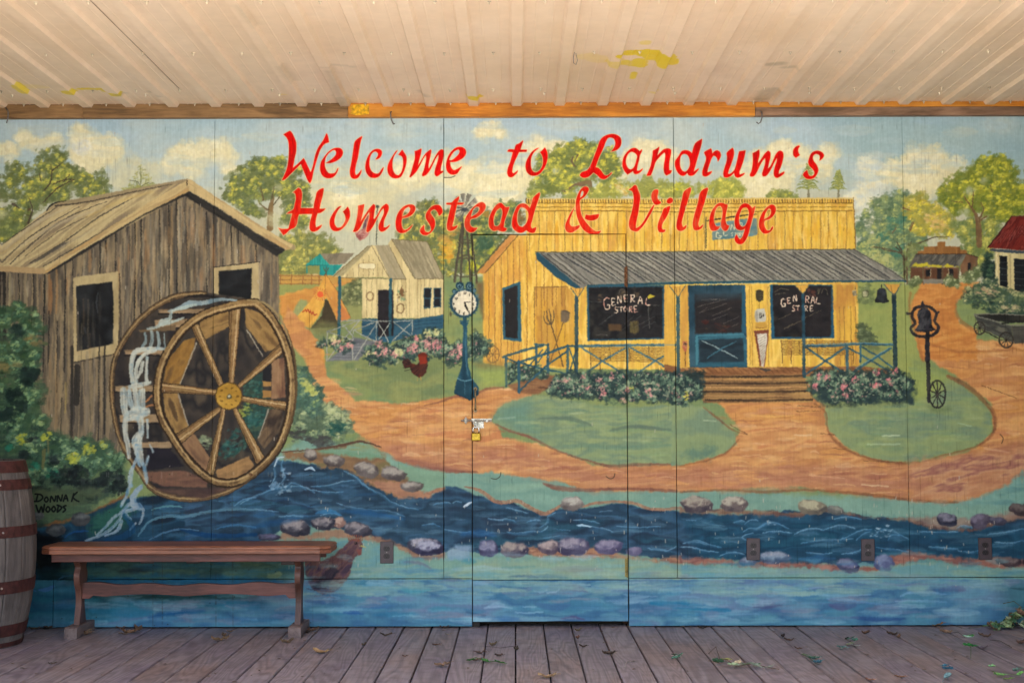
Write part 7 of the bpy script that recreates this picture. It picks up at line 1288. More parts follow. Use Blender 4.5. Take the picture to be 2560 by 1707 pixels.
# deck: boards at right angles to the wall
def decking(name):
    """stained pine boards: growth rings cut flat, so that the lines run in long arches along each board"""
    m, nt, b = newmat(name, .5, .4)
    v = coords(nt, (1, .09, 1), rnd=11.0)
    w = N(nt, 'ShaderNodeTexNoise'); w.inputs['Scale'].default_value = 6.0; w.inputs['Detail'].default_value = 2.0; w.inputs['Distortion'].default_value = .6; nt.links.new(v, w.inputs['Vector'])
    k = N(nt, 'ShaderNodeMath', operation='MULTIPLY'); nt.links.new(w.outputs['Fac'], k.inputs[0]); k.inputs[1].default_value = 105.0
    s = N(nt, 'ShaderNodeMath', operation='SINE'); nt.links.new(k.outputs[0], s.inputs[0])
    fine = noise(nt, coords(nt, (1, .03, 1), rnd=3.0), 160, 3); blot = noise(nt, coords(nt, (1, .35, 1), rnd=7.0), 3.0, 4)
    c1 = ramp(nt, [(.0, '94878a'), (.45, '8d8083'), (1, '7f7275')], N1(nt, s.outputs[0]))
    tint = ramp(nt, [(.35, 'eeeaf6'), (.5, 'ffffff'), (.65, 'fff0e2')], blot)
    c = mixc(nt, 1.0, c1, tint, 'MULTIPLY'); c = mixc(nt, .3, c, ramp(nt, [(.3, '8a8a8a'), (.6, 'ffffff')], fine), 'MULTIPLY'); c = mixc(nt, .5, c, ramp(nt, [(.3, 'b0a8a6'), (.55, 'ffffff')], noise(nt, coords(nt, rnd=5.0), 14, 6)), 'MULTIPLY')
    oi = N(nt, 'ShaderNodeObjectInfo'); hs = N(nt, 'ShaderNodeHueSaturation'); mr = N(nt, 'ShaderNodeMapRange'); mr.inputs['To Min'].default_value = .92; mr.inputs['To Max'].default_value = 1.1
    nt.links.new(oi.outputs['Random'], mr.inputs[0]); nt.links.new(mr.outputs[0], hs.inputs['Value']); nt.links.new(c, hs.inputs['Color'])
    nt.links.new(hs.outputs[0], b.inputs['Base Color']); bump(nt, b, s.outputs[0], .25, .0006)
    return m
def N1(nt, o):
    n = N(nt, 'ShaderNodeMath', operation='MULTIPLY_ADD'); nt.links.new(o, n.inputs[0]); n.inputs[1].default_value = .5; n.inputs[2].default_value = .5; return n.outputs[0]
deck_w = decking('deck_timber')
DEPTH = -3.1
sf = MB()
sf.box(-3.9, 3.9, DEPTH+.03, .122, -.30, -.20)
for i in range(8): y = .1-i*.44; sf.box(-3.88, 3.88, y-.02, y+.02, -.20, -.04)
sf.box(-3.9, 3.9, DEPTH+.002, DEPTH+.028, GZ, -.04)
floor = tag(sf.build('floor', M_dark), kind='structure')
P_B = .1465; prof = {}
for k in range(-26, 26):
    gap = R0.choice([.0045, .006, .0075, .005, .009]); x0 = k*P_B+gap*.5; x1 = (k+1)*P_B-R0.choice([.003, .004, .0035])
    key = round(x1-x0, 4)
    if key not in prof:
        mb = MB(); w = (x1-x0)/2; mb.prism([(-w, -.030), (-w, -.004), (-w+.004, 0), (w-.004, 0), (w, -.004), (w, -.030)], 'y', DEPTH, .12); prof[key] = mesh('deck_board', mb.V, mb.F)
        bm = bmesh.new(); bm.from_mesh(prof[key]); bmesh.ops.recalc_face_normals(bm, faces=bm.faces[:]); bm.to_mesh(prof[key]); bm.free()
        prof[key].materials.append(deck_w)
    o = link('deck_board', prof[key], None, floor); o.location = ((x0+x1)/2, 0, R0.uniform(-.002, .0015)); o.rotation_euler = (0, R0.uniform(-.006, .006), 0)
# ------------------------------------------------------------------ painted plywood wall
img = bpy.data.images.new('mural_paint', CW, CH, alpha=False, float_buffer=False)
buf = np.ones((CH, CW, 4), np.float32); buf[..., :3] = ALB[::-1] if 'ALB' in globals() else IMG[::-1]
img.pixels.foreach_set(buf.ravel()); img.update(); img.pack()
mm, nt, b = newmat('mural_paint', .55, .10)
uvn = N(nt, 'ShaderNodeUVMap'); ti = N(nt, 'ShaderNodeTexImage'); ti.image = img; ti.interpolation = 'Cubic'; ti.extension = 'EXTEND'
nt.links.new(uvn.outputs[0], ti.inputs[0])
v = coords(nt, (1, 1, .03)); gn = noise(nt, v, 240, 3, .6); g2 = noise(nt, coords(nt), 26, 4)
nt.links.new(ti.outputs[0], b.inputs['Base Color'])
ad = N(nt, 'ShaderNodeMath', operation='ADD'); nt.links.new(gn, ad.inputs[0]); nt.links.new(g2, ad.inputs[1]); bump(nt, b, ad.outputs[0], .12, .001)
rr = N(nt, 'ShaderNodeMapRange'); rr.inputs['To Min'].default_value = .42; rr.inputs['To Max'].default_value = .75; nt.links.new(g2, rr.inputs[0]); nt.links.new(rr.outputs[0], b.inputs['Roughness'])
def painted(name, outline, y0, parent, th=.016, bev=.0016):
    """a sheet cut to an outline in the plane of the wall, eased edges, painted face"""
    ol = []; m_ = len(outline)
    for i_ in range(m_):
        p, q = outline[i_], outline[(i_+1) % m_]; L_n = math.hypot(q[0]-p[0], q[1]-p[1]); k_ = max(1, int(L_n/.09)); ol.append(p)
        for j_ in range(1, k_): t_ = j_/k_; w_j = R0.uniform(0, .0011)*(2.2 if R0.random() < .06 else 1); ol.append((p[0]+(q[0]-p[0])*t_-(q[1]-p[1])/L_n*w_j, p[1]+(q[1]-p[1])*t_+(q[0]-p[0])/L_n*w_j))
    bm = bmesh.new(); vs = [bm.verts.new((p[0], y0, p[1])) for p in ol]; f = bm.faces.new(vs)
    bm.normal_update()
    if f.normal.y > 0: f.normal_flip()
    r = bmesh.ops.extrude_face_region(bm, geom=[f]); nv = [e for e in r['geom'] if isinstance(e, bmesh.types.BMVert)]
    for v_ in nv: v_.co.y += 0
    for v_ in vs: v_.co.y = y0
    for v_ in nv: v_.co.y = y0
    for v_ in vs: v_.co.y = y0+th
    bmesh.ops.recalc_face_normals(bm, faces=bm.faces[:])
    ed = [e for e in bm.edges if all(abs(v_.co.y-y0) < 1e-6 for v_ in e.verts)]
    bmesh.ops.bevel(bm, geom=ed, offset=bev, segments=1, affect='EDGES')
    uvl = bm.loops.layers.uv.new('uv')
    for fc in bm.faces:
        for l in fc.loops: l[uvl].uv = ((l.vert.co.x-WX0)/(WX1-WX0), 1-(WZ1-l.vert.co.z)/(CH/PPM))
    me = bpy.data.meshes.new(name); bm.to_mesh(me); bm.free()
    return link(name, me, mm, parent)
Z_T = 2.705; Z_M = .2535; Z_B = .006
wall = tag(empty('mural_wall', (0, 0, 0)), 'plywood wall painted with a village mural and red welcome lettering', 'wall')
g_ = .0010
dx0, dz1 = on_wall(1180, 586.5); dx1, _ = on_wall(1567.5, 1000); nx0, nz = on_wall(1110, 1447.5)
_, dzm = on_wall(1370, 1449); _, dzb = on_wall(1370, 1553)
SX = [-4.03, -2.816, -1.598, -.3765, .8475, 2.066, 3.285, 4.0]
for i in range(len(SX)-1):
    x0, x1 = SX[i]+(.0004 if i in (2, 5) else g_), SX[i+1]-(.0004 if i in (1, 4) else g_)
    if i == 3:
        ol = [(x0, Z_M+g_), (dx0-g_*1.6, Z_M+g_), (dx0-g_*1.6, dz1+g_*2.5), (dx1+g_*2, dz1+g_), (dx1+g_*2, Z_M+g_), (x1, Z_M+g_), (x1, Z_T), (x0, Z_T)]
    else: ol = [(x0, Z_M+g_), (x1, Z_M+g_), (x1, Z_T), (x0, Z_T)]
    p = painted('plywood_panel', ol, [0, .0012, -.0008, .0006, -.0004, .001, 0][i]-.001, wall)
kx, _ = on_wall(133, 1500)
for (x0, x1, dy) in ((-4.03, kx, .0005), (kx, dx0-g_*1.2, -.0012), (dx1+g_*1.5, 2.9, -.0008), (2.9, 4.0, .0004)):
    painted('skirt_board', [(x0+g_, Z_B), (x1-g_, Z_B), (x1-g_, Z_M-g_), (x0+g_, Z_M-g_)], dy-.001, wall)
# studs and a dark backing added to keep the gaps dark and stop daylight
st = MB(); st.box(-4.0, 4.0, .125, .145, GZ, 2.9)
for i in range(20):
    x = -3.9+i*.41
    if dx0+.03 < x < dx1-.03: continue
    st.box(x-.02, x+.02, .017, .088, 0.0, 2.70)
tag(st.build('framing_and_backing', M_dark), kind='structure')
# door
door = empty('door', (dx0, 0, 0)); door.parent = wall; door['label'] = 'flush plywood door cut out of the mural wall, locked with a brass padlock'
def dpaint(name, ol, y0):
    o = painted(name, ol, y0, None); o.parent = door; o.location = (-dx0, 0, 0); return o
dpaint('door_panel', [(dx0+.0022, dzm+.0012), (dx1-.0016, dzm+.0012), (dx1-.0016, dz1-.0018), (dx0+.0022, dz1-.0034)], -.0035)
dpaint('kick_board', [(dx0+.0022, dzb), (dx1-.0016, dzb+.001), (dx1-.0016, dzm-.0012), (dx0+.0022, dzm-.0012)], -.003)
steel = plain('worn_steel', 'a5a29a', .38, .85, .5, .3, 120); steelp = plain('galvanised_hasp', '8f8a80', .45, .7, .5, .35, 150)
brass = plain('padlock_brass', '9f842c', .35, .8, .5, .25, 160); chrome = plain('shackle_chrome', 'd0cfcb', .2, 1.0, .5, .1, 100); rust = plain('rusty_iron', '6b4a33', .7, .5, .3, .45, 90)
def at(x, y, Y=-.004): return on_wall(x, y, Y)
def addto(mb, name, mat, parent, off=(-dx0, 0, 0), smooth=False):
    o = mb.build(name, mat, parent, smooth); o.location = off; return o
for (x, ya, yb, mt) in ((1566.3, 668, 716, rust), (1567.6, 1395, 1441, plain('hinge_brass', '8a7a48', .4, .7))):
    X, z1 = at(x, ya); _, z0 = at(x, yb); hb = MB(); n = 5
    for i in range(n):
        a = z0+(z1-z0)*i/n; hb.tube([(X, -.0105, a+.001), (X, -.0105, z0+(z1-z0)*(i+1)/n-.001)], .0052, 8)
    hb.box(X-.012, X-.004, -.0060, -.0046, z0, z1); hb.tube([(X, -.0105, z0-.004), (X, -.0105, z1+.004)], .0034, 6)
    addto(hb, 'hinge', mt, door)
# pull handle
X, z1 = at(1188.6, 972); _, z0 = at(1188.6, 1026); hb = MB()
for z in (z0, z1): hb.disc((X, z), .010, -.0065, -.004, 12); hb.disc((X, z), .0035, -.0095, -.0065, 8)
hb.tube([(X, -.006, z1), (X, -.026, z1-.012), (X+.001, -.031, (z0+z1)/2), (X, -.026, z0+.012), (X, -.006, z0)], [.003, .0055, .0035, .0055, .003], 8)
addto(hb, 'pull_handle', plain('aged_bronze', '6f6048', .45, .7), door)
# sliding bolt with its staple
bx0, bz = at(1176, 1051); kx0, _ = at(1155, 1051); ex, _ = at(1229, 1050)
hb = MB(); hb.box(bx0+.006, ex, -.0062, -.004, bz-.006, bz+.010); hb.box(bx0+.022, bx0+.07, -.0062, -.004, bz-.040, bz-.006); hb.disc((bx0+.045, bz-.026), .0045, -.0085, -.0062, 8); hb.disc((ex-.008, bz), .004, -.0085, -.0062, 8)
hb.tube([(bx0+.02, -.012, bz), (ex-.002, -.012, bz)], .0042, 8); hb.tube([(bx0+.004, -.012, bz+.002), (bx0+.015, -.018, bz-.008), (bx0+.024, -.018, bz-.032), (bx0+.027, -.018, bz-.040)], .0035, 8); hb.tube([(bx0+.05, -.012, bz+.002), (bx0+.036, -.018, bz-.008), (bx0+.031, -.018, bz-.036)], .0035, 8)
hb.box(ex-.03, ex-.02, -.018, -.004, bz-.008, bz+.008)
addto(hb, 'sliding_bolt', steel, door)
hb = MB(); hb.disc(((bx0+kx0)/2-.002, bz), .012, -.006, -.003, 10); hb.box((bx0+kx0)/2-.007, (bx0+kx0)/2+.003, -.016, -.006, bz-.011, bz+.011); hb.tube([(kx0-.005, -.011, bz), (bx0+.008, -.011, bz)], .0040, 8)
for s_ in (-1, 1): hb.disc(((bx0+kx0)/2-.002, bz+s_*.014), .004, -.007, -.003, 8)
o = hb.build('bolt_staple', steelp, wall)
# padlock
pl = tag(empty('padlock', (bx0+.030, -.02, bz-.036)), 'brass padlock with steel shackle hanging from the bolt of the plywood door', 'padlock')
hb = MB(); hb.box(-.024, .024, -.009, .009, -.070, -.029, .004); hb.build('lock_body', brass, pl)
hb = MB(); hb.tube([(-.015, 0, -.032), (-.016, 0, -.012)]+[(-.016*math.cos(t), 0, -.012+.016*math.sin(t)) for t in (.5, 1.0, 1.57, 2.1, 2.6)]+[(.016, 0, -.012), (.015, 0, -.032)], .0035, 8); hb.build('shackle', chrome, pl, True)
# ------------------------------------------------------------------ header beam
orange = wood('orange_stained_timber', 'b06a18', 'cf8424', 'dc9838', 'x', .5, 1, True, .4, .03)
brown = wood('brown_aged_timber', '6f5638', '8a6a46', 'a38056', 'x', .6, 1, True, .3, .06)
grey = wood('grey_brown_timber', '705844', '8a6c56', '9c7e66', 'x', .6, 1, True, .3, .06)
YB = -.045
_, hz0 = on_wall(1288, 291.5, YB); zpan = on_wall(1288, 257.5, YB)[1]
beam = tag(empty('header_beam', (0, YB, hz0)), 'long stained timber header running along the wall top beneath the metal ceiling', 'beam')
def bx(px): return on_wall(px, 280, YB)[0]
for (a, b_, mt, z0_, z1_, yy_) in ((-4.0, bx(207), brown, 0, .085, 0), (bx(207), bx(870), brown, 0, .085, .0015), (bx(870), bx(1888), orange, 0, .085, -.002), (bx(1888), 4.0, grey, 0, .045, -.001), (bx(1888), 4.0, orange, .046, .085, .002)):
    mb = MB(); mb.box(a+.0006, b_-.0006, yy_, .043, z0_, z1_, .0015); mb.build('beam_board', mt, beam)
ypaint = plain('yellow_paint', 'd8a80c', .5, 0, .4, .3, 60)
mb = MB(); x0 = bx(876); mb.prism([(x0, .016), (x0+.01, .036), (x0-.002, .05), (x0+.02, .066), (x0+.1, .064), (x0+.098, .014), (x0+.03, .008)], 'y', -.0034, -.0022); mb.build('yellow_paint_daub', ypaint, beam)
# ------------------------------------------------------------------ ribbed metal ceiling
def on_ceil(x, y):
    d = px_ray(x, y); t = (zpan-CAMPOS[2])/d[2]; p = CAMPOS+d*t; return p[0], p[1]
CX0, CX1, CY0, CY1, CP = -3.9, 3.9, -3.5, .05, 200.0
ch_, cw_ = int((CY1-CY0)*CP), int((CX1-CX0)*CP)
ci = np.zeros((ch_, cw_, 3), np.float32)
yy, xx = np.mgrid[0:ch_, 0:cw_].astype(np.float32)
ci[:] = pal(np.clip((fbm(xx/90, yy/140, 4)-.5)*1.6+.5, 0, 1), CEILP)
ci *= (1+.05*(fbm(xx/9, yy/9, 3)-.5))[..., None]
def cpx(x, y): X, Y = on_ceil(x, y); return ((X-CX0)*CP, (Y-CY0)*CP)
def csmear(pts, w, col, a, soft=1.4, nz=.6):
    Q = [cpx(*p) for p in pts]
    for i in range(len(Q)-1):
        (ax, ay), (bx_, by) = Q[i], Q[i+1]; l2 = (bx_-ax)**2+(by-ay)**2+1e-6
        m = int(w+soft+4); x0, x1 = int(max(0, min(ax, bx_)-m)), int(min(cw_, max(ax, bx_)+m)); y0, y1 = int(max(0, min(ay, by)-m)), int(min(ch_, max(ay, by)+m))
        if x1 <= x0 or y1 <= y0: continue
        gy, gx = np.mgrid[y0:y1, x0:x1].astype(np.float32)
        t = np.clip(((gx-ax)*(bx_-ax)+(gy-ay)*(by-ay))/l2, 0, 1); d = np.hypot(gx-ax-(bx_-ax)*t, gy-ay-(by-ay)*t)+(fbm(gx/5, gy/5, 3)-.5)*w*nz
        k = np.clip((w-d)/soft+.5, 0, 1)*a*(.6+.8*fbm(gx/3, gy/8, 2)).clip(0, 1)
        R = ci[y0:y1, x0:x1]; R += (hx(col)-R)*k[..., None]
YEL = 'e3cb08'
for pts, w, a in (([(1562, 132), (1600, 130)], 9, .9), ([(1600, 130), (1645, 130)], 8, .9), ([(1572, 156), (1582, 158)], 9, .55), ([(1620, 132), (1645, 142)], 13, .85), ([(1598, 150), (1600, 163)], 7, .8), ([(1662, 140), (1672, 155)], 10, .9), ([(1584, 182), (1580, 196)], 3, .9), ([(1536, 150), (1548, 156)], 9, .3), ([(1612, 104), (1610, 108)], 5, .35), ([(1470, 140), (1500, 148)], 12, .15), ([(1178, 236), (1192, 240)], 6, .95), ([(164, 220), (176, 224)], 6, .95), ([(200, 221), (255, 221)], 4, .95), ([(268, 226), (288, 228)], 6, .95), ([(38, 205), (60, 222)], 5, .7), ([(66, 214), (100, 216)], 8, .15), ([(700, 236), (712, 237)], 2, .4), ([(1628, 222), (1640, 226)], 3, .3)): csmear(pts, w, YEL, a)
for pts, w, a in (([(1925, 160), (1950, 158)], 6, .55), ([(1965, 168), (1978, 166)], 5, .45), ([(1905, 245), (1930, 225)], 10, .45), ([(1890, 258), (1900, 250)], 8, .4), ([(700, 160), (735, 200)], 4, .3), ([(820, 170), (860, 262)], 5, .3), ([(800, 160), (880, 166)], 2, .35), ([(850, 240), (870, 262)], 8, .35), ([(590, 5), (640, 60)], 2, .3), ([(1700, 245), (1900, 262)], 5, .18), ([(1040, 262), (1200, 262)], 4, .15), ([(290, 228), (310, 232)], 3, .5), ([(375, 228), (392, 232)], 3, .5), ([(1052, 226), (1064, 232)], 3, .5)): csmear(pts, w, '8a8068', a*.8, 8)
cimg = bpy.data.images.new('ceiling_stains', cw_, ch_, alpha=False); bf = np.ones((ch_, cw_, 4), np.float32); bf[..., :3] = np.clip(ci, 0, 1); cimg.pixels.foreach_set(bf.ravel()); cimg.update(); cimg.pack()
cm, nt, b = newmat('cream_metal', .42, .45); ti = N(nt, 'ShaderNodeTexImage'); ti.image = cimg; ti.extension = 'EXTEND'; ti.interpolation = 'Linear'; uvn = N(nt, 'ShaderNodeUVMap'); nt.links.new(uvn.outputs[0], ti.inputs[0]); nt.links.new(ti.outputs[0], b.inputs['Base Color'])
bump(nt, b, noise(nt, coords(nt, (1, .35, 1)), 3, 2), .4, .004)
ceiling = tag(empty('ceiling', (0, 0, 0)), kind='structure')
PR = .2280; XR = .0126
def ribprofile(x):
    """height of the sheet below the pan, ribs every PR with two small stiffeners between"""
    pts = []
    u0 = x
    return pts
def sheet(xa, xb, ya, yb, dz):
    xs = []
    k0 = math.floor((xa-XR)/PR)-1
    for k in range(k0, k0+int((xb-xa)/PR)+4):
        c = XR+k*PR
        xs += [(c-.034, 0), (c-.023, -.018), (c+.023, -.018), (c+.034, 0)]
        for s_ in (.34, .66):
            q = c+PR*s_; xs += [(q-.005, 0), (q-.002, -.0016), (q+.002, -.0016), (q+.005, 0)]
    xs = [p for p in xs if xa <= p[0] <= xb]
    def zat(x, L=xs): return 0
    # closing points on the pan
    pts = [(xa, 0)] + xs + [(xb, 0)] if True else xs
    V = []; Fc = []; ny = 10
    for j in range(ny+1):
        y = ya+(yb-ya)*j/ny
        for (x, z) in pts: V.append((x, y, zpan+dz+z+.0009*math.sin(x*7+y*5)*math.sin(y*3+x)))
    m = len(pts)
    for j in range(ny):
        for i in range(m-1): a = j*m+i; Fc.append((a, a+m, a+m+1, a+1))
    me = mesh('roof_sheet', V, Fc); uvl = me.uv_layers.new(name='uv')
    for l in me.loops:
        co = me.vertices[l.vertex_index].co; uvl.data[l.index].uv = ((co.x-CX0)/(CX1-CX0), (co.y-CY0)/(CY1-CY0))
    o = link('roof_sheet', me, cm, ceiling)
    md = o.modifiers.new('thickness', 'SOLIDIFY'); md.thickness = .0008; md.offset = 1 if False else 0
    return o
# sheets four ribs wide; the middle ones are lapped 0.79 m out from the wall
ylap = on_ceil(1300, 166)[1]; ylap2 = on_ceil(340, 226)[1]
xe = [XR+PR*(4*k+.5) for k in range(-5, 5)]
for i in range(len(xe)-1):
    xa, xb = xe[i], xe[i+1]; side = .0011*(i % 2)
    xm = (xa+xb)/2
    if -1.1 < xm < 1.7: yl = ylap
    elif -2.5 < xm < -1.6: yl = ylap2
    else: yl = None
    if yl is None: sheet(xa, xb, CY0+.02, -.046, side)
    else:
        sheet(xa, xb, yl, -.046, side); sheet(xa, xb, CY0+.02, yl+.05, side-.0026)
scr = MB()
for yp in (1, 130, 222, 262):
    Y = on_ceil(1288, yp)[1]
    for k in range(-14, 14):
        X = XR+PR*(k+.5)+R0.uniform(-.012, .012); Yj = Y+R0.uniform(-.008, .008)
        if yp == 262: Yj = -.06
        zz = zpan-.003
        scr.tube([(X, Yj, zz+.004), (X, Yj, zz), (X, Yj, zz-.0035), (X, Yj, zz-.012)], [.0085, .0085, .0042, .002], 8)
        if yp == 222 and k % 3 == 0: scr.tube([(X+.02, Yj+.10, zz+.003), (X+.02, Yj+.10, zz), (X+.02, Yj+.10, zz-.011)], [.008, .006, .002], 8)
tag(scr.build('screws', plain('screw_heads', 'c9bda6', .4, .3), ceiling), kind='stuff')
tag(MB().box(-4.1, 4.1, -3.55, .6, zpan+.03, zpan+.10).build('sun_block_roof', M_frame), kind='structure')  # unseen slab added above the ceiling to block the sun
# unseen side walls, added to shade the ends of the stage
ew = wood('shade_wall_timber', '4c463a', '625b4c', '787060', 'z', .8, 1, False, .15, .12)
for sx in (-1, 1):
    x = ENDX[0] if sx < 0 else ENDX[1]; y0_ = ENDY[0] if sx < 0 else ENDY[1]
    e = tag(MB().box(min(x+sx*.03, x+sx*.06), max(x+sx*.03, x+sx*.06), y0_, .12, -.04, zpan+.025).build('shade_wall', M_dark), kind='structure')
    n_ = 16; w_b = (-.004-y0_)/n_
    for i in range(n_):
        MB().box(min(x, x+sx*.028), max(x, x+sx*.028), y0_+i*w_b+.002, y0_+(i+1)*w_b-.002, .002, zpan-.024, .002).build('shade_wall_board', ew, e)
# ------------------------------------------------------------------ hooks
def tubeobj(name, pts, r, mat, label, cat, group=None, k=7):
    o = Vector(pts[0]); mb = MB(); mb.tube([tuple(Vector(p)-o) for p in pts], r, k); ob = mb.build(name, mat, None, True); ob.location = o; return tag(ob, label, cat, group)
hookm = plain('grey_hook_steel', '77777a', .5, .6)
def hk(px, lab, pts):
    X, z = on_wall(px, 280, -.06)
    tubeobj('screw_hook', [(X+a, -.06+b_, z+c_) for a, b_, c_ in pts], .0035, hookm, lab, 'hook')
hk(978, 'grey steel hook screwed into the header above the W of Welcome', [(0, .015, .004), (-.002, -.012, -.006), (-.001, -.016, -.03), (.004, -.014, -.05), (.012, -.006, -.066), (.018, .006, -.062)])
hk(1903, 'grey steel hook curling left, at the header over the right sky', [(0, .014, .006), (.001, -.012, -.01), (.001, -.014, -.035), (-.006, -.012, -.058), (-.018, -.010, -.066), (-.026, -.008, -.056)])
hk(20, 'pale bent hook on the header at the far left corner', [(-.02, .015, .03), (.004, -.01, 0), (.006, -.014, -.02), (.003, -.012, -.045), (-.004, -.008, -.062)])
X, Y = on_ceil(1436, 130)
tubeobj('wire_loop', [(X, Y, zpan-.001), (X-.004, Y+.02, zpan-.02), (X-.003, Y+.03, zpan-.045), (X+.008, Y+.02, zpan-.055), (X+.014, Y+.0, zpan-.04), (X+.006, Y-.01, zpan-.01)], .0013, hookm, 'thin wire loop hanging from the metal ceiling above the lettering', 'wire')
# ------------------------------------------------------------------ outlets
op = plain('brown_outlet_plastic', '3d3035', .45, 0, .45, .12); od = plain('outlet_slots', '0c0909', .8); orc = plain('outlet_face', '1e1719', .4, 0, .4, .1)
def outlet(px, py, lab, tilt=0.0):
    X, z = on_wall(px, py, -.004); t = tag(empty('wall_outlet', (X, -.0025, z)), lab, 'outlet', 'brown duplex outlets on the mural wall'); t.rotation_euler = (0, tilt, 0)
    pl_ = MB().box(-.035, .035, -.0065, 0, -.057, .057, .002).build('cover_plate', op, t)
    MB().disc((0, 0), .0028, -.0078, -.0064, 8).build('plate_screw', steelp, t)
    for s_ in (1, -1):
        c = s_*.0195; rc = MB(); pts = [(.0172*math.cos(a), c+max(-.0125, min(.0125, .0172*math.sin(a)))) for a in np.linspace(0, 2*math.pi, 20, endpoint=False)]
        rc.prism(pts, 'y', -.0088, -.006); r_ = rc.build('receptacle', orc, t)
        sl = MB(); sl.box(-.0078, -.0056, -.0094, -.0087, c-.001, c+.008); sl.box(.0056, .0078, -.0094, -.0087, c-.001, c+.0075); sl.disc((0, c-.0068), .0026, -.0094, -.0087, 8)
        sl.build('slots', od, r_)
outlet(967, 1380, 'brown duplex outlet right of the painted brown hen, nearest the bench')
outlet(1883, 1372, 'brown duplex outlet on the painted river left of the centre right pair', .02)
outlet(2169.5, 1374, 'brown duplex outlet between two painted boulders, middle of the right three', 0)
outlet(2462.5, 1371, 'brown duplex outlet nearest the right edge of the photo', -.01)
outlet(720, 1384, 'dark outlet half hidden behind the right end of the bench')
outlet(483, 1380, 'dark outlet peeping out below the middle of the bench seat')
outlet(369, 1380, 'dark outlet below the bench seat nearer its left leg')
# ------------------------------------------------------------------ bench
bw = wood('bench_redwood', '4a261e', '5f342b', '6f4036', 'x', .5, 1.2, True, .4, .08); bw2 = wood('bench_top_lit', '663a28', '824e38', '965e44', 'x', .42, 1.2, True, .45, .05); bf_ = wood('bench_foot', '5a4a48', '6e5c58', '7d6b66', 'y', .6, 1.2, True, .3, .05); bz = wood('bench_leg', '4a2e25', '5e3c30', '704a3d', 'z', .5, 1.2, True, .4, .05)  # seat colour raised to hold the light on its top edge
XL, XR2 = -2.372, -.925
bench = tag(empty('bench', ((XL+XR2)/2, -.225, 0)), 'long reddish brown trestle bench with scalloped stretcher before the mural', 'bench')
bo = (-(XL+XR2)/2, .225, 0)
def bpart(mb, name, mat, parent=None):
    o = mb.build(name, mat, bench); o.location = bo; return o
c = .05; y0, y1 = -.385, -.07
oct_ = [(XL+c, y0), (XR2-c, y0), (XR2, y0+c*.8), (XR2, y1-c*.6), (XR2-c, y1), (XL+c, y1), (XL, y1-c*.6), (XL, y0+c*.8)]
def ins(d): return [(p[0]+(d if p[0] < -1.6 else -d), p[1]+(d if p[1] < -.22 else -d)) for p in oct_]
mb = MB(); n0 = 0
lay = [(ins(.003), .418), (ins(0), .421), (ins(0), .4375), (ins(.0035), .4395), (ins(.0035), .4405), (ins(0), .4425), (ins(0), .451), (ins(.008), .458)]
for L, z in lay: mb.V += [(p[0], p[1], z) for p in L]
for j in range(len(lay)-1):
    for i in range(8): k = (i+1) % 8; mb.F.append((j*8+i, j*8+k, (j+1)*8+k, (j+1)*8+i))
mb.F.append(tuple(reversed(range(8)))); mb.F.append(tuple((len(lay)-1)*8+i for i in range(8)))
bpart(mb, 'seat', bw2)
for yy_ in (-.352, -.125):
    bpart(MB().box(XL+.05, XR2-.053, yy_, yy_+.022, .378, .4175, .002), 'apron', bw)
def curve(pts, k=8):
    return [tuple(p) for p in smoothpts(np.array(pts, np.float32), False, k)]
for lx in (-2.212, -1.099):
    side = [(-.285, .058), (-.272, .10), (-.255, .16), (-.262, .22), (-.29, .27), (-.295, .31), (-.275, .345), (-.31, .377)]
    f = curve(side, 4); bk = [(-.455-p[0], p[1]) for p in reversed(f)]
    mb = MB(); mb.prism([(p[0], p[1]) for p in f]+bk, 'x', lx-.0145, lx+.0145); bpart(mb, 'leg', bz)
    mb = MB(); mb.prism([(-.378, .0), (-.378, .052), (-.365, .058), (-.09, .058), (-.077, .052), (-.077, 0), (-.12, 0), (-.14, .012), (-.31, .012), (-.33, 0)], 'x', lx-.031, lx+.031); bpart(mb, 'foot', bf_)
# stretcher with wavy edges
xs_ = np.linspace(-2.199, -1.112, 60); top = [.262+.006*math.sin((x+2.2)*23)*(1-.2*math.sin(x*3))-.010*math.exp(-((x+1.69)/.33)**2) for x in xs_]
bot = [.190+.009*abs(math.sin((x+1.67)*7.6))*1.3+.004 for x in xs_]
bot[0] = bot[1] = bot[2] = bot[-1] = bot[-2] = bot[-3] = .183
mb = MB(); mb.prism([(x, z) for x, z in zip(xs_, bot)]+[(x, z) for x, z in zip(xs_[::-1], top[::-1])], 'y', -.242, -.214); bpart(mb, 'stretcher', bw)
# ------------------------------------------------------------------ barrel
BXc, BYc = -2.725, -.53
barrel = tag(empty('barrel', (BXc, BYc, 0)), 'old oak barrel with rusty hoops standing left of the bench', 'barrel')
stave_m = wood('oak_stave', '3b3635', '58504d', '726964', 'z', .75, .9, False, .2, .2); hoop_m = plain('rusty_hoop', '4a2a27', .7, .25, .3, .25, 25)
HB = .892
def rad(z): u = (z-HB/2)/(HB/2); return .368-.062*u*u
NS = 22
for i in range(NS):
    a0 = 2*math.pi*i/NS+.0065; a1 = 2*math.pi*(i+1)/NS-.0065; mb = MB(); nz = 9; jr = R0.uniform(-.0015, .0015)
    for j in range(nz+1):
        z = HB*j/nz
        for (a, dr) in ((a0, 0), (a0+.02, .002), (a1-.02, .002), (a1, 0), (a1, -.022), (a0, -.022)):
            r_ = rad(z)+dr+jr; mb.V.append((r_*math.cos(a), r_*math.sin(a), z))
    for j in range(nz):
        for k in range(6): a = j*6+k; b_ = j*6+(k+1) % 6; mb.F.append((a, b_, b_+6, a+6))
    mb.F.append(tuple(range(6))); mb.F.append(tuple(nz*6+k for k in range(6)))
    mb.build('stave', stave_m, barrel)
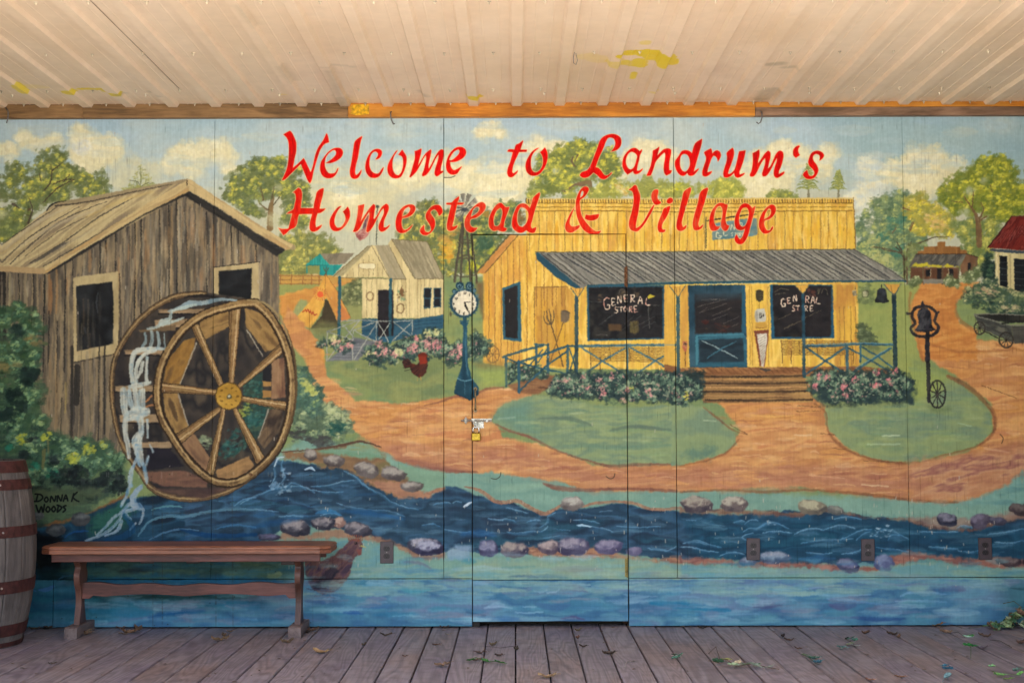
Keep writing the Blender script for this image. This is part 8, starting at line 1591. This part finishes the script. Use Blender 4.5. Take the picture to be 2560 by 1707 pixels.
for (z0, z1) in ((.004, .026), (.055, .112), (.262, .322), (.528, .580), (.752, .802), (.834, .8895)):
    mb = MB(); n = 56
    for (z, e) in ((z0, .0045), (z1, .0045), (z1, .001), (z0, .001)):
        for k in range(n): t = 2*math.pi*k/n; r_ = rad(z)+e; mb.V.append((r_*math.cos(t), r_*math.sin(t), z))
    for q in range(4):
        for k in range(n): a = q*n+k; b_ = q*n+(k+1) % n; c_ = ((q+1) % 4)*n+(k+1) % n; d_ = ((q+1) % 4)*n+k; mb.F.append((a, b_, c_, d_))
    h = mb.build('hoop', hoop_m, barrel)
    zc = (z0+z1)/2
    for t in (-.62, -1.45, -2.3):
        rv = MB(); r_ = rad(zc)+.004; p = Vector((r_*math.cos(t), r_*math.sin(t), zc)); d = Vector((math.cos(t), math.sin(t), 0)); rv.tube([tuple(p), tuple(p+d*.003), tuple(p+d*.005)], [.006, .0055, .0025], 8)
        rv.build('rivet', plain('pale_rivet', '9a8a80', .6) if 'rvm' not in globals() else rvm, h); rvm = bpy.data.materials['pale_rivet']
mb = MB(); mb.disc((0, 0), rad(HB)-.024, 0, .02, 40); o = mb.build('barrel_head', stave_m, barrel); o.rotation_euler = (math.pi/2, 0, 0); o.location = (0, 0, HB-.05)
mb = MB()
for k in range(9): mb.tube([(0, 0, 0), (R0.uniform(-.01, .01), -.004, R0.uniform(-.01, .01))], [.006, .003], 6)
p = Vector((rad(.56)*math.cos(-.98), rad(.56)*math.sin(-.98), .574)); o = mb.build('white_splat', plain('white_splat', 'bdb6b0', .9), barrel); o.location = p*1.012; o.location.z = .574
# ------------------------------------------------------------------ dry leaves, twigs and vines on the deck
LM = {}
def leafmat(c):
    if c not in LM: LM[c] = plain('leaf_'+c, c, .8, 0, .25, .35, 60)
    return LM[c]
def leafmesh(L, W, curl, seed, lobes=0):
    rr_ = random.Random(seed); V = []; Fc = []; n = 7
    for i in range(n+1):
        t = i/n; w = W*.5*math.sin(math.pi*min(1, t*.98+.02))**.7*(1+(lobes*.35 if i % 2 else -lobes*.25)); x = (t-.5)*L
        z = curl*L*((t-.5)**2)*.8+rr_.uniform(-.05, .05)*L
        e = curl*W*.4
        V += [(x, -w, z+e+rr_.uniform(-.04, .04)*L), (x, -w*.5, z+e*.3), (x, 0, z), (x, w*.5, z+e*.3), (x, w, z+e+rr_.uniform(-.04, .04)*L)]
    for i in range(n):
        for k in range(4): a = i*5+k; Fc.append((a, a+1, a+6, a+5))
    mn = min(v[2] for v in V); V = [(a, b_, c_-mn) for a, b_, c_ in V]
    n2 = len(V); mb = MB(); mb.V = V; mb.F = Fc; mb.tube([(L*.48, 0, V[-3][2]), (L*.62, L*.05, V[-3][2]+L*.05), (L*.75, L*.03, V[-3][2]+.004)], [.0012, .001, .0008], 4)
    return mb
def leaf(px, py, L, c, label, ang=0, curl=.8, W=.45, seed=1, group='fallen dry leaves on the deck', lift=0.0, tilt=0, lobes=0, name='dry_leaf', cat='leaf'):
    X, Y = on_floor(px, py); mb = leafmesh(L, L*W, curl, seed, lobes); me = mesh(name, mb.V, mb.F); o = link(name, me, leafmat(c))
    o.location = (X, Y, .0015+lift); o.rotation_euler = (tilt, 0, math.radians(ang)); return tag(o, label, cat, group)
small = 'small brown curled dry leaf lying on the grey deck boards'
LS = [ # px, py, length, colour, angle, curl, label
 (205, 1588, .12, '6a5442', 10, .9, 'crumpled tan leaf heap piece against the left bench foot'),
 (218, 1572, .09, '5a4534', 70, 1.1, 'darker brown leaf leaning on the left bench foot'),
 (187, 1591, .07, '7a6450', -30, .8, 'small tan leaf in front of the left bench foot'),
 (325, 1582, .10, '6b4f3c', 10, .9, 'wide brown leaf below the bench stretcher on the left'),
 (345, 1576, .09, '5e4636', -40, 1.2, 'curled brown leaf just right of the wide one under the bench'),
 (310, 1586, .07, '7a5f48', 30, .7, 'thin tan leaf edge beside the wide one under the bench'),
 (300, 1571, .06, '6a4e3c', 0, .9, 'reddish leaf near the wall left of the leaf pile under the bench'),
 (378, 1569, .07, '6a4e38', 20, 1, 'brown leaf near the wall right of the leaf pile under the bench'),
 (468, 1566, .06, '4d3c30', 60, 1.2, 'dark leaf by the wall below the middle of the bench'),
 (550, 1602, .11, '7a6048', 15, .9, 'large tan leaf on the boards between the bench legs'),
 (560, 1591, .05, '5c4634', -50, 1.2, 'small dark leaf curled behind the large tan one'),
 (575, 1580, .04, '6a5240', 0, 1, small),
 (717, 1607, .085, '6d5845', 20, 1.3, 'cupped brown leaf on the deck in front of the right bench foot'),
 (782, 1578, .08, '6a5040', 20, 1.0, 'brown leaf beside the right bench foot'),
 (768, 1582, .06, '3f342e', -30, 1.2, 'blackish leaf touching the right bench foot'),
 (798, 1566, .06, '7a5c44', 70, 1.3, 'upright tan leaf right of the right bench foot'),
 (802, 1632, .11, '9a7a55', -25, .5, 'flat yellowish tan leaf right of the bench'),
 (862, 1562, .05, '5a4a3a', 0, 1, 'brown leaf against the wall at the right of the bench'),
 (942, 1562, .04, '6a4438', 30, 1, small), (965, 1590, .08, '564538', 5, .9, 'thin dark leaf alone on the boards below the first outlet'),
 (910, 1614, .045, '5a4a3c', 60, 1, small), (1110, 1570, .06, '4a3a30', 5, .8, 'dark flat leaf near the left side of the door'),
 (1120, 1586, .035, '9a8468', 0, .6, small), (1090, 1613, .05, '5a4034', 0, .6, small), (1012, 1641, .03, '6a4a3a', 0, .8, small),
 (1105, 1665, .09, '7f6450', 15, .6, 'ragged tan leaf across a board gap below the door'), (1232, 1614, .06, '6b5a46', 40, 1.3, 'curled leaf standing up below the door'),
 (1200, 1633, .08, '54423a', -10, .6, 'thin dark leaf left of the green sprig'), (1190, 1651, .07, '6a5044', 10, .5, small), (1247, 1640, .05, '50403a', 0, .8, small),
 (1290, 1625, .05, '4f4438', 70, 1.2, small), (1368, 1695, .10, '9a7c5c', 5, .6, 'pale tan leaf at the bottom edge under the door'),
 (1445, 1577, .06, '6a5a40', 40, 1.1, small), (1445, 1596, .06, '7a5648', 80, .9, small), (1458, 1618, .05, '44362e', -20, 1, 'black curled leaf right of the door centre'),
 (1522, 1635, .08, '4a3c32', 10, .7, 'dark stringy leaf below the lower right of the door'), (1570, 1561, .07, '6a4e3c', -10, .9, 'reddish brown leaf wedged under the hinge side of the door'),
 (1757, 1571, .07, '3f342c', 5, .7, 'dark ragged leaf near the wall right of the door'), (1715, 1563, .05, '6a4c36', 60, 1, small),
 (1984, 1553, .09, '7a5236', 80, 1.2, 'tall brown leaf standing against the wall right of the door'), (1997, 1560, .07, '8a6a4a', -10, .9, 'tan leaf lying beside the tall standing leaf'),
 (1958, 1592, .05, '3c302c', 60, 1.1, 'dark curled leaf in a board gap at the right'), (1972, 1602, .07, '4f3c34', -40, .9, 'second dark leaf along the same board gap'), (1996, 1623, .05, '5e4638', -30, .9, small),
 (2164, 1585, .06, '5a4234', 20, 1.1, 'spiky brown leaf between two green sprigs at the right'), (2230, 1587, .07, '4c3c32', -30, .9, small), (2246, 1594, .06, '7a5c48', 60, 1.1, small),
 (2340, 1565, .09, '8a6238', -15, .8, 'orange brown leaf by the wall at the right'), (2365, 1582, .08, '7a6250', -30, .8, 'grey tan leaf below the orange brown leaf'), (2462, 1592, .08, '5f4a3e', -30, .9, 'brown leaf in a gap near the right corner'),
 (2452, 1622, .08, '5a5058', -15, .8, 'greyish shredded leaf beside the small green sprig at the right'), (2552, 1610, .07, '6a5044', 30, .9, 'brown leaf at the right edge of the deck'), (2250, 1693, .06, '7a5a46', -30, .5, small),
 (2175, 1700, .05, '9a6a50', -30, .5, small), (120, 1572, .06, '4c3f34', 0, .9, 'dark leaf between barrel and bench by the wall'), (85, 1573, .07, '5a4a3a', 20, .9, 'leaf just right of the barrel base'),
 (132, 1660, .05, '5a4a42', 10, .7, 'lone leaf on the deck in front of the barrel'), (60, 1672, .04, '6a5a52', 0, .6, small), (1783, 1565, .05, '5c4a34', -50, .8, small)]
for i, (px, py, L, c_, ang, cu, lb) in enumerate(LS):
    leaf(px, py, L*.78, c_, lb, ang, cu, R0.uniform(.3, .55), i+3, lobes=1 if i % 3 == 0 else 0, tilt=R0.uniform(-.15, .15), lift=.0)
# small scraps too many to single out
sc_ = MB()
for i in range(190):
    px, py = R0.uniform(-40, 2600), (R0.uniform(1563, 1706) if i % 3 else R0.uniform(1563, 1570)); X, Y = on_floor(px, py)
    if i % 4 == 0: X = round(X/P_B)*P_B
    a = R0.uniform(0, 6.28); l = R0.uniform(.004, .014); w = l*R0.uniform(.2, .6); z = .003
    n = len(sc_.V); ca, sa = math.cos(a), math.sin(a)
    sc_.V += [(X-ca*l, Y-sa*l, z), (X+sa*w, Y-ca*w, z+.003), (X+ca*l, Y+sa*l, z+.001), (X-sa*w, Y+ca*w, z+.004)]; sc_.F.append((n, n+1, n+2, n+3))
tag(sc_.build('leaf_litter', leafmat('7a6858'), fix=False), 'scattered crumbs of dry leaf along the deck boards and gaps', 'leaf litter', kind='stuff')
def sprig(pts_px, leaves, stemc, label, group=None, name='green_sprig', cat='plant', h=.01):
    X, Y = on_floor(*pts_px[0]); t = tag(empty(name, (X, Y, 0)), label, cat, group)
    P3 = []
    for i, (a, b_) in enumerate(pts_px): x, y = on_floor(a, b_); P3.append((x-X, y-Y, .004+h*math.sin(i*1.4+.4)**2))
    MB().tube(P3, .0016, 5).build('stem', leafmat(stemc), t)
    for (a, b_, L, c, ang, z) in leaves:
        L *= .78
        x, y = on_floor(a, b_); mb = leafmesh(L, L*.8, .35, int(a)); o = mb.build('leaf', leafmat(c), t, fix=False); o.location = (x-X, y-Y, z); o.rotation_euler = (R0.uniform(-.6, .2), R0.uniform(-.3, .3), math.radians(ang))
    return t
G1_, G2_, G3_, PG = '3a6434', '5a8f4a', '3c6a50', '8a9a78'
sprig([(1165, 1652), (1190, 1650), (1215, 1655), (1250, 1660)], [(1177, 1656, .045, G1_, 10, .01), (1212, 1656, .05, G1_, -20, .008), (1248, 1660, .06, G1_, 5, .008)], '4a5a34', 'low green leaf sprig on the boards below the door')
sprig([(1680, 1642), (1694, 1648), (1700, 1645)], [(1690, 1650, .05, '4a6a58', 0, .01), (1700, 1644, .045, '5a8a6a', 40, .012), (1686, 1642, .04, '3c5a48', -40, .01)], '4a4a3a', 'small bluish green leaf tuft on a gap right of the door')
sprig([(1772, 1636), (1790, 1628), (1800, 1650), (1815, 1660), (1840, 1668), (1880, 1670), (1920, 1674), (1948, 1680)], [(1795, 1660, .07, '3f5a3f', 10, .01), (1815, 1656, .06, '8a8a50', 20, .012), (1832, 1668, .06, PG, -20, .01), (1845, 1664, .05, 'b0a080', 60, .014), (1868, 1669, .07, '7f886c', 10, .014), (1888, 1672, .06, '88907a', -20, .015), (1895, 1668, .05, '7a8a68', 40, .01), (1922, 1674, .05, '9a9a8a', 0, .01)], '5a4a38', 'dried vine runner with pale leaves across the boards right of the door', h=.02)
sprig([(2005, 1638), (2022, 1650), (2040, 1660), (2048, 1668)], [(2012, 1643, .04, '5a6a4c', 0, .01), (2028, 1650, .06, '4a6a50', 20, .01), (2038, 1653, .06, '3f5f55', -30, .012), (2043, 1664, .06, '466a76', 70, .014), (2046, 1660, .05, '4a7a80', 10, .01)], '3f4a34', 'blue green vine tip lying in a board gap at the right')
sprig([(2115, 1600), (2130, 1612), (2138, 1618)], [(2118, 1604, .04, '3c3a38', 70, .015), (2128, 1606, .05, '4a7060', 20, .02), (2138, 1610, .05, '3f6a58', 60, .02), (2125, 1615, .05, '7a8068', 0, .01), (2136, 1619, .05, '8a8a80', -30, .01)], '3a4038', 'dark green sprig with pale underside leaves, left one of the right deck')
sprig([(2100, 1624), (2108, 1626)], [(2105, 1624, .065, '648a84', 10, .01)], '5a7a70', 'single pale teal leaf lying left of the dark green sprig')
sprig([(2427, 1650), (2428, 1635), (2426, 1620)], [(2420, 1630, .06, '3a8a40', 0, .03), (2432, 1632, .05, '2f7a38', 0, .03), (2426, 1618, .06, '4f8a46', 20, .05), (2418, 1622, .05, '8aa894', -20, .055)], '4a5a3a', 'fresh bright green seedling with five leaves on the right deck', h=.04)
sprig([(2356, 1707), (2366, 1692), (2370, 1700)], [(2370, 1690, .07, '3c6a80', 20, .03), (2362, 1686, .06, '4a7888', 70, .035), (2371, 1700, .06, '5f7878', 80, .015)], '6a7a7a', 'blue tinted leaf sprig at the bottom edge on the right')
sprig([(2480, 1680), (2500, 1690), (2530, 1688), (2552, 1695)], [(2480, 1678, .05, '6a9060', 60, .02), (2498, 1694, .06, '5a8044', 0, .01), (2545, 1684, .06, '66806f', 20, .015), (2552, 1694, .05, '5a8a48', 70, .015), (2520, 1704, .05, '64803c', 0, .01)], '5a6a44', 'pale green runner in the bottom right corner of the deck')
sprig([(1714, 1562), (1722, 1545), (1726, 1526)], [(1716, 1560, .05, '5a5a34', 0, .0), (1712, 1563, .05, '7a6a40', 30, .0), (1722, 1561, .045, '4a4a30', -30, .0)], '4a5a44', 'thin weed poking up by the wall right of the door', h=.0)
# ivy heap in the right corner
ivy = tag(empty('ivy_clump', (on_floor(2540, 1572)[0], on_floor(2540, 1572)[1], 0)), 'heap of mixed green and brown ivy leaves in the right corner by the wall', 'ivy')
io = ivy.location.copy()
for i in range(46):
    px = 2460+100*R0.random()**.7; X, Y = on_floor(px, 1566+R0.uniform(-1, 10)); z = R0.uniform(.0, .02)+(max(0, px-2500)/60)*R0.uniform(0, .11)
    c = R0.choice(['4a6a44', '3c5a40', '7a8a60', '8a8a68', '5a4a38', '3f5f4a', '98a080', '6a5040']); L = R0.uniform(.03, .055)
    mb = leafmesh(L, L*.85, .5, i+100); o = mb.build('leaf', leafmat(c), ivy, fix=False); o.location = (X-io.x, Y-io.y, z); o.rotation_euler = (R0.uniform(-.9, .9), R0.uniform(-.7, .7), R0.uniform(0, 6.28))
mb = MB(); mb.tube([(-.25, -.02, .01), (-.12, 0, .02), (-.02, .01, .05), (.05, .02, .1), (.0, .02, .14), (-.06, .01, .13)], .002, 5); mb.build('vine_stem', leafmat('4a4a38'), ivy)
def twig(pts, c, lab, r=.0015):
    P3 = [(*on_floor(a, b_), .004+z) for a, b_, z in pts]; tubeobj('twig', P3, r, leafmat(c), lab, 'twig', k=5)
twig([(2350, 1569, 0), (2380, 1567, .01), (2405, 1571, 0)], '4a4038', 'thin dark twig by the wall at the right')
twig([(2375, 1584, 0), (2395, 1586, .01), (2412, 1594, 0)], '4a3e36', 'short curved twig right of the grey tan leaf')
twig([(1562, 1670, 0), (1566, 1658, .004), (1588, 1653, 0)], 'b0a49a', 'pale bent straw on the boards right of the door', .0012)
twig([(2475, 1601, 0), (2500, 1606, .006), (2530, 1620, 0)], '3f3832', 'dark twig in a gap near the right edge')
twig([(850, 1676, 0), (866, 1677, .003), (880, 1675, 0)], '9a9090', 'pale thread of dry grass on the boards left of the door', .001)
twig([(1215, 1617, 0), (1250, 1622, .003), (1290, 1616, 0)], '4a3c38', 'fine dark stem lying across two boards below the door', .001)
# ------------------------------------------------------------------ what stands out in front, unseen but lighting the stage
C.render.engine = 'CYCLES'
C.cycles.max_bounces = 8; C.cycles.diffuse_bounces = 5
